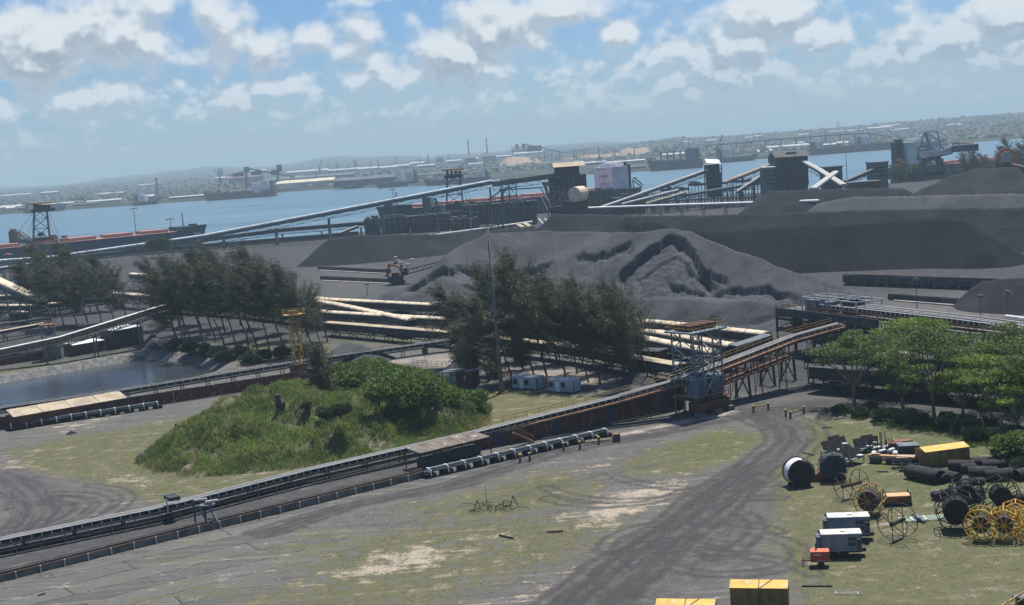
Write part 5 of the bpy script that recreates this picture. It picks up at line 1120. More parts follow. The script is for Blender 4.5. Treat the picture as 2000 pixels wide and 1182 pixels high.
# bucket wheel reclaimer
D=505;t=thing('bucket_wheel_reclaimer','small reclaimer with brown bucket wheel ring at the left end of the pale coal pile','reclaimer',gz(P(778,552,D)));q=lambda x,y,dd=0:P(x,y,D+dd)
a=MB();a.ring(q(771,532),(.35,1,.25),3.0,.6,28,1.3);a.build('bucket_wheel',M['rustl'],t)
me=meshof(MB().box((0,0,0),(.9,1.3,.8)),'bucket',M['rust']);c=q(771,532)
for k in range(9): an=2*math.pi*k/9;place(t,'bucket',me,c+V3((math.cos(an)*3.4,-math.cos(an)*.9,math.sin(an)*3.4)),an)
a=MB();BXm(a,758,540,786,549,D-1,5);BXm(a,764,549,790,556,D-1,5);a.build('chassis',M['navy'],t)
a=MB();BXm(a,765,533,780,541,D,2.5);BXm(a,786,524,796,538,D,3);a.build('drive_housing',M['rust'],t)
a=MB();
for dd in (0,3):
    for z in (0,9): a.beam(q(786,529+z,dd),q(872,508+z*.7,dd),.35)
    for k in range(10): a.beam(q(788+k*8.4,529-k*2.05,dd),q(788+(k+.8)*8.4,537-k*2.3,dd),.22)
a.build('boom',M['dsteel'],t)
a=MB();
for x,y,w,h in ((769,502,6,2),(770,508,9,3),(780,512,6,5),(792,516,8,5),(800,506,9,2)): BXm(a,x,y,x+w,y+h,D,2)
a.build('cab',M['palet'],t)
# ---- port buildings
def bld(name,label,cat,rects,D,dep,m,roof=None,roofs=(),extra=None,group=None,stripe=None):
    x0,y0,x1,y1=rects[0];t=thing(name,label,cat,gz(P((x0+x1)/2,y1,D)),0,group)
    for i,(a,b_,c_,d_) in enumerate(rects):
        mb=MB();g_,w,h=BXm(mb,a,b_,c_,d_,D+i*1.5,dep)
        if g_.z>.5: mb.box((g_.x,g_.y+dep/2,g_.z/2-.01),(w*.96,dep*.9,g_.z))
        mb.build('wall',m,t)
    for (a,b_,c_,d_,rm) in roofs: mb=MB();BXm(mb,a,b_,c_,d_,D-.8,dep+2);mb.build('roof',rm,t)
    return t
t=bld('transfer_house','tall navy transfer house with gabled top where the long gallery ends','building',[(1098,343,1124,392),(1125,341,1148,392),(1085,326,1132,344),(1073,348,1099,366)],812,14,M['navy'])
g_=P(1111,325,812);a=MB();a.gable((g_.x,g_.y+7,g_.z-5),17,17,5,2.6,0,1.2);a.build('roof',M['tan'],t);g_=P(1086,348,812);a=MB();a.gable((g_.x,g_.y+5,g_.z-4),8.6,10,4,1.6,0,.3);a.build('roof',M['white'],t)
for k in range(5): a=MB();x=1101+k*9;a.beam(P(x,343,811),P(x,392,811),.3);a.build('wall_rib',M['gclad'],t)
a=MB();BXm(a,1062,356,1078,362,810,6);a.build('gantry',M['rustl'],t)
for k,x in enumerate((1068,1080,1092)):a=MB();p=P(x,372,811);a.beam((p.x,p.y,0),P(x,362,811),.7);a.build('leg',M['gsteel'],t)
t=bld('surge_bin','large black corrugated shed under the peak of the crossed galleries','building',[(1516,306,1580,364)],868,22,M['navy'])
for k in range(11): a=MB();x=1519+k*5.8;a.beam(P(x,306,867.6),P(x,364,867.6),.5);a.build('wall_rib',M['drk'],t)
a=MB();g_=P(1548,306,868);a.gable((g_.x,g_.y+11,g_.z-1),22,23,1,4,0,.5);a.build('roof',M['drk'],t);a=MB();BXm(a,1536,297,1556,303,872,6);a.build('head_house',M['gclad'],t)
bl=bld('switch_house','narrow grey block with louvred floors left of the black shed','building',[(1491,328,1515,366)],862,9,M['gclad'],roofs=[(1490,326,1516,328,M['paint'])])
for k in range(4): a=MB();BXm(a,1493,333+k*8,1513,337+k*8,861.7,.4);a.build('louvre',M['navy'],bl)
bl=bld('tower_block','isolated grey tower block with louvred floors before the white-green ship','building',[(1703,318,1736,350)],845,12,M['gclad'],roofs=[(1702,316,1737,318.5,M['steel'])])
for k in range(3): a=MB();BXm(a,1710,325+k*8,1731,329+k*8,844.6,.4);a.build('louvre',M['navy'],bl)
bld('control_shed','dark box building behind the crossed bright galleries','building',[(1610,327,1646,352)],900,12,M['drk'],roofs=[(1608,325,1647,327.5,M['gclad'])])
bld('machine_shed','low dark shed below the isolated tower block','shed',[(1660,356,1722,366)],800,12,M['rust'],roofs=[(1659,354.5,1723,356.5,M['gclad'])])
t=thing('transfer_tower','small steel transfer tower with white sloping roof between two inclined galleries','transfer tower',gz(P(1393,385,888)))
a=MB()
for x in (1376,1409): 
    for dd in (0,8): p=P(x,385,886+dd);a.beam((p.x,p.y,0),P(x,322,886+dd),.7)
for y in (330,345,360): a.beam(P(1376,y,886),P(1409,y,886),.5);a.beam(P(1376,y,886),P(1409,y-14,886),.3)
a.build('frame',M['gsteel'],t);a=MB();BXm(a,1380,322,1406,338,888,7);BXm(a,1384,338,1412,385,888,8);a.build('wall',M['navy'],t);a=MB();c=P(1394,316,888);a.box((c.x,c.y+4,c.z),(9.5,11,.5),ry=.12,rx=.25);a.build('roof',M['paint'],t)
# dense legs and pipework under the left inclined galleries
for i,(x0,x1,yt,yb,D) in enumerate(((1290,1345,372,396,905),(1345,1420,362,394,908),(1420,1492,356,392,910),(1232,1290,385,402,900))):
    t=thing('steel_trestle',('steel trestle of close-set legs behind the straight white conveyor, below the twin tan roofs','steel trestle of close-set legs directly below the small transfer tower','steel trestle of close-set legs left of the grey louvred block','low steel trestle at the foot of the left inclined gallery')[i],'steel trestle',gz(P((x0+x1)/2,yb,D)),0,'steel trestles under the inclined galleries')
    a=MB();n=int((x1-x0)/6)
    for k in range(n+1):
        x=x0+(x1-x0)*k/n
        for dd in (0,9): p=P(x,yb,D+dd);a.beam((p.x,p.y,0),P(x,yt,D+dd),.45)
        if k<n: a.beam(P(x,yb,D),P(x+6,(yt+yb)/2,D),.25);a.beam(P(x+6,yb,D),P(x,(yt+yb)/2,D),.25)
    for f in (0,.5,1): y=yt+(yb-yt)*f*.9;a.beam(P(x0,y,D),P(x1,y-(x1-x0)*.05,D),.6)
    a.build('legs',M['dsteel'],t);a=MB();a.beam(P(x0,yt-1,D+4),P(x1,yt-1-(x1-x0)*.05,D+4),9,1.6);a.build('deck',M['gclad'],t)
    rr=random.Random(i)
    for k in range(5): a=MB();x=rr.uniform(x0,x1-8);a.beam(P(x,yt-3,D+2),P(x+rr.uniform(3,9),yt-3,D+2),2.5,rr.uniform(1.5,4));a.build('machinery',M['steel'],t)
# navy sheds and clutter on the quay below the ship
for i,(a_,D) in enumerate((((1148,372,1200,400),905),((1200,385,1262,402),890),((905,400,960,430),800),((960,395,1050,418),850),((880,428,935,445),790),((744,425,800,447),860),((800,420,880,440),850),((712,428,740,447),858))):
    x0,y0,x1,y1=a_;lb=['dark quay shed right of the transfer house','low dark quay shed before the left inclined gallery','dark machinery block below the half-hidden shiploader','long dark equipment house left of the stacker','dark low block on the quay below the half-hidden shiploader','low dark wharf building at the bow of the navy ship','dark wharf platform below the navy hull','small dark house at the end of the middle quay conveyor'][i]
    t=bld('quay_building',lb,'building',[a_],D,14,M['navy'] if i%2 else M['drk']);rr=random.Random(i+50)
    for k in range(7): a=MB();x=rr.uniform(x0,x1-6);w=rr.uniform(3,9);h=rr.uniform(2,7);BXm(a,x,y0-h,x+w,y0,D+rr.uniform(0,6),4);a.build('roof_plant',M['gsteel'],t)
    a=MB()
    for k in range(5): x=x0+(x1-x0)*(k+.5)/5;a.beam(P(x,y1-2,D-.4),P(x,y0,D-.4),.4)
    a.beam(P(x0,(y0+y1)/2,D-.5),P(x1,(y0+y1)/2-(x1-x0)*.04,D-.5),.5);a.build('frame',M['steel'],t)
t=thing('davit_frame','small white loading frame standing at the stern of the white-housed ship','loading frame',gz(P(1245,375,940)));a=MB()
for s_ in (((1238,372),(1236,352)),((1252,372),(1250,362)),((1236,352),(1254,366)),((1240,348),(1256,362))): a.beam(P(*s_[0],940),P(*s_[1],940),.8)
a.build('frame',M['gsteel'],t);a=MB();BXm(a,1235,346,1243,350,940,4);a.build('roof',M['paint'],t)
t=thing('cable_drum','red-rimmed drum on a dark boom at the right photo edge above the coal hill','cable drum',gz(P(1965,325,704)));a=MB();a.ring(P(1966,310,704),(.3,1,0),4.8,1.5,24,1.8);a.build('rim',orange,t);a=MB();c=P(1970,310,704);a.tube(c,c+V3((.5,1.5,0)),3.8,16);a.build('disc',M['palet'],t);a=MB();BXm(a,1950,317,1972,326,702,4);a.beam(P(1965,320,704),P(2060,342,670),1.6);a.build('boom',M['rustl'],t)
# lamp masts round the port
lamp_i=0
def lamp(px,pt,pb,D,label,head=1.0,m=None,red=False,r=.22):
    base_=P(px[1],pb,D);top=P(px[0],pt,D);b0=V3((base_.x,base_.y,0));tp=V3((base_.x,base_.y,top.z))
    t=thing('lamp_mast',label,'lamp mast',b0,0,'lamp masts');a=MB();a.tube(b0,tp,r*1.3,8,r*.7);a.build('pole',m or M['steel'],t)
    a=MB();a.tube(tp,tp+V3((0,0,.4)),1.3*head,10,1.1*head);a.beam(tp+V3((-2.0*head,0,.1)),tp+V3((2.0*head,0,.1)),.25);a.beam(tp+V3((0,-1.6*head,.1)),tp+V3((0,1.6*head,.1)),.25);a.build('lamp_head',orange if red else M['gsteel'],t)
    for sx in (-1.7,1.7): a=MB();a.box(tp+V3((sx*head,0,-.15)),(.9*head,1.2*head,.5*head));a.build('lamp',M['palet'],t)
    return t
lamp((262,266),408,458,800,'tall lamp mast standing before the water left of the red-decked bow')
lamp((334,341),428,512,760,'lamp mast with dark cross head in front of the bow foremast',1.1)
lamp((16,22),497,560,620,'lamp mast with reddish head at the left photo edge',1.0,red=True)
lamp((767,774),370,458,800,'thin lamp mast beside the navy bow behind the long gallery',.7)
lamp((1651,1655),298,362,860,'thin pole before the water right of the crossed galleries',.25)
lamp((713,719),556,590,470,'small lamp post on the coal yard road left of the reclaimer',.5,r=.12)
lamp((912,921),394,450,700,'pale lamp mast in front of the half-hidden shiploader',.8,m=M['palet'])
lamp((1788,1790),546,578,310,'short lamp post at the railway wagons',.35,r=.1)
lamp((1913,1916),580,640,262,'white-headed lamp post behind the platform rail, leftmost of two',.45,r=.08)
lamp((1966,1970),572,640,262,'white-headed lamp post near the right photo edge behind the platform',.45,r=.08)
# the tall light mast in the yard
p0=G(980,768,0);t=thing('light_mast','tallest grey light mast, on a rusty flared base beside the white cabins','light mast',p0);top=P(950,440,p0.y);a=MB();tp=V3((p0.x-.35,p0.y,top.z));a.tube(p0+V3((0,0,2)),tp,.42,12,.16);a.build('pole',M['steel'],t,smooth=True)
a=MB();a.tube(p0,p0+V3((0,0,2.4)),.75,8,.42);a.tube(p0,p0+V3((0,0,.25)),1.3,8);a.build('base',M['rustl'],t)
a=MB();a.ring(tp,(0,0,1),1.0,.14,16,.2);a.beam(tp+V3((-1,0,0)),tp+V3((1,0,0)),.12);a.beam(tp+V3((0,-1,0)),tp+V3((0,1,0)),.12);a.build('head_ring',M['steel'],t)
for k in range(6): an=k*math.pi/3;a=MB();a.box(tp+V3((math.cos(an)*1.2,math.sin(an)*1.2,-.15)),(.6,.5,.4),an);a.build('floodlight',M['palet'],t)
# railway wagons / long dark conveyors in coal yard
wag=mat('wagon side',(.05,.055,.06),(.035,.038,.042),.8,c3=(.14,.15,.15),sc3=2)
def wagon():
    t=thing('railway_wagon','x','wagon',(0,0,0),0,'open coal wagons standing in the yard',local=True)
    a=MB();a.box((0,0,1.9),(10.5,2.8,1.9));a.build('body',wag,t);a=MB()
    for k in range(9): a.box((-4.8+k*1.2,-1.45,1.9),(.14,.1,1.9))
    a.box((0,-1.46,2.85),(10.6,.12,.16));a.build('ribs',M['steel'],t);a=MB();a.box((0,0,2.9),(10,2.4,.3));a.build('coal_load',cB,t)
    for x in (-3.8,3.8): a=MB();a.box((x,0,.5),(2.2,2.2,.6));a.build('bogie',M['drk'],t)
    return t
w0=G(1680,557,0);w1=G(1905,566,0);u=(w1-w0);n=12;wg=wagon()
for k in range(n):
    p=w0+u*(k/(n-2.2));lb='open dark coal wagon at the foot of the blackish pile' if k not in (0,) else 'leftmost wagon of the train, against the pale coal pile'
    if k==0: wg.location=p;wg.rotation_euler=(0,0,math.atan2(u.y,u.x));wg['label']=lb
    else: dup(wg,p,math.atan2(u.y,u.x),lb,group='open coal wagons standing in the yard')
for (a_,b_,lb) in (((625,527),(760,534),'dark ground conveyor ending at the reclaimer, farther of two'),((630,547),(762,553),'dark ground conveyor below the reclaimer, nearer of two'),((1740,585),(1880,596),'dark ground conveyor on pale gravel right of the wagons')):
    q0,q1=G(*a_,0),G(*b_,0);t=thing('ground_conveyor',lb,'conveyor',q0,0,'ground conveyors in the coal yard');a=MB();a.beam(q0+V3((0,0,.9)),q1+V3((0,0,.9)),2.2,1.4);a.build('frame',M['drk'],t);a=MB();a.beam(q0+V3((0,0,1.68)),q1+V3((0,0,1.68)),1.6,.12);a.build('belt',M['belt'],t)
    a=MB();a.beam(q0+V3((0,-3.5,.15)),q1+V3((0,-3.5,.15)),1.5,.3);a.build('kerb',M['conc'],t)
# ---- the far shore: everything stands on the land at its own distance
hb=mat('far blue grey',(.10,.11,.13),(.07,.08,.09),.05);hr=mat('far brick',(.16,.08,.07),(.10,.06,.055),.05);hw=mat('far white',(.50,.52,.53),(.34,.36,.37),.06);hc=mat('far cream',(.62,.56,.40),(.5,.45,.33),.05);hd=mat('far dark',(.05,.055,.065),(.035,.04,.05),.05);tanp=mat('wood chip',(.55,.36,.24),(.46,.30,.2),.03,c3=(.62,.44,.3),sc3=.08)
def land(px,D):
    x=(px-CX)/F*D;p=P(px,CY-0,D);  # solve x for this column
    z=hnear(x,D)
    # find x so that the point projects to px
    for _ in range(3):
        v=V3((x,D,z))-CAM;sx=v.dot(ax)/v.dot(cF)*F+CX;x+=(px-sx)/F*D;z=hnear(x,D)
    return V3((x,D,z))
def proj(p):
    v=V3(p)-CAM;return v.dot(ax)/v.dot(cF)*F+CX,CY-v.dot(ay)/v.dot(cF)*F
def dist_for(px,py):
    "distance on the far land whose ground is seen at this pixel"
    lo=2450.;best=None
    for D in np.linspace(2480,6300,120):
        p=land(px,D);yy=proj(p)[1]
        if yy<=py: return D
    return 6300.
def fbox(name,label,cat,px0,py0,px1,py1,m,roof=None,dep=None,D=None,gable=False,group=None,rh=.25):
    D=D or dist_for((px0+px1)/2,py1);p=land((px0+px1)/2,D);w=(px1-px0)*D/F;h=max((py1-py0)*D/F,2.0);dep=dep or max(12,min(w*.5,60))
    t=thing(name,label,cat,p,0,group);rz=R(2);a=MB();a.box((p.x,p.y+dep/2,p.z+h*(1-rh)/2),(w,dep,h*(1-rh)),rz);a.build('wall',m,t)
    a=MB();a.gable((p.x,p.y+dep/2,p.z+h*(1-rh)*.0),w,dep,h*(1-rh)+.05,h*rh*1.3,rz,1.0);a.build('roof',roof or m,t);return t
FG='sheds of the far port'
fbox('warehouse','long cream warehouse on the far quay','warehouse',540,355,651,371,hc,hc)
fbox('warehouse','long dark shed right of the cream warehouse on the far quay','warehouse',652,350,768,366,hd,hb)
fbox('warehouse','grey wall of a long shed above the cream warehouse','warehouse',520,344,690,354,hb,hb)
for i,(a_,b_,c_,d_) in enumerate(((560,333,640,341),(640,330,705,337),(700,327,742,335),(742,325,778,333),(560,345,590,350),(770,322,800,330),(800,317,830,323),(815,322,850,328),(872,313,900,319),(915,319,945,324),(910,309,935,315),(970,304,1000,309),(1003,297,1060,304),(1335,276,1350,281),(1380,273,1400,278),(1455,268,1470,272),(1474,265,1488,270),(1550,350-73,1590,282),(1500,284,1582,292),(1600,281,1640,288),(1636,277,1658,286),(1560,262,1580,266),(1620,256,1650,260),(1655,254,1686,258),(1696,248,1745,254),(1720,244,1760,248),(1740,252,1776,256),(1850,243,1880,247),(1060,288,1075,293),(1010,299,1058,303),(0,380,58,385),(80,375,112,381),(118,395,160,401),(168,391,234,398),(270,360,305,364),(272,382,300,392),(190,377,240,382),(610,352,640,356),(420,345,470,352),(490,332,520,339),(330,383,400,388),(1100,318,1180,324),(1180,314,1260,320),(1290,300,1340,308),(60,398,110,408),(0,402,40,412))):
    m_=[hw,hw,hb,hc,hw,hb][i%6] if i>4 else hw
    fbox('port_shed','low %s shed with %s roof on the far shore'%(('white','grey','cream')[i%3],('white','pale')[i%2]) ,'shed',a_,b_,c_,d_,hb if i%3==1 else m_,hw,group=FG)
# brick red terminal with boom conveyor
t=fbox('export_terminal','brick-brown terminal building with a long sloping conveyor on the far quay','terminal building',447,343,512,358,hr,hr)
D=2900
for (a_,b_,c_,d_) in ((477,326,485,337),(490,334,510,342),(541,322,550,335),(530,332,545,342),(455,338,475,345)):
    a=MB();BXm(a,a_,b_,c_,d_,D,14);a.build('tower',hr if a_!=541 else hb,t)
a=MB();a.beam(P(482,329,D),P(575,346,D+40),4,3);a.beam(P(440,345,D),P(482,333,D),3,2);a.build('boom',hb,t);a=MB();a.beam(land(541,D+10)-V3((0,0,2)),P(543,332,D+10),4);a.build('leg',hb,t);a=MB();a.beam(land(481,D),P(481,334,D),4);a.build('leg',hb,t)
for i,(a_,b_,c_,d_) in enumerate(((427,331,436,352),(656,318,662,330),(691,313,698,328),(675,325,680,332))): fbox('silo','tall pale blue storage silo among the far chimneys','silo',a_,b_,c_,d_,hb,hb,dep=14,group='silos of the far port')
# smelter / power block with sloping conveyor
t=fbox('process_plant','dark block-shaped process plant left of the long sloping conveyor on the far shore','plant',1000,287,1036,303,hd,hd,dep=40)
D=3900
for (a_,b_,c_,d_) in ((1007,282,1013,290),(1020,281,1026,290),(1030,285,1058,296)): a=MB();BXm(a,a_,b_,c_,d_,D,20);a.build('tower',hd,t)
a=MB();a.beam(P(1026,282,D),P(1100,298,D),3.5,3);a.beam(P(1100,299,D),P(1160,290,D+50),3,2.5);a.build('conveyor',hb,t)
for k,x in enumerate((1052,1064,1078,1092,1094,1120,1140)):
    a=MB();pl=land(x,D);yy=282+(x-1026)*.216 if x<1100 else 299-(x-1100)*.15;a.beam(pl-V3((0,0,2)),P(x,yy,D),2.0);a.build('leg',hb,t)
# chimneys
for i,(px,pt,pb,w) in enumerate(((917,273,319,5),(953,270,318,5),(838,301,326,4),(820,302,316,3),(833,306,320,2.5),(876,302,311,3),(773,305,324,3),(724,312,326,3),(682,316,330,3),(641,320,332,2.5))):
    D=dist_for(px,pb);p=land(px,D);h=(pb-pt)*D/F;w=w*D/F*.55
    t=thing('chimney',['tallest dark chimney standing left of its twin on the far shore','dark chimney between its twin and the block-shaped plant'][i] if i<2 else 'thin chimney in the row behind the far white sheds','chimney',p,0,'chimneys of the far works')
    a=MB();a.tube(p,p+V3((0,0,h)),w*.6,10,w*.4);a.build('stack',hd if i<2 else hb,t);a=MB();a.box(p+V3((0,0,h*.09)),(w*4,w*3,h*.18));a.build('base',hb,t)
fbox('boiler_house','dark long boiler house at the foot of the right twin chimney','building',944,301,969,318,hr,hb,dep=30)
fbox('boiler_house','dark works building at the foot of the left twin chimney','building',908,305,930,320,hb,hb,dep=30)
fbox('works_building','dark cluster of works buildings left of the twin chimneys','building',852,306,866,320,hd,hd,dep=30)
# wood chip piles
def fpile(label,pts,D0=None):
    px=(pts[0][0]+pts[-1][0])/2;D=D0 or dist_for(px,pts[0][2]);t=MB();L=[]
    base_=land(px,D)
    vs=[];fs=[];n=len(pts)
    for (x,yt,yb) in pts:
        pb=land(x,D);h=(yb-yt)*D/F;vs+=[(pb.x,D-h*1.2,pb.z-1),(pb.x,D,pb.z+h),(pb.x,D+h*.8,pb.z+h*.97),(pb.x,D+h*2.2,pb.z-1)]
    for i in range(n-1):
        for k in range(3): fs.append((4*i+k,4*i+k+1,4*i+k+5,4*i+k+4))
    t.add(vs,fs);return one(t,'wood_chip_pile',tanp,label,'wood chip pile',base_,smooth=False)
fpile('broad flat-topped orange-brown chip pile below the block-shaped plant',[(968,321,322),(980,313,321),(990,306,321),(1000,304,320),(1022,303.5,319),(1035,306,318),(1040,312,318),(1046,305,317),(1056,311,316),(1060,315,316)])
fpile('low pale chip pile at the left of the far row of piles',[(1100,308,310),(1115,306,309),(1135,303,308),(1150,300,306)])
fpile('long pale chip pile rising to the right in front of the green ridge',[(1145,306,308),(1152,300,307),(1165,299,306),(1180,300,305),(1195,297,304),(1208,297,303),(1212,299,302)])
fpile('tallest yellowish chip pile with a slanting conveyor in front',[(1205,302,303),(1214,292,302),(1226,287,301),(1238,288,300),(1240,299,300)],)
fpile('pinkish chip pile right of the tallest yellowish one',[(1240,290,301),(1250,288,300),(1264,286,299),(1272,296,298)])
# cranes on the far quay
def crane(label,px,pb,pt,jx,jy,m,D=None,w=7,group='quay cranes on the far shore'):
    D=D or dist_for(px,pb);p=land(px,D);k=D/F;t=thing('quay_crane',label,'crane',p,0,group);h=(pb-pt)*k;W=w*k*.5
    a=MB()
    for sx in (-1,1):
        for dy in (0,8): a.beam(p+V3((sx*W,dy,0)),p+V3((sx*W*.5,dy,h*.55)),1.1)
    a.box(p+V3((0,4,h*.55)),(W*2,10,1.5));a.build('portal',m,t)
    a=MB();a.beam(p+V3((0,4,h*.55)),p+V3((0,4,h)),2.0);a.box(p+V3((0,4,h*.65)),(W*1.6,8,h*.16));a.build('cabin',m,t)
    a=MB();e=P(jx,jy,D+4);a.beam(p+V3((0,4,h*.65)),e,1.6 if m!=hw else 2.2);a.beam(p+V3((0,4,h)),e,.5);a.build('jib',m,t);return t
crane('dark quay crane with jib leaning left, at the right end of the red-brown ship',432,372,342,418,330,hr)
crane('tall dark crane left of the far row of silos',625,345,325,627,311,hb,w=5)
crane('thin dark crane before the cream warehouse',618,362,346,619,338,hr,w=3)
crane('small dark crane above the brick-brown terminal',508,335,328,510,322,hb,w=3)
crane('white-legged gantry crane behind the dark far ship',743,356,328,738,313,hw,w=12)
crane('grey gantry crane left of the roofed tower of the half-hidden shiploader',903,335,318,896,322,hb,w=6)
crane('big dark crane with thick raised jib on the far quay',1402,303,283,1413,263,hd,w=10)
crane('red-brown crane above the white ship superstructure',1172,322,300,1168,285,hr,w=6)
crane('red crane by the low quay at the far left',160,400,384,133,388,hr,w=8)
for i,(px,pb,jx,jy) in enumerate(((1529,296,1511,279),(1631,283,1622,267),(1677,286,1664,263),(1759,272,1744,258),(1798,268,1782,254),(1362,300,1357,280),(1590,290,1560,272),(1320,300,1332,276),(1300,302,1290,278),(1345,302,1345,270),(1310,306,1300,284),(1275,310,1283,286),(233,392,238,380))):
    crane('white slanting jib crane among the far berths' if i<6 else 'grey jib crane in the far shipyard',px,pb,pb-12,jx,jy,hw if i<6 else hb,w=4)
# lattice pylon at left and thin radio mast
for px,pt,pb,lb in ((309,350,392,'tapering lattice pylon on the far quay left of the red-brown ship'),(1637,244,258,'small water tower on the right-hand skyline')):
    D=dist_for(px,pb) if px<1000 else 6000;p=land(px,D);h=(pb-pt)*D/F;t=thing('pylon',lb,'pylon',p);a=MB();W=3.0*D/F
    for sx,sy in ((-1,-1),(1,-1),(1,1),(-1,1)): a.beam(p+V3((sx*W,sy*W,0)),p+V3((sx*W*.25,sy*W*.25,h)),.8)
    for k in range(6):
        f=k/6;ww=W*(1-.75*f);zz=V3((0,0,h*f));a.beam(p+V3((-ww,-ww,0))+zz,p+V3((ww,-ww,0))+zz,.6);a.beam(p+V3((-ww,-ww,0))+zz,p+V3((ww*.85,-ww*.85,h/6))+zz,.5)
    a.build('frame',hr,t);a=MB();a.box(p+V3((0,0,h)),(W*1.4,W*1.4,h*.08));a.build('head',hb,t)
# viaduct
t=thing('viaduct','long straight conveyor viaduct on evenly spaced pillars behind the far berths','viaduct',land(1530,3300));pts=[(1375,288),(1480,279),(1640,266),(1700,264),(1760,274)];Q=[P(x,y-3,3300) for x,y in pts]
a=MB()
for u_,v_ in zip(Q[:-1],Q[1:]): a.beam(u_,v_,5,3.2)
a.build('deck',hb,t)
for k in range(12): x=1380+k*29;pl=land(x,3300);yt=np.interp(x,[a_ for a_,b_ in pts],[b_ for a_,b_ in pts])-3;a=MB();a.beam(pl-V3((0,0,2)),P(x,yt,3300),3.2);a.build('pillar',hb,t)
# ships across the harbour
def fship(label,px0,px1,D,H,mh,bowright=True,hh=14,mw=None,crane_=0,hatch=True):
    L=(px1-px0)*D/F;ang=R(1) if bowright else math.pi+R(1);px=px1 if bowright else px0;b=P(px,CY,D);v=land(px,D);b=V3((v.x,D,0));return ship(label,b,ang,L,26,H,mh,md=hr if mh is hullr else hb,mw=mw or hw,hh=hh,draft=.3,simple=True,crane=crane_,n=5,group='ships berthed across the harbour',funnel=hd)
def shD(px): return 130000/float(np.interp(px,[a for a,b in SHORE],[b for a,b in SHORE]))-45
fship('long red-brown bulk carrier berthed before the brick-brown terminal',400,540,shD(470),13,hullr,False)
fship('dark ship with white house berthed right of the gantry crane',735,820,shD(780),9,hd,False,16)
fship('long dark barge-like ship across the harbour behind the roofed shed',830,960,shD(890),9,hullb,False,9)
fship('dark grey ship crowded with cranes and gear, right of the white accommodation block',1266,1372,shD(1310)-15,15,hd,False,16,hb,4)
fship('dark ship with white-green house left of the black shed',1398,1478,shD(1430),8,hd,True,15)
fship('red-brown low ship with cranes in the far berths above the black shed',1580,1682,shD(1640),12,hullr,True,11,None,2)
fship('long dark ship with white house in the far berths left of the A-frame shiploader',1670,1790,shD(1720),13,hullb,True,13,None,3)
fship('small dark ship at the left end of the far quay',50,130,shD(100),7,hullr,True,10)
fship('white-housed small ship beside the lattice pylon',262,312,shD(290),7,hd,True,11)
# gear heaped on the crowded ship, spread boxes in the shipyards
for i,(px,py,w,h,m_) in enumerate(((1290,302,12,18,hb),(1305,300,16,12,hr),(1322,304,14,14,hd),(1345,300,14,8,hb),(1360,304,20,8,hd),(1385,300,18,8,hb),(1398,296,12,12,hd),(1420,296,5,18,hd),(1482,296,3,12,hw),(1506,293,3,12,hw),(1700,284,24,7,hb),(1690,278,12,5,hw),(1660,285,14,4,hw),(1735,277,30,4,hb),(20,410,16,8,hc),(40,408,12,6,hb),(70,405,14,8,hr),(150,396,16,6,hr),(175,398,30,5,hb),(590,366,20,4,hd),(700,366,60,5,hd),(840,345,80,6,hb),(900,338,90,6,hd),(990,332,100,7,hd),(1090,322,90,6,hb),(470,366,40,10,hb),(440,365,20,8,hr),(500,362,30,8,hb),(1215,316,30,5,hd),(1245,311,30,5,hb))):
    fbox('port_building','%s low building among the cranes of the far port'%({hb:'blue-grey',hr:'brick-brown',hd:'dark',hw:'white',hc:'cream'}[m_]),'building',px-w/2,py-h,px+w/2,py,m_,None,dep=15,D=(shD(px)+75) if py>-1 and i not in (21,22,23,24) else None,group='low buildings of the far port')
# far woods
def woods(label,n,boxes,seed):
    rng=np.random.default_rng(seed);mb=MB();rr=random.Random(seed)
    vs=[];qs=[];c0=0
    for (px0,px1,D0,D1,cnt,hh) in boxes:
        for _ in range(cnt):
            px=rr.uniform(px0,px1);D=D0+(D1-D0)*rr.random()**1.5;x=(px-CX)/F*D;z=hnear(x,D);w=rr.uniform(5,16)*hh;h=rr.uniform(4,9)*hh
            k=7
            a0=[(x+math.cos(6.283*i/k)*w*rr.uniform(.7,1.1),D+math.sin(6.283*i/k)*w*.7,z-1) for i in range(k)]
            a1=[(x+math.cos(6.283*i/k)*w*rr.uniform(.5,.8),D+math.sin(6.283*i/k)*w*.4,z+h*rr.uniform(.6,.9)) for i in range(k)]
            mb.add(a0+a1+[(x,D,z+h)],[(i,(i+1)%k,k+(i+1)%k,k+i) for i in range(k)]+[(k+i,k+(i+1)%k,2*k) for i in range(k)])
    o=mb.build('far_woods',leafmat('far woods',(.035,.05,.028),(.05,.065,.035),.01),kind='stuff',smooth=True);o['label']=label
woods('dark bush and woods covering the land beyond the harbour',0,[(-50,2050,2900,6200,1500,1.0),(-50,700,2850,3600,260,1.0),(1280,2050,3000,6300,900,1.2),(1800,2050,2760,3100,160,1.0),(330,430,2800,2950,50,.9),(960,1300,2900,3500,150,.9)],5)

rr=random.Random(12)
for k in range(46):
    px=rr.choice((rr.uniform(560,980),rr.uniform(1180,1500),rr.uniform(1500,1780),rr.uniform(410,560)));D=rr.uniform(2760,3700);p=land(px,D);k_=D/F;h=rr.uniform(4,13)*k_;w=rr.uniform(1.2,5)*k_
    t=thing('works_tower',('slim dark','squat grey','stepped brown')[k%3]+' works tower among the buildings of the far port','tower',p,0,'works towers of the far port');a=MB();a.box(p+V3((0,0,h/2-1)),(w,w,h));a.build('wall',(hd,hb,hr)[k%3],t)
    a=MB();a.box(p+V3((w*.5,0,h*.28)),(w*2.2,w*1.6,h*.5));a.build('annex',(hb,hd,hb)[k%3],t);a=MB();a.beam(p+V3((0,0,h-1)),p+V3((0,0,h*1.25)),.8);a.build('mast',hb,t)
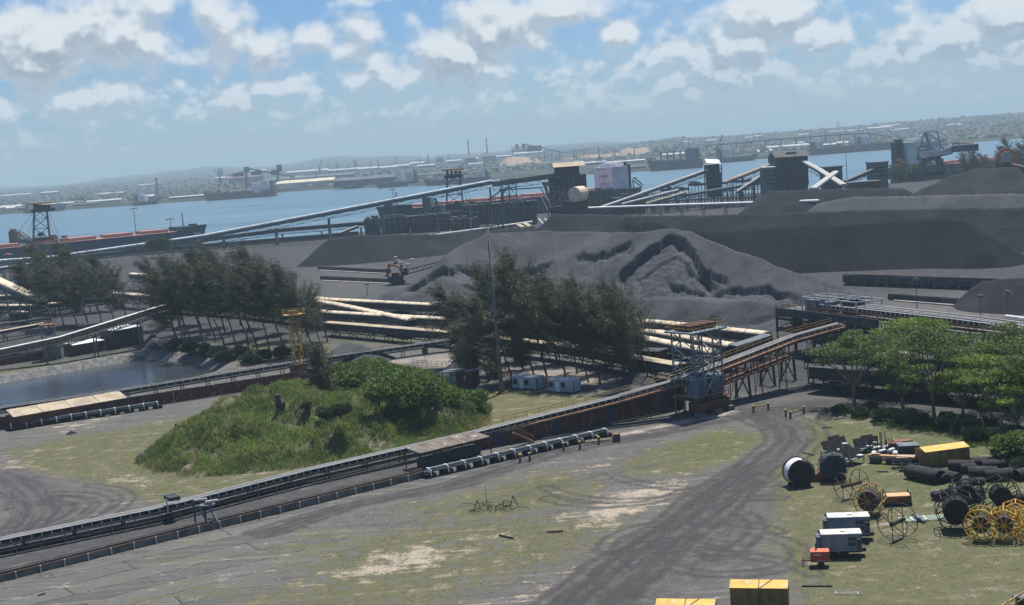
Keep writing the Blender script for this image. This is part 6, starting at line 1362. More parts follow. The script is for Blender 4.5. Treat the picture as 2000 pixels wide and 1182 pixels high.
# ---- T1: twin blue lattice tower with red base straddling the belt
c=G(1372,808,0);c=V3((c.x,c.y+2,0));u=(F1[6]-F1[5]);rz=math.atan2(u.y,u.x)
t=thing('lattice_tower','twin blue-grey lattice tower with railed red top and rusty base straddling the belt','tower',c)
Rm=Matrix.Rotation(rz,3,'Z');O=lambda x,y,z:c+Rm@V3((x,y,0))+V3((0,0,z))
for k,x in enumerate((-2.4,2.2)):
    for y in (-2.6,2.6):
        a=MB();a.beam(O(x-1,y,0),O(x-1,y,14.2),.28);a.beam(O(x+1,y,0),O(x+1,y,14.2),.28)
        for j in range(7): z=2+j*1.75;a.beam(O(x-1,y,z),O(x+1,y,z+1.75),.13) if j%2 else a.beam(O(x+1,y,z),O(x-1,y,z+1.75),.13);a.beam(O(x-1,y,z),O(x+1,y,z),.12)
        a.build('leg',M['bsteel'],t)
a=MB()
for y in (-2.6,2.6):
    for z0 in (3.2,6.2,9.2): 
        if y<0: a.beam(O(-1.4,y,z0),O(1.2,y,z0+3),.14);a.beam(O(1.2,y,z0),O(-1.4,y,z0+3),.14)
        a.beam(O(-3.4,y,z0),O(3.2,y,z0),.14)
for x in (-3.4,3.2):
    for z0 in (3.2,6.2,9.2,11.6): a.beam(O(x,-2.6,z0),O(x,2.6,z0+2.6),.13);a.beam(O(x,-2.6,z0),O(x,2.6,z0),.13)
a.build('bracing',M['palet'],t)
a=MB();a.box(O(-.1,0,14.3),(8.6,6.6,.25),rz);a.build('platform',M['bsteel'],t)
a=MB()
q=[O(-4.4,-3.3,14.4),O(4.2,-3.3,14.4),O(4.2,3.3,14.4),O(-4.4,3.3,14.4),O(-4.4,-3.3,14.4)];handrail(a,q,1.3,1.1,.07);a.build('handrail',M['yel'],t)
a=MB()
for k in range(4): a.box(O(-2.8+k*1.8,0,15.0),(1.2,3.4,.9),rz)
a.build('winch',M['rust'],t)
for x in (-1.9,1.9): a=MB();a.box(O(x,-1.2,4.4),(2.7,2.4,4.0),rz);a.build('tank',mat('blue tank',(.15,.21,.28),(.10,.14,.19),.5,c3=(.18,.12,.08)),t)
a=MB();a.box(O(0,-2.2,1.6),(7.4,2.6,1.4),rz);a.box(O(0,-2.2,2.9),(7.8,2.8,.2),rz);handrail(a,[O(-3.9,-3.7,3),O(3.9,-3.7,3)],1.1,.8,.08)
for x in (-3.2,-1,1,3.2): a.beam(O(x,-3.2,0),O(x,-3.2,2.6),.3);a.beam(O(x,-1,0),O(x,-1,2.6),.3)
a.box(O(3.8,1.0,2.1),(1.6,2.4,2.4),rz);a.build('base_frame',M['rust'],t)
for x,y in ((-3.6,-3.4),(.2,-3.7),(3.4,-3.5)): a=MB();a.box(O(x,y,.4),(1.4,1.2,.8),rz);a.build('footing',M['dconc'],t)
# ---- T2: yellow lattice tower beside the conifer
c=G(585,738,0);t=thing('lattice_tower','yellow rusted lattice tower with railed cap standing over the pond belt conveyor','tower',c)
a=MB();lattice(a,c,1.9,2.2,0,14.4,9,.2,.5);a.build('frame',M['yel'],t)
a=MB();a.box(c+V3((0,0,14.4)),(4.6,3.4,.2),.5);q=[c+V3(p_) for p_ in ((-2.3,-1.6,14.5),(2.3,-1.6,14.5),(2.3,1.6,14.5),(-2.3,1.6,14.5),(-2.3,-1.6,14.5))];handrail(a,q,1.1,1.1,.08);a.box(c+V3((0,0,15)),(2.0,1.4,.8),.5);a.build('platform',M['yel'],t)
a=MB();
for k in range(8): z=3+k*1.4;a.beam(c+V3((-1.4,-1.2,z)),c+V3((-.9,-1.2,z+.7)),.14)
a.build('ladder_hoop',M['palet'],t)
a=MB();a.box(c+V3((0,0,1.6)),(3.2,3,3.2),.5);a.build('base_cabin',M['rust'],t)
# ---- T3 blue tower at left bank
c=G(100,702,0);t=thing('lattice_tower','pale blue sheeted tower at the end of the short dark belt by the pond','tower',c)
a=MB();lattice(a,c,3.4,3.4,0,9.5,5,.3,.3);a.build('frame',M['bsteel'],t);a=MB();a.box(c+V3((0,0,2.4)),(2.6,2.6,4.6),.3);a.box(c+V3((0,0,7.5)),(2.3,2.3,1.6),.3);a.build('chute',M['bsteel'],t);a=MB();a.box(c+V3((0,0,9.6)),(4,4,.2),.3);handrail(a,[c+V3(p_) for p_ in ((-2,-2,9.7),(2,-2,9.7),(2,2,9.7))],1.1,1,.08);a.build('platform',M['rustl'],t)
c=G(118,700,0);a=MB();a.box(c+V3((0,0,1.5)),(1.0,1.0,3.0));one(a,'junction_box',M['bsteel'],'narrow blue-grey cabinet beside the pale blue sheeted tower','cabinet',c)
# ---- T4: transfer platform
A0=G(1516,600,9.8);B0=G(1752,613,9.8);C0=G(2080,668,9.8);t=thing('transfer_platform','large rusty steel transfer platform with navy girder behind the acacias','transfer platform',gz(A0))
Lb=(B0-A0).length;u=(C0-A0).normalized();B0=A0+u*Lb;n_=V3((-u.y,u.x,0));
if n_.y<0:n_=-n_
dep=9.5
def dk(z,w,m,nm,p=A0,q=C0):
    a=MB();a.beam(V3((p.x,p.y,z))+n_*dep/2,V3((q.x,q.y,z))+n_*dep/2,dep,w);a.build(nm,m,t)
dk(9.2,.3,M['dconc'],'deck');dk(5.4,.25,M['rustl'],'lower_deck',A0,A0+u*26)
a=MB();a.beam(V3((A0.x,A0.y,8.9)),V3((B0.x,B0.y,8.9))+u*2,.5,1.7);a.build('girder',M['navy'],t)
a=MB();a.beam(V3((A0.x,A0.y,7.4)),V3((C0.x,C0.y,7.4)),.35,.5);a.beam(V3((A0.x,A0.y,5.0)),V3((A0.x,A0.y,5.0))+u*26,.35,.5);a.build('lower_girder',M['dsteel'],t)
L=(C0-A0).length;k=0
while k*6.2<L:
    p=A0+u*(k*6.2)
    for dd in (0,dep*.5,dep): 
        a=MB();pp=p+n_*dd;a.beam(gz(pp),V3((pp.x,pp.y,9)),.45);a.build('column',M['dsteel'],t)
    if k%2==0: a=MB();a.beam(gz(p),V3((p.x,p.y,5))+u*6.2,.22);a.beam(V3((p.x,p.y,5.2)),V3((p.x,p.y,7.4))+u*6.2,.2);a.build('brace',M['dsteel'],t)
    k+=1
a=MB();z=9.4
for s_ in (0,dep): handrail(a,[V3((A0.x,A0.y,z))+n_*s_,V3((C0.x,C0.y,z))+n_*s_],1.2,2.2,.09)
handrail(a,[V3((A0.x,A0.y,z)),V3((A0.x,A0.y,z))+n_*dep],1.2,1.6,.09);a.build('handrail',M['rustl'],t)
a=MB();handrail(a,[V3((A0.x,A0.y,5.5))-n_*.1,V3((A0.x,A0.y,5.5))+u*26-n_*.1],1.2,1.6,.09);a.build('lower_handrail',M['rust'],t)
rr=random.Random(3)
for k in range(10): a=MB();a.box(A0+u*(2+k*2.3)+n_*rr.uniform(2,8)+V3((0,0,-3.2)),(rr.uniform(1,2.2),rr.uniform(1,2),rr.uniform(1,2.4)),rr.uniform(0,3));a.build('drive_unit',M['rustl'],t)
# frames on the deck
a=MB();b0=A0+u*7.2+n_*1.5;LX,LY=17,6.5
for x in (0,4.2,8.5,12.7,LX):
    for y in (0,LY): pp=b0+u*x+n_*y;a.beam(V3((pp.x,pp.y,9.4)),V3((pp.x,pp.y,12.3)),.22)
    p0=b0+u*x;a.beam(V3((p0.x,p0.y,12.3)),V3((p0.x,p0.y,12.3))+n_*LY,.2)
for y in (0,LY,LY/2): p0=b0+n_*y;a.beam(V3((p0.x,p0.y,12.3)),V3((p0.x,p0.y,12.3))+u*LX,.25)
handrail(a,[V3((b0.x,b0.y,12.4)),V3((b0.x,b0.y,12.4))+u*LX],.9,2,.07);handrail(a,[V3((b0.x,b0.y,12.4))+n_*LY,V3((b0.x,b0.y,12.4))+u*LX+n_*LY],.9,2,.07);a.build('crane_frame',M['palet'],t)
a=MB();p=A0+u*10.5+n_*2.2;a.box(V3((p.x,p.y,10.7)),(3.6,2.6,2.5),math.atan2(u.y,u.x));p=A0+u*14.8+n_*3;a.box(V3((p.x,p.y,10.6)),(2.0,2.6,2.3),math.atan2(u.y,u.x));a.build('drive_cabin',M['bsteel'],t)
a=MB();p=A0+u*19+n_*5;a.box(V3((p.x,p.y,11)),(4,3,3),math.atan2(u.y,u.x));a.build('hopper',M['navy'],t)
for k,(o_,lb) in enumerate(((2.6,'belt with close-set idlers on the front of the transfer platform'),(6.0,'belt with close-set idlers on the back of the transfer platform'))):
    p0=A0+u*(12+k*3)+n_*o_;p1=C0+n_*o_;p0=V3((p0.x,p0.y,11.0));p1=V3((p1.x,p1.y,10.6-k*.2));openbelt('belt_conveyor',lb,[p0,p0.lerp(p1,.6)+V3((0,0,.3)),p1],1.7,1.35,8,mbelt=M['belt'],mframe=M['paint'],mdeck=M['rustl'],below=.3,post=.2)
a=MB();p0=G(1965,618,12);p1=G(2080,634,12);a.tube(p0,p1,.32,12);one(a,'pipe',M['paint'],'bright white pipe end above the platform at the right photo edge','pipe',gz(p0),smooth=False)
# ---- site huts
def container(label,c,rz,L=6.0,Wd=2.5,H=2.5,m=None,windows=True):
    m=m or M['paint'];t=thing('site_cabin',label,'cabin',c,rz,'white site cabins' ,local=True)
    a=MB();a.box((0,0,H/2+.15),(L,Wd,H-.2))
    for k in range(int(L/.3)): a.box((-L/2+.15+k*.3,-Wd/2-.02,H/2+.15),(.12,.06,H-.35));a.box((-L/2+.15+k*.3,Wd/2+.02,H/2+.15),(.12,.06,H-.35))
    for k in range(8): a.box((L/2+.02,-Wd/2+.2+k*.3,H/2+.15),(.06,.12,H-.35))
    a.build('wall',mat('cabin blue white',(.42,.50,.58),(.36,.43,.50),.6),t)
    a=MB();a.box((0,0,H+.1),(L+.1,Wd+.1,.12));a.build('roof',mat('cabin roof',(.74,.76,.74),(.6,.6,.58),.7,c3=(.42,.36,.28),sc3=1.5),t)
    a=MB()
    for sx in (-1,1):
        for sy in (-1,1): a.box((sx*L/2,sy*Wd/2,H/2+.05),(.14,.14,H+.05))
    a.box((0,-Wd/2-.03,.14),(L,.12,.16));a.box((L/2+.03,0,.14),(.12,Wd,.16));a.build('frame',M['navy'],t)
    for x in (-L*.36,L*.10):
        a=MB();a.box((x,-Wd/2-.05,1.55),(.95,.08,1.0));w=a.build('window',M['glass'],t)
        a=MB()
        for q_ in (-.5,-.17,.17,.5): a.box((x+q_,-Wd/2-.10,1.55),(.05,.04,1.05))
        for q_ in (-.52,0,.52): a.box((x,-Wd/2-.13,1.55+q_),(1.05,.03,.05))
        a.build('grille',M['palet'],w)
    a=MB();a.box((-L*.12,-Wd/2-.06,1.2),(.9,.06,2.0));d=a.build('door',M['paint'],t);a=MB();a.box((-L*.12+.35,-Wd/2-.12,1.2),(.06,.06,.2));a.build('handle',M['dsteel'],d);return t
rzc=-R(40)*0-R(36)
p=G(1048,762,0);container('white site cabin with two barred windows nearer the tall mast',V3((p.x-1.6,p.y+2.2,0)),rzc)
p=G(1122,768,0);container('white site cabin with two barred windows nearer the climbing belt conveyor',V3((p.x-1.8,p.y+2.4,0)),rzc)
p=G(907,756,0);t=thing('hut','dark red-brown hut with flat roof at the back of the green mound','hut',p,-R(30),local=True)
a=MB();a.box((0,1.6,1.5),(3.6,3.2,3.0));a.build('wall',mat('red brown wall',(.13,.05,.045),(.08,.035,.032),.6),t);a=MB();a.box((-1.4,1.6,3.15),(8.2,4.0,.14),0,-.05);a.build('roof',M['gclad'],t);a=MB();a.box((.3,-.04,1.9),(.5,.06,.9));a.build('window',M['palet'],t);a=MB()
for x in (-5.2,-3.2): 
    for y in (.1,3.1): a.beam((x,y,0),(x,y,3.1),.14)
a.build('post',M['dsteel'],t);a=MB();a.box((-3.6,2.0,1.2),(1.8,1.4,1.8));a.build('tank',M['paint'],t)
# pit with yellow railing behind the mound
q=[G(*p_,0) for p_ in ((806,712),(935,722),(1000,742),(985,757),(905,735),(806,712))];a=MB();handrail(a,q[:4],1.1,1.6,.09);one(a,'guard_rail',M['yel'],'yellowish guard rail around the pit behind the mound','guard rail',q[0])
q=[G(898,690,0),G(915,693,0),G(918,686,0),G(902,683,0),G(898,690,0)];a=MB();handrail(a,q,1.2,1.0,.14);one(a,'guard_rail',M['yel'],'small square yellow rail enclosure at the belt end left of the mast','guard rail',q[0])
p=G(831,706,0);t=thing('sign_board','small dark square sign on a post behind the mound','sign',p);a=MB();a.beam(p,p+V3((0,0,3.0)),.12);a.build('post',M['steel'],t);a=MB();a.box(p+V3((0,-.1,2.3)),(1.25,.08,1.6));a.build('board',M['drk'],t)
# stair down from the belt to the beam conveyor
s0=G(1043,863,0);s1=G(1003,845,2.4);t=thing('stair','rusty access stair from the belt walkway down to the beam conveyor','stair',s0);a=MB();sd_=(s1-s0)
for o_ in (-.5,.5): w_=V3((0,o_,0));a.beam(s0+w_,s1+w_,.12,.25);a.beam(s0+w_+V3((0,0,1)),s1+w_+V3((0,0,1)),.07);[a.beam(s0+w_+sd_*f,s0+w_+sd_*f+V3((0,0,1)),.06) for f in (0,.33,.66,1)]
a.build('rail',M['yel'],t);a=MB();[a.box(s0+sd_*(k/9),(.35,1.0,.05)) for k in range(10)];a.build('steps',M['rustl'],t)
# gantries over the trough, device on the belt
def lampgantry(label,px,py,z,s=1.0):
    p=G(px,py,0);t=thing('tube_lamp_stand',label,'lamp stand',p);a=MB();a.beam(p,p+V3((0,0,3.0*s)),.22);a.beam(p+V3((0,0,2.9*s)),p+V3((1.2,-.6,3.1*s)),.16);a.build('post',M['dsteel'],t);a=MB();a.tube(p+V3((.2,-.1,3.2*s)),p+V3((1.9,-.2,3.35*s)),.14,8);a.build('tube_lamp',M['paint'],t);return t
lampgantry('small lamp stand with white tube beside the long belt, farther of two',382,1022,0)
t=lampgantry('small lamp stand with white tube on a braced frame over the trough, nearer of two',404,1030,0,1.1)
p=G(410,1030,0);a=MB();a.beam(p,p+V3((-1.2,0,3)),.25);a.beam(p+V3((1.6,-.8,0)),p+V3((.2,0,3)),.25);a.beam(p+V3((-1,0,3.1)),p+V3((.9,0,3.1)),1.2,.12);a.beam(p+V3((.8,-.4,1.2)),p+V3((-.6,0,1.2)),.15);a.build('frame',M['bsteel'],t)
p=G(337,984,2.2);t=thing('belt_scale','small dark device straddling the long belt conveyor at left','belt scale',gz(p));a=MB();a.box(p+V3((0,0,.9)),(1.5,2.4,.5),.6);a.build('box',M['drk'],t);a=MB();a.beam(p+V3((-1.8,0,1.3)),p+V3((1.6,.6,1.5)),.12);a.beam(p+V3((-.5,-1,-1)),p+V3((-.5,-1,1)),.12);a.beam(p+V3((.5,1.2,-1)),p+V3((.5,1.2,1)),.12);a.build('bar',M['palet'],t)
p=G(865,893,0);t=thing('lamp_post','thin lamp post with round white head in front of the brown-roofed shelter','lamp post',p);a=MB();a.tube(p,p+V3((0,0,2.6)),.06,6);a.build('pole',M['steel'],t);a=MB();a.blob(p+V3((0,0,2.7)),.28,2,0);a.build('globe',M['paint'],t)
# barriers by the road
def barrier(label,pts,bar=None,bm_=None,h=1.15):
    P_=[G(x,y,0) for x,y in pts];t=thing('barrier',label,'barrier',P_[0],0,'timber posts by the yard road')
    for p in P_:
        a=MB();a.tube(p,p+V3((0,0,h)),.20,8);o=a.build('post',bm_ or mat('timber post',(.20,.15,.09),(.13,.10,.06),1),t)
        a=MB();a.tube(p+V3((0,0,h)),p+V3((0,0,h+.12)),.22,8);a.build('cap',mat('yellow cap',(.55,.40,.08),(.4,.3,.08),1),o)
    if bar: a=MB();a.beam(P_[bar[0]]+V3((0,0,h*.8)),P_[bar[1]]+V3((0,0,h*.8)),.14,.2);a.build('bar',M['yel'],t)
    return t
barrier('yellow bar on two timber posts at the road beside the lattice tower',[(1472,806),(1501,801)],(0,1))
barrier('three timber posts with a dark bar at the bend of the tracked road',[(1535,814),(1544,818),(1570,808)],(1,2))
barrier('pair of timber posts in front of the beam conveyor below the stair',[(1016,903),(1035,900)])
barrier('three timber posts at the right end of the beam conveyor',[(1101,880),(1133,877),(1170,868),(1205,862)])
p=G(1173,866,0);t=thing('timber_frame','low timber frame lying between the posts at the beam conveyor end','timber frame',p);a=MB();b_=M['tan']
for x,y in ((0,0),(0,.8)): a.beam(p+V3((-2.4,y,.3)),p+V3((1.6,y+.8,.3)),.2,.3)
a.build('plank',b_,t);a=MB();a.box(p+V3((2.6,.6,.6)),(1.2,.9,1.2));a.build('box',M['rustl'],t)
for px,py,lb in ((1184,786,'short dark post in the ground on the road edge under the acacias'),(1714,808,'timber stump post standing right of the leftmost acacia')):
    p=G(px,py,0);a=MB();a.tube(p,p+V3((0,0,1.4)),.25,8);one(a,'post',M['bark'],lb,'post',p) if px>1300 else None
p=G(297,828,0);t=thing('marker_post','thin yellow marker post beside the pond-side beam conveyor','post',G(340,788,0));p=G(340,788,0);a=MB();a.beam(p,p+V3((0,0,3.2)),.14);a.build('pole',M['yel'],t)
p=G(1523,752,0);a=MB();a.beam(p,p+V3((0,0,5)),.12);one(a,'marker_post',M['rustl'],'thin rusty pole on the dark ground under the climbing conveyor','post',p)
# yellow leaning pole and dark pole by the shrubs
p=G(1916,845,0);a=MB();a.beam(p,p+V3((0,0,5.2)),.14);one(a,'fence_post',M['dsteel'],'thin dark pole in the shrubs behind the yellow container','post',p)
p=G(1937,868,0);q_=G(1917,842,.6);a=MB();a.beam(p+V3((0,0,.1)),V3((q_.x,q_.y,2.6)),.22,.3);one(a,'boom_gate',M['yel'],'yellow boom pole leaning in the grass right of the yellow container','boom pole',p)
q0,q1=G(1935,872,0),G(2060,955,0);a=MB();a.beam(q0+V3((0,0,.12)),q1+V3((0,0,.12)),.35,.25);one(a,'kerb_beam',M['dconc'],'long concrete kerb beam running down to the right photo edge','kerb',q0)
# ---- gabled yellow covers
ys=mat('yellow sheet toned as shaded',(.22,.155,.055),(.15,.105,.04),.5,stretch=(2.5,2.5,.5),c3=(.13,.09,.04),sc3=1.0);yr=mat('yellow roof sheet',(.66,.45,.10),(.55,.37,.10),.6,c3=(.62,.52,.30),sc3=1.3)  # wall yellow darkened as if shaded, plus dirt streaks; roof keeps the sunlit yellow
def gabled(label,c,rz,L,Wd,H,RH,wall=ys,roof=yr,band=True,skid=False):
    t=thing('gabled_box',label,'storage box',c,rz,None,local=True);a=MB();a.box((0,0,H/2),(L,Wd,H));a.build('wall',wall,t);a=MB();a.gable((0,0,.01),L,Wd,H,RH,0,.06);a.build('roof',roof,t)
    a=MB()
    for k in range(int(L/.6)+1): a.box((-L/2+k*L/int(L/.6),-Wd/2-.01,H/2),(.06,.05,H*.98))
    a.box((0,-Wd/2-.03,.1),(L,.08,.16))
    if band: a.box((0,-Wd/2-.03,H*.45),(L,.04,.07));a.box((0,-Wd/2-.04,H/2),(.1,.05,H))
    a.build('stiffener',wall,t)
    if band:
        a=MB();y=Wd/2+.06;a.beam((.0,-y,H+.04),(.0,0,H+RH+.05),.09);a.beam((0,0,H+RH+.05),(0,y,H+.04),.09);a.beam((.1,-y,H+.04),(1.3,0,H+RH+.05),.05);a.build('strap',M['rustl'],t)
    return t
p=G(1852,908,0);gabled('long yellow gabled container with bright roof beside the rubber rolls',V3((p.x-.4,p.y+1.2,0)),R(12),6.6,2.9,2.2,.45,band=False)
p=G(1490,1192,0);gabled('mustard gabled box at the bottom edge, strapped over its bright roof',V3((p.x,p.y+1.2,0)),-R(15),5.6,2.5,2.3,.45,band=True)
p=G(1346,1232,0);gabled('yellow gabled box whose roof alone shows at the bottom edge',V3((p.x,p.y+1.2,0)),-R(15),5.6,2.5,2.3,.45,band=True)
# ---- generators and compressor trailer
def wheel(parent,x,y,r,w=.25):
    a=MB();a.tube((x,y-w/2,r),(x,y+w/2,r),r,18);o=a.build('wheel',M['black'],parent);a=MB();s_=-1 if y<0 else 1;a.tube((x,y+s_*w*.5,r),(x,y+s_*w*.56,r),r*.55,12);a.build('rim',M['palet'],o)
gb=mat('generator grey paint',(.19,.22,.25),(.145,.165,.19),.8,c3=(.22,.20,.18),sc3=2);gtop=mat('generator roof',(.62,.61,.56),(.5,.49,.45),.9,c3=(.36,.28,.2),sc3=2.2)
def genset(label,c,rz,L,Wd,H,mb_,mt,front=True):
    t=thing('generator_trailer',label,'generator',c,rz,'grey generator sets on the grass',local=True);z0=.75
    a=MB();a.box((0,0,z0+H/2),(L,Wd,H));a.build('body',mb_,t);a=MB();a.box((0,0,z0+H+.04),(L+.1,Wd+.1,.08));a.box((.2,0,z0+H+.12),(.5,.5,.14));a.build('roof',mt,t)
    for x in (L*.26,): 
        for z in (.72,.42): a=MB();a.box((x,-Wd/2-.02,z0+H*z),(L*.2,.04,H*.2));a.build('vent',M['dsteel'],t)
    for x in (-L*.28,-L*.02): a=MB();a.box((x,-Wd/2-.02,z0+H*.5),(L*.24,.03,H*.86));d=a.build('door',mb_,t);a=MB();a.box((x+L*.09,-Wd/2-.06,z0+H*.5),(.08,.05,.22));a.build('handle',M['black'],d)
    a=MB();a.box((L*.43,-Wd/2-.03,z0+H*.45),(.42,.05,H*.7));a.build('control_panel',M['drk'],t);a=MB();a.box((L*.43,-Wd/2-.07,z0+H*.35),(.26,.04,.5));a.build('meter',rr3,t);a=MB();a.box((L*.43,-Wd/2-.07,z0+H*.72),(.3,.04,.1));a.build('plate',M['paint'],t)
    a=MB();a.box((0,0,.62),(L*1.02,Wd*.8,.22));a.box((L*.55,0,.75),(.5,Wd*.7,.4));a.box((-L*.56,0,.62),(1.2,.2,.15));a.build('chassis',M['drk'],t)
    a=MB();a.box((-L/2-.25,0,z0+H*.5),(.5,Wd*.8,H*.7));a.tube((-L/2-.2,0,z0+H),(-L/2-.2,0,z0+H+.35),.12,8);a.build('radiator_housing',M['gclad'],t)
    for x in (-.75,.35):
        for y in (-Wd/2-.05,Wd/2+.05): wheel(t,x,y,.38)
    for y in (-Wd/2-.05,Wd/2+.05): a=MB();a.box((-.2,y,.86),(2.2,.32,.06));a.build('mudguard',M['palet'],t)
    return t
p=G(1648,1090,0);genset('nearer grey generator trailer with pale roof beside the small red welder',V3((p.x,p.y+1,0)),-R(8),4.3,1.9,1.9,gb,gtop)
p=G(1660,1062,0);genset('farther blue-grey generator trailer behind the nearer one',V3((p.x+.3,p.y+1.6,0)),-R(8),4.6,1.9,2.1,mat('genset blue grey',(.16,.20,.24),(.12,.15,.18),.8),gtop)
p=G(1604,1108,0);t=thing('welder_trailer','small red engine-driven welder on a two-wheel trailer with drawbar','welder trailer',V3((p.x,p.y+.5,0)),-R(10),local=True)
a=MB();a.box((0,0,1.2),(1.9,1.15,1.0));a.build('body',mat('red paint',(.42,.07,.04),(.30,.055,.035),.9,c3=(.12,.05,.04),sc3=3),t);a=MB();a.box((0,0,1.72),(2.0,1.25,.07));a.build('lid',mat('red lid',(.62,.16,.09),(.5,.13,.08),.9),t)
a=MB();a.tube((-.35,.1,1.75),(-.35,.1,2.45),.09,8);a.build('exhaust',M['black'],t);a=MB();a.box((-.25,-.6,1.42),(.9,.03,.16));a.build('name_plate',M['palet'],t)
a=MB();a.beam((-.9,0,.62),(-2.0,0,.62),.12);a.beam((-1.75,0,.05),(-1.75,0,1.2),.08);a.box((0,0,.62),(2.0,.9,.14));a.build('drawbar',M['rustl'],t)
for y in (-.62,.62): wheel(t,.1,y,.34,.2)
for y in (-.62,.62): a=MB();a.box((.1,y,.76),(.95,.26,.05));a.build('mudguard',M['palet'],t)
p=G(1654,1159,0);t=thing('metal_frame','flat pale rectangular frame lying on the ground near the bottom edge','metal frame',p,-R(18),local=True);a=MB()
for y in (-.4,0,.4): a.box((0,y,.06),(2.3,.07,.06))
for x in (-1.1,1.1): a.box((x,0,.06),(.12,.85,.06))
a.build('bars',M['palet'],t)
p=G(1590,1146,0);a=MB();a.beam(p+V3((-1.2,.3,.08)),p+V3((1.8,-.4,.08)),.18,.14);one(a,'timber_beam',M['bark'],'dark timber lying behind the strapped mustard box','timber',p)
# ---- reels and wheel frames
def reel_wheel(name,label,c,ax_ang,r,m,kind='round',width=1.6,spokes=6,belt=None,rb=.62,t=.09,gap=True,group='cable and belt reels on the grass',hubm=None,tilt=0):
    "two spoked rims on an axle, standing on the ground; axle along ax_ang"
    T=thing(name,label,'reel',c,ax_ang,group,local=True)
    n=8 if kind=='oct' else 26
    for s_ in (-1,1):
        x=s_*width/2;a=MB();a.ring((x,0,r),(1,0,0),r-t/2,t,n,t*1.2);a.build('rim',m,T)
        for k in range(spokes):
            an=2*math.pi*(k+.5)/spokes;a=MB();a.beam((x,math.cos(an)*.1,r+math.sin(an)*.1),(x,math.cos(an)*(r-t),r+math.sin(an)*(r-t)),t);a.build('spoke',m,T)
    a=MB();a.tube((-width/2-.12,0,r),(width/2+.12,0,r),.2 if belt else .26,10);a.build('hub',hubm or m,T)
    if kind=='oct' or belt is None:
        for k in range(n if kind=='oct' else 4):
            a=MB()
            an=2*math.pi*(k+.0)/ (n if kind=='oct' else 4)
            if k%2==0 or kind=='oct': a.beam((-width/2,math.cos(an)*(r-.05),r+math.sin(an)*(r-.05)),(width/2,math.cos(an)*(r-.05),r+math.sin(an)*(r-.05)),t*.8)
            if len(a.v): a.build('cross_bar',m,T)
    if belt: a=MB();a.tube((-width/2+.12,0,r),(width/2-.12,0,r),r*rb,28);a.build('belt_roll',belt,T)
    return T
bk=mat('black steel',(.02,.02,.022),(.035,.03,.028),1);ry=mat('rust yellow steel',(.40,.22,.05),(.24,.12,.04),1.2);ylw=mat('bright yellow steel',(.62,.36,.03),(.42,.22,.03),1.5)
brn=mat('brown belt',(.06,.045,.04),(.035,.03,.028),.8)
p=G(1561,948,0)
T=thing('cable_drum','big drum with white wrapped belt and black disc ends, leftmost of the reels','drum',p,R(100),'cable and belt reels on the grass',local=True);r=1.75
a=MB();a.tube((-.95,0,r+.08),(.95,0,r+.08),r,36);a.build('wrap',mat('white wrap',(.78,.77,.73),(.6,.6,.57),.9),T,smooth=False)
for x in (-1.0,1.0): a=MB();a.tube((x-.06,0,r+.08),(x+.06,0,r+.08),r-.02,36);a.build('disc',bk,T);a=MB();a.ring((x,0,r+.08),(1,0,0),r+.1,.12,36,.12);a.build('rim',bk,T)
a=MB();a.tube((-1.12,0,r),(1.12,0,r),.12,8);a.build('axle',M['steel'],T)
for x in (-1.0,1.0): a=MB();a.box((x,0,.1),(.25,2.4,.2));a.build('foot',bk,T)
p=G(1628,938,0);reel_wheel('belt_reel','large black belt reel in an octagonal frame behind the rusty plough frame',p,R(85),1.95,bk,'oct',2.2,8,M['navy'],.86)
p=G(1618,938,0);t=thing('belt_plough','rusty brown wedge-shaped steel frame leaning in front of the large black reel','steel frame',p,0,None);a=MB();a.add([p+V3(q_) for q_ in ((-2.2,-.2,0),(2.0,-.4,0),(2.0,-.4,1.9),(1.2,-.4,2.5),(.2,-.4,2.1),(-2.2,-.2,.7),(-2.2,1.0,0),(2.0,1.2,0),(2.0,1.2,1.9),(1.2,1.2,2.5),(.2,1.2,2.1),(-2.2,1.0,.7))],[(0,1,2,3,4,5),(11,10,9,8,7,6),(0,6,7,1),(1,7,8,2),(2,8,9,3),(3,9,10,4),(4,10,11,5),(5,11,6,0)]);a.build('plate',M['rustl'],t);a=MB();a.box(p+V3((0,.4,.2)),(4.6,1.8,.3));a.build('skid',M['rust'],t)
p=G(1664,972,0);reel_wheel('spoked_reel','empty spoked wheel frame of thin dark rims, nearest the rusty reel',p,R(28),1.75,mat('dark brown rim',(.06,.045,.03),(.09,.06,.035),1),'round',2.9,6,None,t=.07)
p=G(1700,1004,0);reel_wheel('belt_reel','rusty spoked reel holding a brown belt roll beside the tan crate',p,R(62),1.85,ry,'oct',2.4,8,brn,.66,t=.11)
p=G(1754,1052,0);reel_wheel('spoked_reel','empty spoked wheel frame right of the generators',p,R(42),1.95,mat('dark brown rim',(.06,.045,.03),(.09,.06,.035),1),'round',2.2,6,None,t=.07,hubm=bk)
p=G(1868,1034,0);reel_wheel('belt_reel','black octagonal reel with thick belt roll, nearest the yellow wheels',p,R(75),2.35,bk,'oct',2.6,8,M['black'],.62,t=.12)
p=G(1888,1000,0);reel_wheel('belt_reel','black octagonal reel standing behind the nearest black one',p,R(75),2.2,bk,'oct',1.8,8,M['black'],.55,t=.11)
p=G(1955,1004,0);reel_wheel('belt_reel','black octagonal reel at the right, above the yellow wheels',p,R(85),2.3,bk,'oct',2.0,8,M['black'],.5,t=.11)
for i,(px,py,lb) in enumerate(((1918,1054,'leftmost bright yellow spoked wheel reel'),(1962,1054,'second bright yellow spoked wheel reel from the left'),(2006,1054,'bright yellow spoked wheel reel cut by the right photo edge'),(1985,1040,'yellow spoked wheel reel standing behind the front yellow ones'))):
    p=G(px,py,0);reel_wheel('spoked_reel',lb,p,R(70 if i%2 else 62),1.85,ylw,'oct' if i%2 else 'round',1.7,8,brn if i<2 else None,.5,t=.12,hubm=ylw)
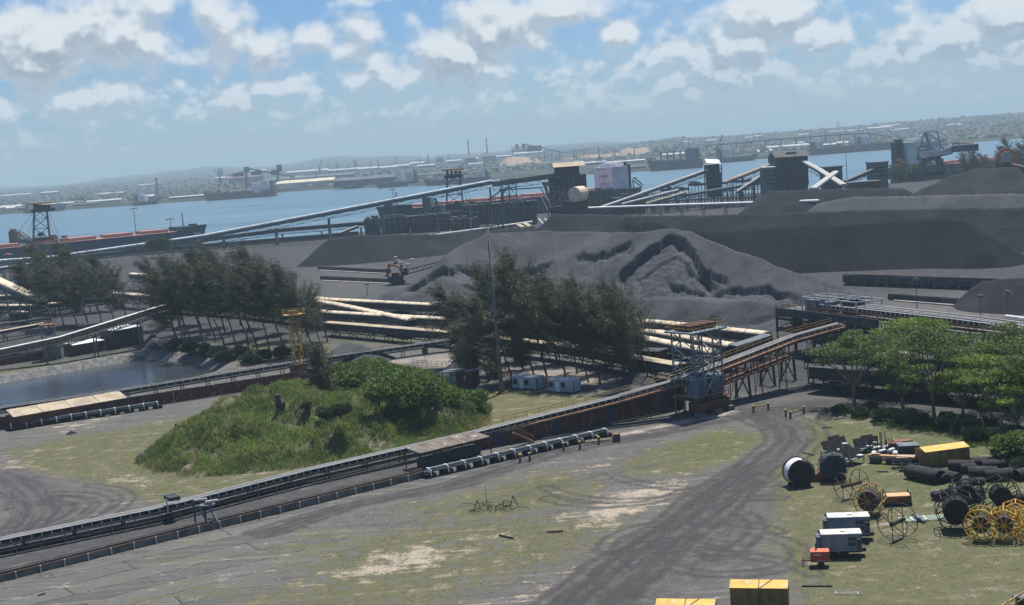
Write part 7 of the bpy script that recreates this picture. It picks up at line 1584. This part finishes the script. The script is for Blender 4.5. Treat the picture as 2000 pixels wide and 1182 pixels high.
# timber slats on the ground beside the reels
p=G(1800,1015,0);t=thing('ladder_frame','white and pale green ladder-like frame lying between the reels','ladder frame',p,-R(2),local=True);a=MB()
for y in (-.7,-.2,.3,.8): a.box((1.0,y,.14),(7.2,.14,.1))
for x in (-2.5,-1.2,.4,2.0,3.6): a.box((x,.05,.2),(.16,1.7,.1))
a.build('bars',mat('pale green paint',(.55,.72,.55),(.6,.66,.6),.8),t);a=MB();a.box((-.5,0,.35),(.5,1.9,.35));a.beam((-.3,-.9,.3),(-.1,-1.6,.2),.3);a.build('clamp',M['steel'],t)
# tan crate
p=G(1756,988,0);t=thing('steel_skid','low tan-topped steel skid with corner posts beside the rusty reel','skid',V3((p.x,p.y+.8,0)),-R(6),local=True);a=MB();a.box((0,0,.75),(3.2,1.8,.8));a.build('body',M['rustl'],t);a=MB();a.box((0,0,1.2),(3.0,1.6,.08));a.build('top',mat('peach top',(.62,.36,.19),(.5,.3,.17),.9),t)
for x in (-1.5,1.5):
    for y in (-.85,.85): a=MB();a.box((x,y,.85),(.12,.12,1.7));a.build('post',M['rust'],t)
a=MB();a.box((0,0,.2),(3.4,1.6,.3));a.build('runner',M['drk'],t)
# scrap row: racks with dark tilted panels and white trays
def rack(label,px,py,rz,s=1.0):
    p=G(px,py,0);t=thing('idler_rack',label,'steel rack',p,rz,'steel racks with tilted dark panels',local=True);a=MB();a.box((0,0,1.25*s),(2.6*s,.12,1.5*s),0,0,-.5);a.box((-.1,.9*s,1.5*s),(2.2*s,.1,1.2*s),0,0,-.5);a.build('panel',bk,t)
    a=MB();[a.beam((x*s,y*s,0),(x*s,y*s,.9*s),.1) for x in (-1.2,1.2) for y in (-.6,1.2)];a.box((0,.3*s,.75*s),(2.5*s,1.9*s,.12));a.build('frame',M['bsteel'],t)
    a=MB();a.box((.6*s,-.5*s,1.0*s),(.9*s,.5*s,.16),0,.1);a.box((.8*s,.5*s,.95*s),(.6*s,.4*s,.16));a.build('tray',M['paint'],t);return t
for i,(px,py,rz,s) in enumerate(((1630,893,.5,1.1),(1640,880,.5,1.0),(1668,906,.7,1.15),(1688,884,.4,.95),(1702,876,.3,.9))):
    rack(['dark tilted-panel rack directly behind the large black reel','dark tilted-panel rack farthest back behind the black reel','dark tilted-panel rack right of the black reel, with white tray','steel rack with panels in the middle of the scrap row','farthest steel rack at the top of the scrap row'][i],px,py,rz,s)
for i,(px,py) in enumerate(((1712,882),(1722,888),(1730,880),(1740,886),(1706,892),(1748,892))):
    p=G(px,py,0);t=thing('idler_set','grey bracket with upright pins and pale pan in the scrap row','bracket',p,.3+i*.2,'steel brackets in the scrap row',local=True);a=MB();a.box((0,0,.35),(2.0,.9,.5));a.build('base',M['gsteel'],t);a=MB();a.box((.1,-.1,.66),(1.2,.5,.12));a.build('pan',M['paint'],t)
    for x in (-.7,-.4,.5): a=MB();a.beam((x,.4,.3),(x,.4,2.2+.3*(i%3)),.08);a.build('pin',bk,t)
def scrapbox(label,px,py,d,rz,m,mt=None,z=0,cat='steel box',name='steel_box'):
    p=G(px,py,0);t=thing(name,label,cat,V3((p.x,p.y+d[1]/2,z)),rz,'steel boxes and frames beside the yellow container',local=True);a=MB();a.box((0,0,d[2]/2),d);a.build('body',m,t);a=MB();a.box((0,0,d[2]+.05),(d[0]+.08,d[1]+.08,.1));a.build('top',mt or m,t)
    a=MB()
    for k in range(4): a.box((-d[0]/2+d[0]*k/3,-d[1]/2-.05,d[2]/2),(.1,.08,d[2]*.95))
    a.build('rib',M['drk'],t);return t
scrapbox('dark box with faded red top in the scrap row',1751,882,(1.8,1.4,1.1),-.2,M['drk'],rr2)
scrapbox('rusty red open box farthest back in the scrap row',1766,876,(2.4,1.6,1.0),.1,M['rust'],M['rustl'])
scrapbox('grey-topped stack of dark plates left of the yellow container',1778,892,(2.8,2.2,1.5),-.1,M['drk'],M['steel'])
scrapbox('low dark plate stack touching the yellow container',1780,908,(3.2,1.8,.9),-.35,M['drk'],M['conc'])
p=G(1742,905,0);t=thing('channel_beam','long pale orange channel beam lying across dark blocks in the scrap row','steel beam',p,-R(30),'steel boxes and frames beside the yellow container',local=True);a=MB();a.box((0,0,1.0),(6.5,.7,.25));a.box((-2.2,0,1.2),(1.2,.5,.2));a.build('beam',mat('orange primer',(.55,.33,.15),(.40,.23,.11),.9),t);a=MB();[a.box((x,0,.45),(1.4,1.2,.85)) for x in (-2.2,0,2.2)];a.build('block',M['drk'],t)
for i,(px,py,rz) in enumerate(((1724,898,.4),(1760,915,-.3),(1775,921,-.5))):
    p=G(px,py,0);t=thing('scrap_rods','dark jumbled steel frame under the scrap row','steel frame',p,rz,'steel frames in the scrap row',local=True);a=MB();[a.beam((-1.3,y,.2+k*.35),(1.3,y+.1,.25+k*.35),.16) for k,y in enumerate((-.4,.1,.5))];[a.beam((x,-.6,.1),(x+.2,.7,.9),.14) for x in (-1.1,0,1.1)];a.build('bars',bk,t)
for i,(a_,b_) in enumerate((((1568,884),(1590,890)),((1712,922),(1735,922)),((1605,836),(1625,836)))):
    p=G(*a_,0);q_=G(*b_,0);a=MB();a.beam(p+V3((0,0,.06)),q_+V3((0,0,.06)),.12);one(a,'steel_bar',bk,'thin dark bar lying on the grass %s'%('left of the scrap racks','in front of the scrap row','near the road bend')[i],'steel bar',p)
# rolls of rubber belt
rub=mat('dusty rubber belt',(.045,.043,.045),(.03,.03,.032),.7,rough=.85,c3=(.07,.066,.066),sc3=1.2)
def roll(label,px,py,ang,L,r,flat=1.0,group='rolls of old rubber belt'):
    p=G(px,py,0);t=thing('belt_roll',label,'rubber roll',p,R(ang),group,local=True);n=18;a=MB();vs=[];rr=random.Random(int(px))
    prof=[];
    for k in range(n):
        th=2*math.pi*k/n;prof.append((math.cos(th)*r*(1+rr.uniform(-.06,.06)),max(0.0,r*flat+math.sin(th)*r*flat*(1+rr.uniform(-.06,.06)))))
    for x,s_ in ((-L/2,.96),(-L/2+.15,1),(0,1.03),(L/2-.15,1),(L/2,.96)): vs+=[(x,y*s_,z*s_) for y,z in prof]
    fs=[]
    for i in range(4):
        for k in range(n): j=(k+1)%n;fs.append((i*n+k,i*n+j,(i+1)*n+j,(i+1)*n+k))
    a.add(vs,fs);a.build('outer_wrap',rub,t,smooth=True)
    for sx in (-1,1):
        a=MB();x=sx*(L/2-.02);fr=[(x,y*.95,z*.95+.02) for y,z in prof];inn=[(x-sx*.5,y*.45,(z-r*flat)*.45+r*flat) for y,z in prof];a.add(fr+inn,[(k,(k+1)%n,n+(k+1)%n,n+k) for k in range(n)]+[tuple(range(n,2*n))]);a.build('end_coil',bk,t)
    return t
roll('largest folded mat of rubber belt in front of the yellow container',1806,938,-58,5.2,1.15,.78)
roll('flattened rubber roll right of the largest folded mat',1848,936,-62,4.0,.85,.7)
roll('rubber roll leaning against the foot of the largest mat',1830,940,-60,3.0,.75,.8)
for i,(px,py,an,L,r) in enumerate(((1878,920,-20,3.4,.85),(1892,924,-10,2.0,.75),(1925,912,-8,3.8,.8),(1945,918,-8,3.6,.85),(1920,936,-18,3.6,1.0),(1945,938,-10,2.8,.85),(1962,934,-30,2.4,.75),(1975,930,10,2.4,.7),(1998,936,20,2.2,.85),(1900,946,-8,3.0,.5),(1884,952,20,2.0,.5))):
    roll(['rubber roll right behind the yellow container end','short rubber roll beside the container end','farthest rubber roll in the right-hand heap','long rubber roll second back in the right-hand heap','thick rubber roll at the front of the right-hand heap','dark rubber roll in the middle of the right-hand heap','short rubber roll at the right of the heap','small rubber roll on the right side of the heap','rubber roll cut by the right photo edge','thin rubber roll before the heap','thin short rubber roll nearest the small coils'][i],px,py,an,L,r,.85)
for i,(px,py) in enumerate(((1830,976),(1844,974),(1856,972),(1866,966),(1874,976),(1884,966),(1893,974),(1905,980),(1912,970),(1990,982),(1955,985))):
    roll('small black belt coil in the line of coils behind the octagonal reels' if i>1 else ('first','second')[i]+' small black belt coil, at the left end of the line of coils',px,py,-75+i*9,1.3,.55,1,'small black belt coils')
# wire tangle on the grass in the middle
p=G(967,995,0);t=thing('wire_tangle','dark tangle of bent steel rods lying alone on the grass','scrap tangle',p);rr=random.Random(9)
a=MB()
for k in range(34):
    x0,y0=rr.uniform(-2.6,2.6),rr.uniform(-1.4,1.4);an=rr.uniform(0,6.3);l=rr.uniform(.8,2.2);q0=p+V3((x0,y0,rr.uniform(.03,.5)));q1=q0+V3((math.cos(an)*l,math.sin(an)*l*.6,rr.uniform(-.1,.6)));m_=q0.lerp(q1,.5)+V3((0,0,rr.uniform(.1,.5)));a.beam(q0,m_,.06);a.beam(m_,q1,.06)
a.build('rods',bk,t);a=MB();a.beam(p+V3((-1.0,0,0)),p+V3((-1.1,0,3.2)),.06);a.beam(p+V3((-2.9,0,0)),p+V3((-2.3,0,1.4)),.1);a.beam(p+V3((-2.3,0,1.4)),p+V3((-1.9,0,.1)),.1);a.beam(p+V3((2.0,0,.1)),p+V3((2.5,0,1.7)),.1);a.beam(p+V3((2.5,0,1.7)),p+V3((3.1,0,.2)),.1);a.build('upright_rods',bk,t)
for i,(a_,b_) in enumerate((((975,1046),(1003,1052)),((1068,1040),(1100,1038)),((75,1164),(88,1160)))):
    p=G(*a_,0);q_=G(*b_,0);a=MB();a.beam(p+V3((0,0,.08)),q_+V3((0,0,.08)),.22,.15);one(a,'steel_bar',M['bark'],['dark timber lying on pale grass below the rod tangle','dark strip at the end of the worn asphalt lane','small dark scrap at the bottom left corner'][i],'scrap',p)
# handrail at the lower right corner
q=[G(1925,1205,3),G(1958,1182,3),G(2010,1150,3)];t=thing('stair_rail','yellow-brown handrail with a grey roof corner at the bottom right edge','handrail',gz(q[0]));a=MB()
for a_,b_ in zip(q[:-1],q[1:]): a.beam(a_,b_,.12);a.beam(a_-V3((0,0,.6)),b_-V3((0,0,.6)),.1)
for x in q+[q[1].lerp(q[2],.5)]: a.beam(x,V3((x.x,x.y,0)),.12)
a.build('rail',M['yel'],t);a=MB();c=G(1990,1165,2);a.box((c.x+1.6,c.y+.3,1.9),(3.6,2.2,.2),.5);a.build('roof_corner',M['steel'],t);a=MB();a.box((c.x+1.6,c.y+.3,.9),(3.2,1.8,1.8),.5);a.build('body',M['drk'],t)
# look-alikes that can be pointed to one by one get their place in the row
ORD='first second third fourth fifth sixth seventh eighth ninth tenth eleventh twelfth thirteenth fourteenth fifteenth sixteenth seventeenth eighteenth nineteenth twentieth'.split()
TEN={2:'twenty',3:'thirty',4:'forty',5:'fifty'}
def ordinal(k):
    if k<20: return ORD[k]
    k+=1;return TEN[k//10]+'-'+ORD[k%10-1] if k%10 else {2:'twentieth',3:'thirtieth',4:'fortieth',5:'fiftieth'}[k//10]
byl={}
for o in bpy.data.objects:
    if o.get('category') and o.name.split('.')[0] not in ('casuarina_tree','bush'): byl.setdefault(o['label'],[]).append(o)
for lb,os_ in byl.items():
    if len(os_)<2: continue
    os_.sort(key=lambda o:proj(o.location)[0])
    for k,o in enumerate(os_): w=lb.split();o['label']=' '.join(w[:13 if len(w)>13 else len(w)]).rstrip(',')+', '+ordinal(k)+' from left'
for me in list(bpy.data.meshes):
    if me.users==0: bpy.data.meshes.remove(me)
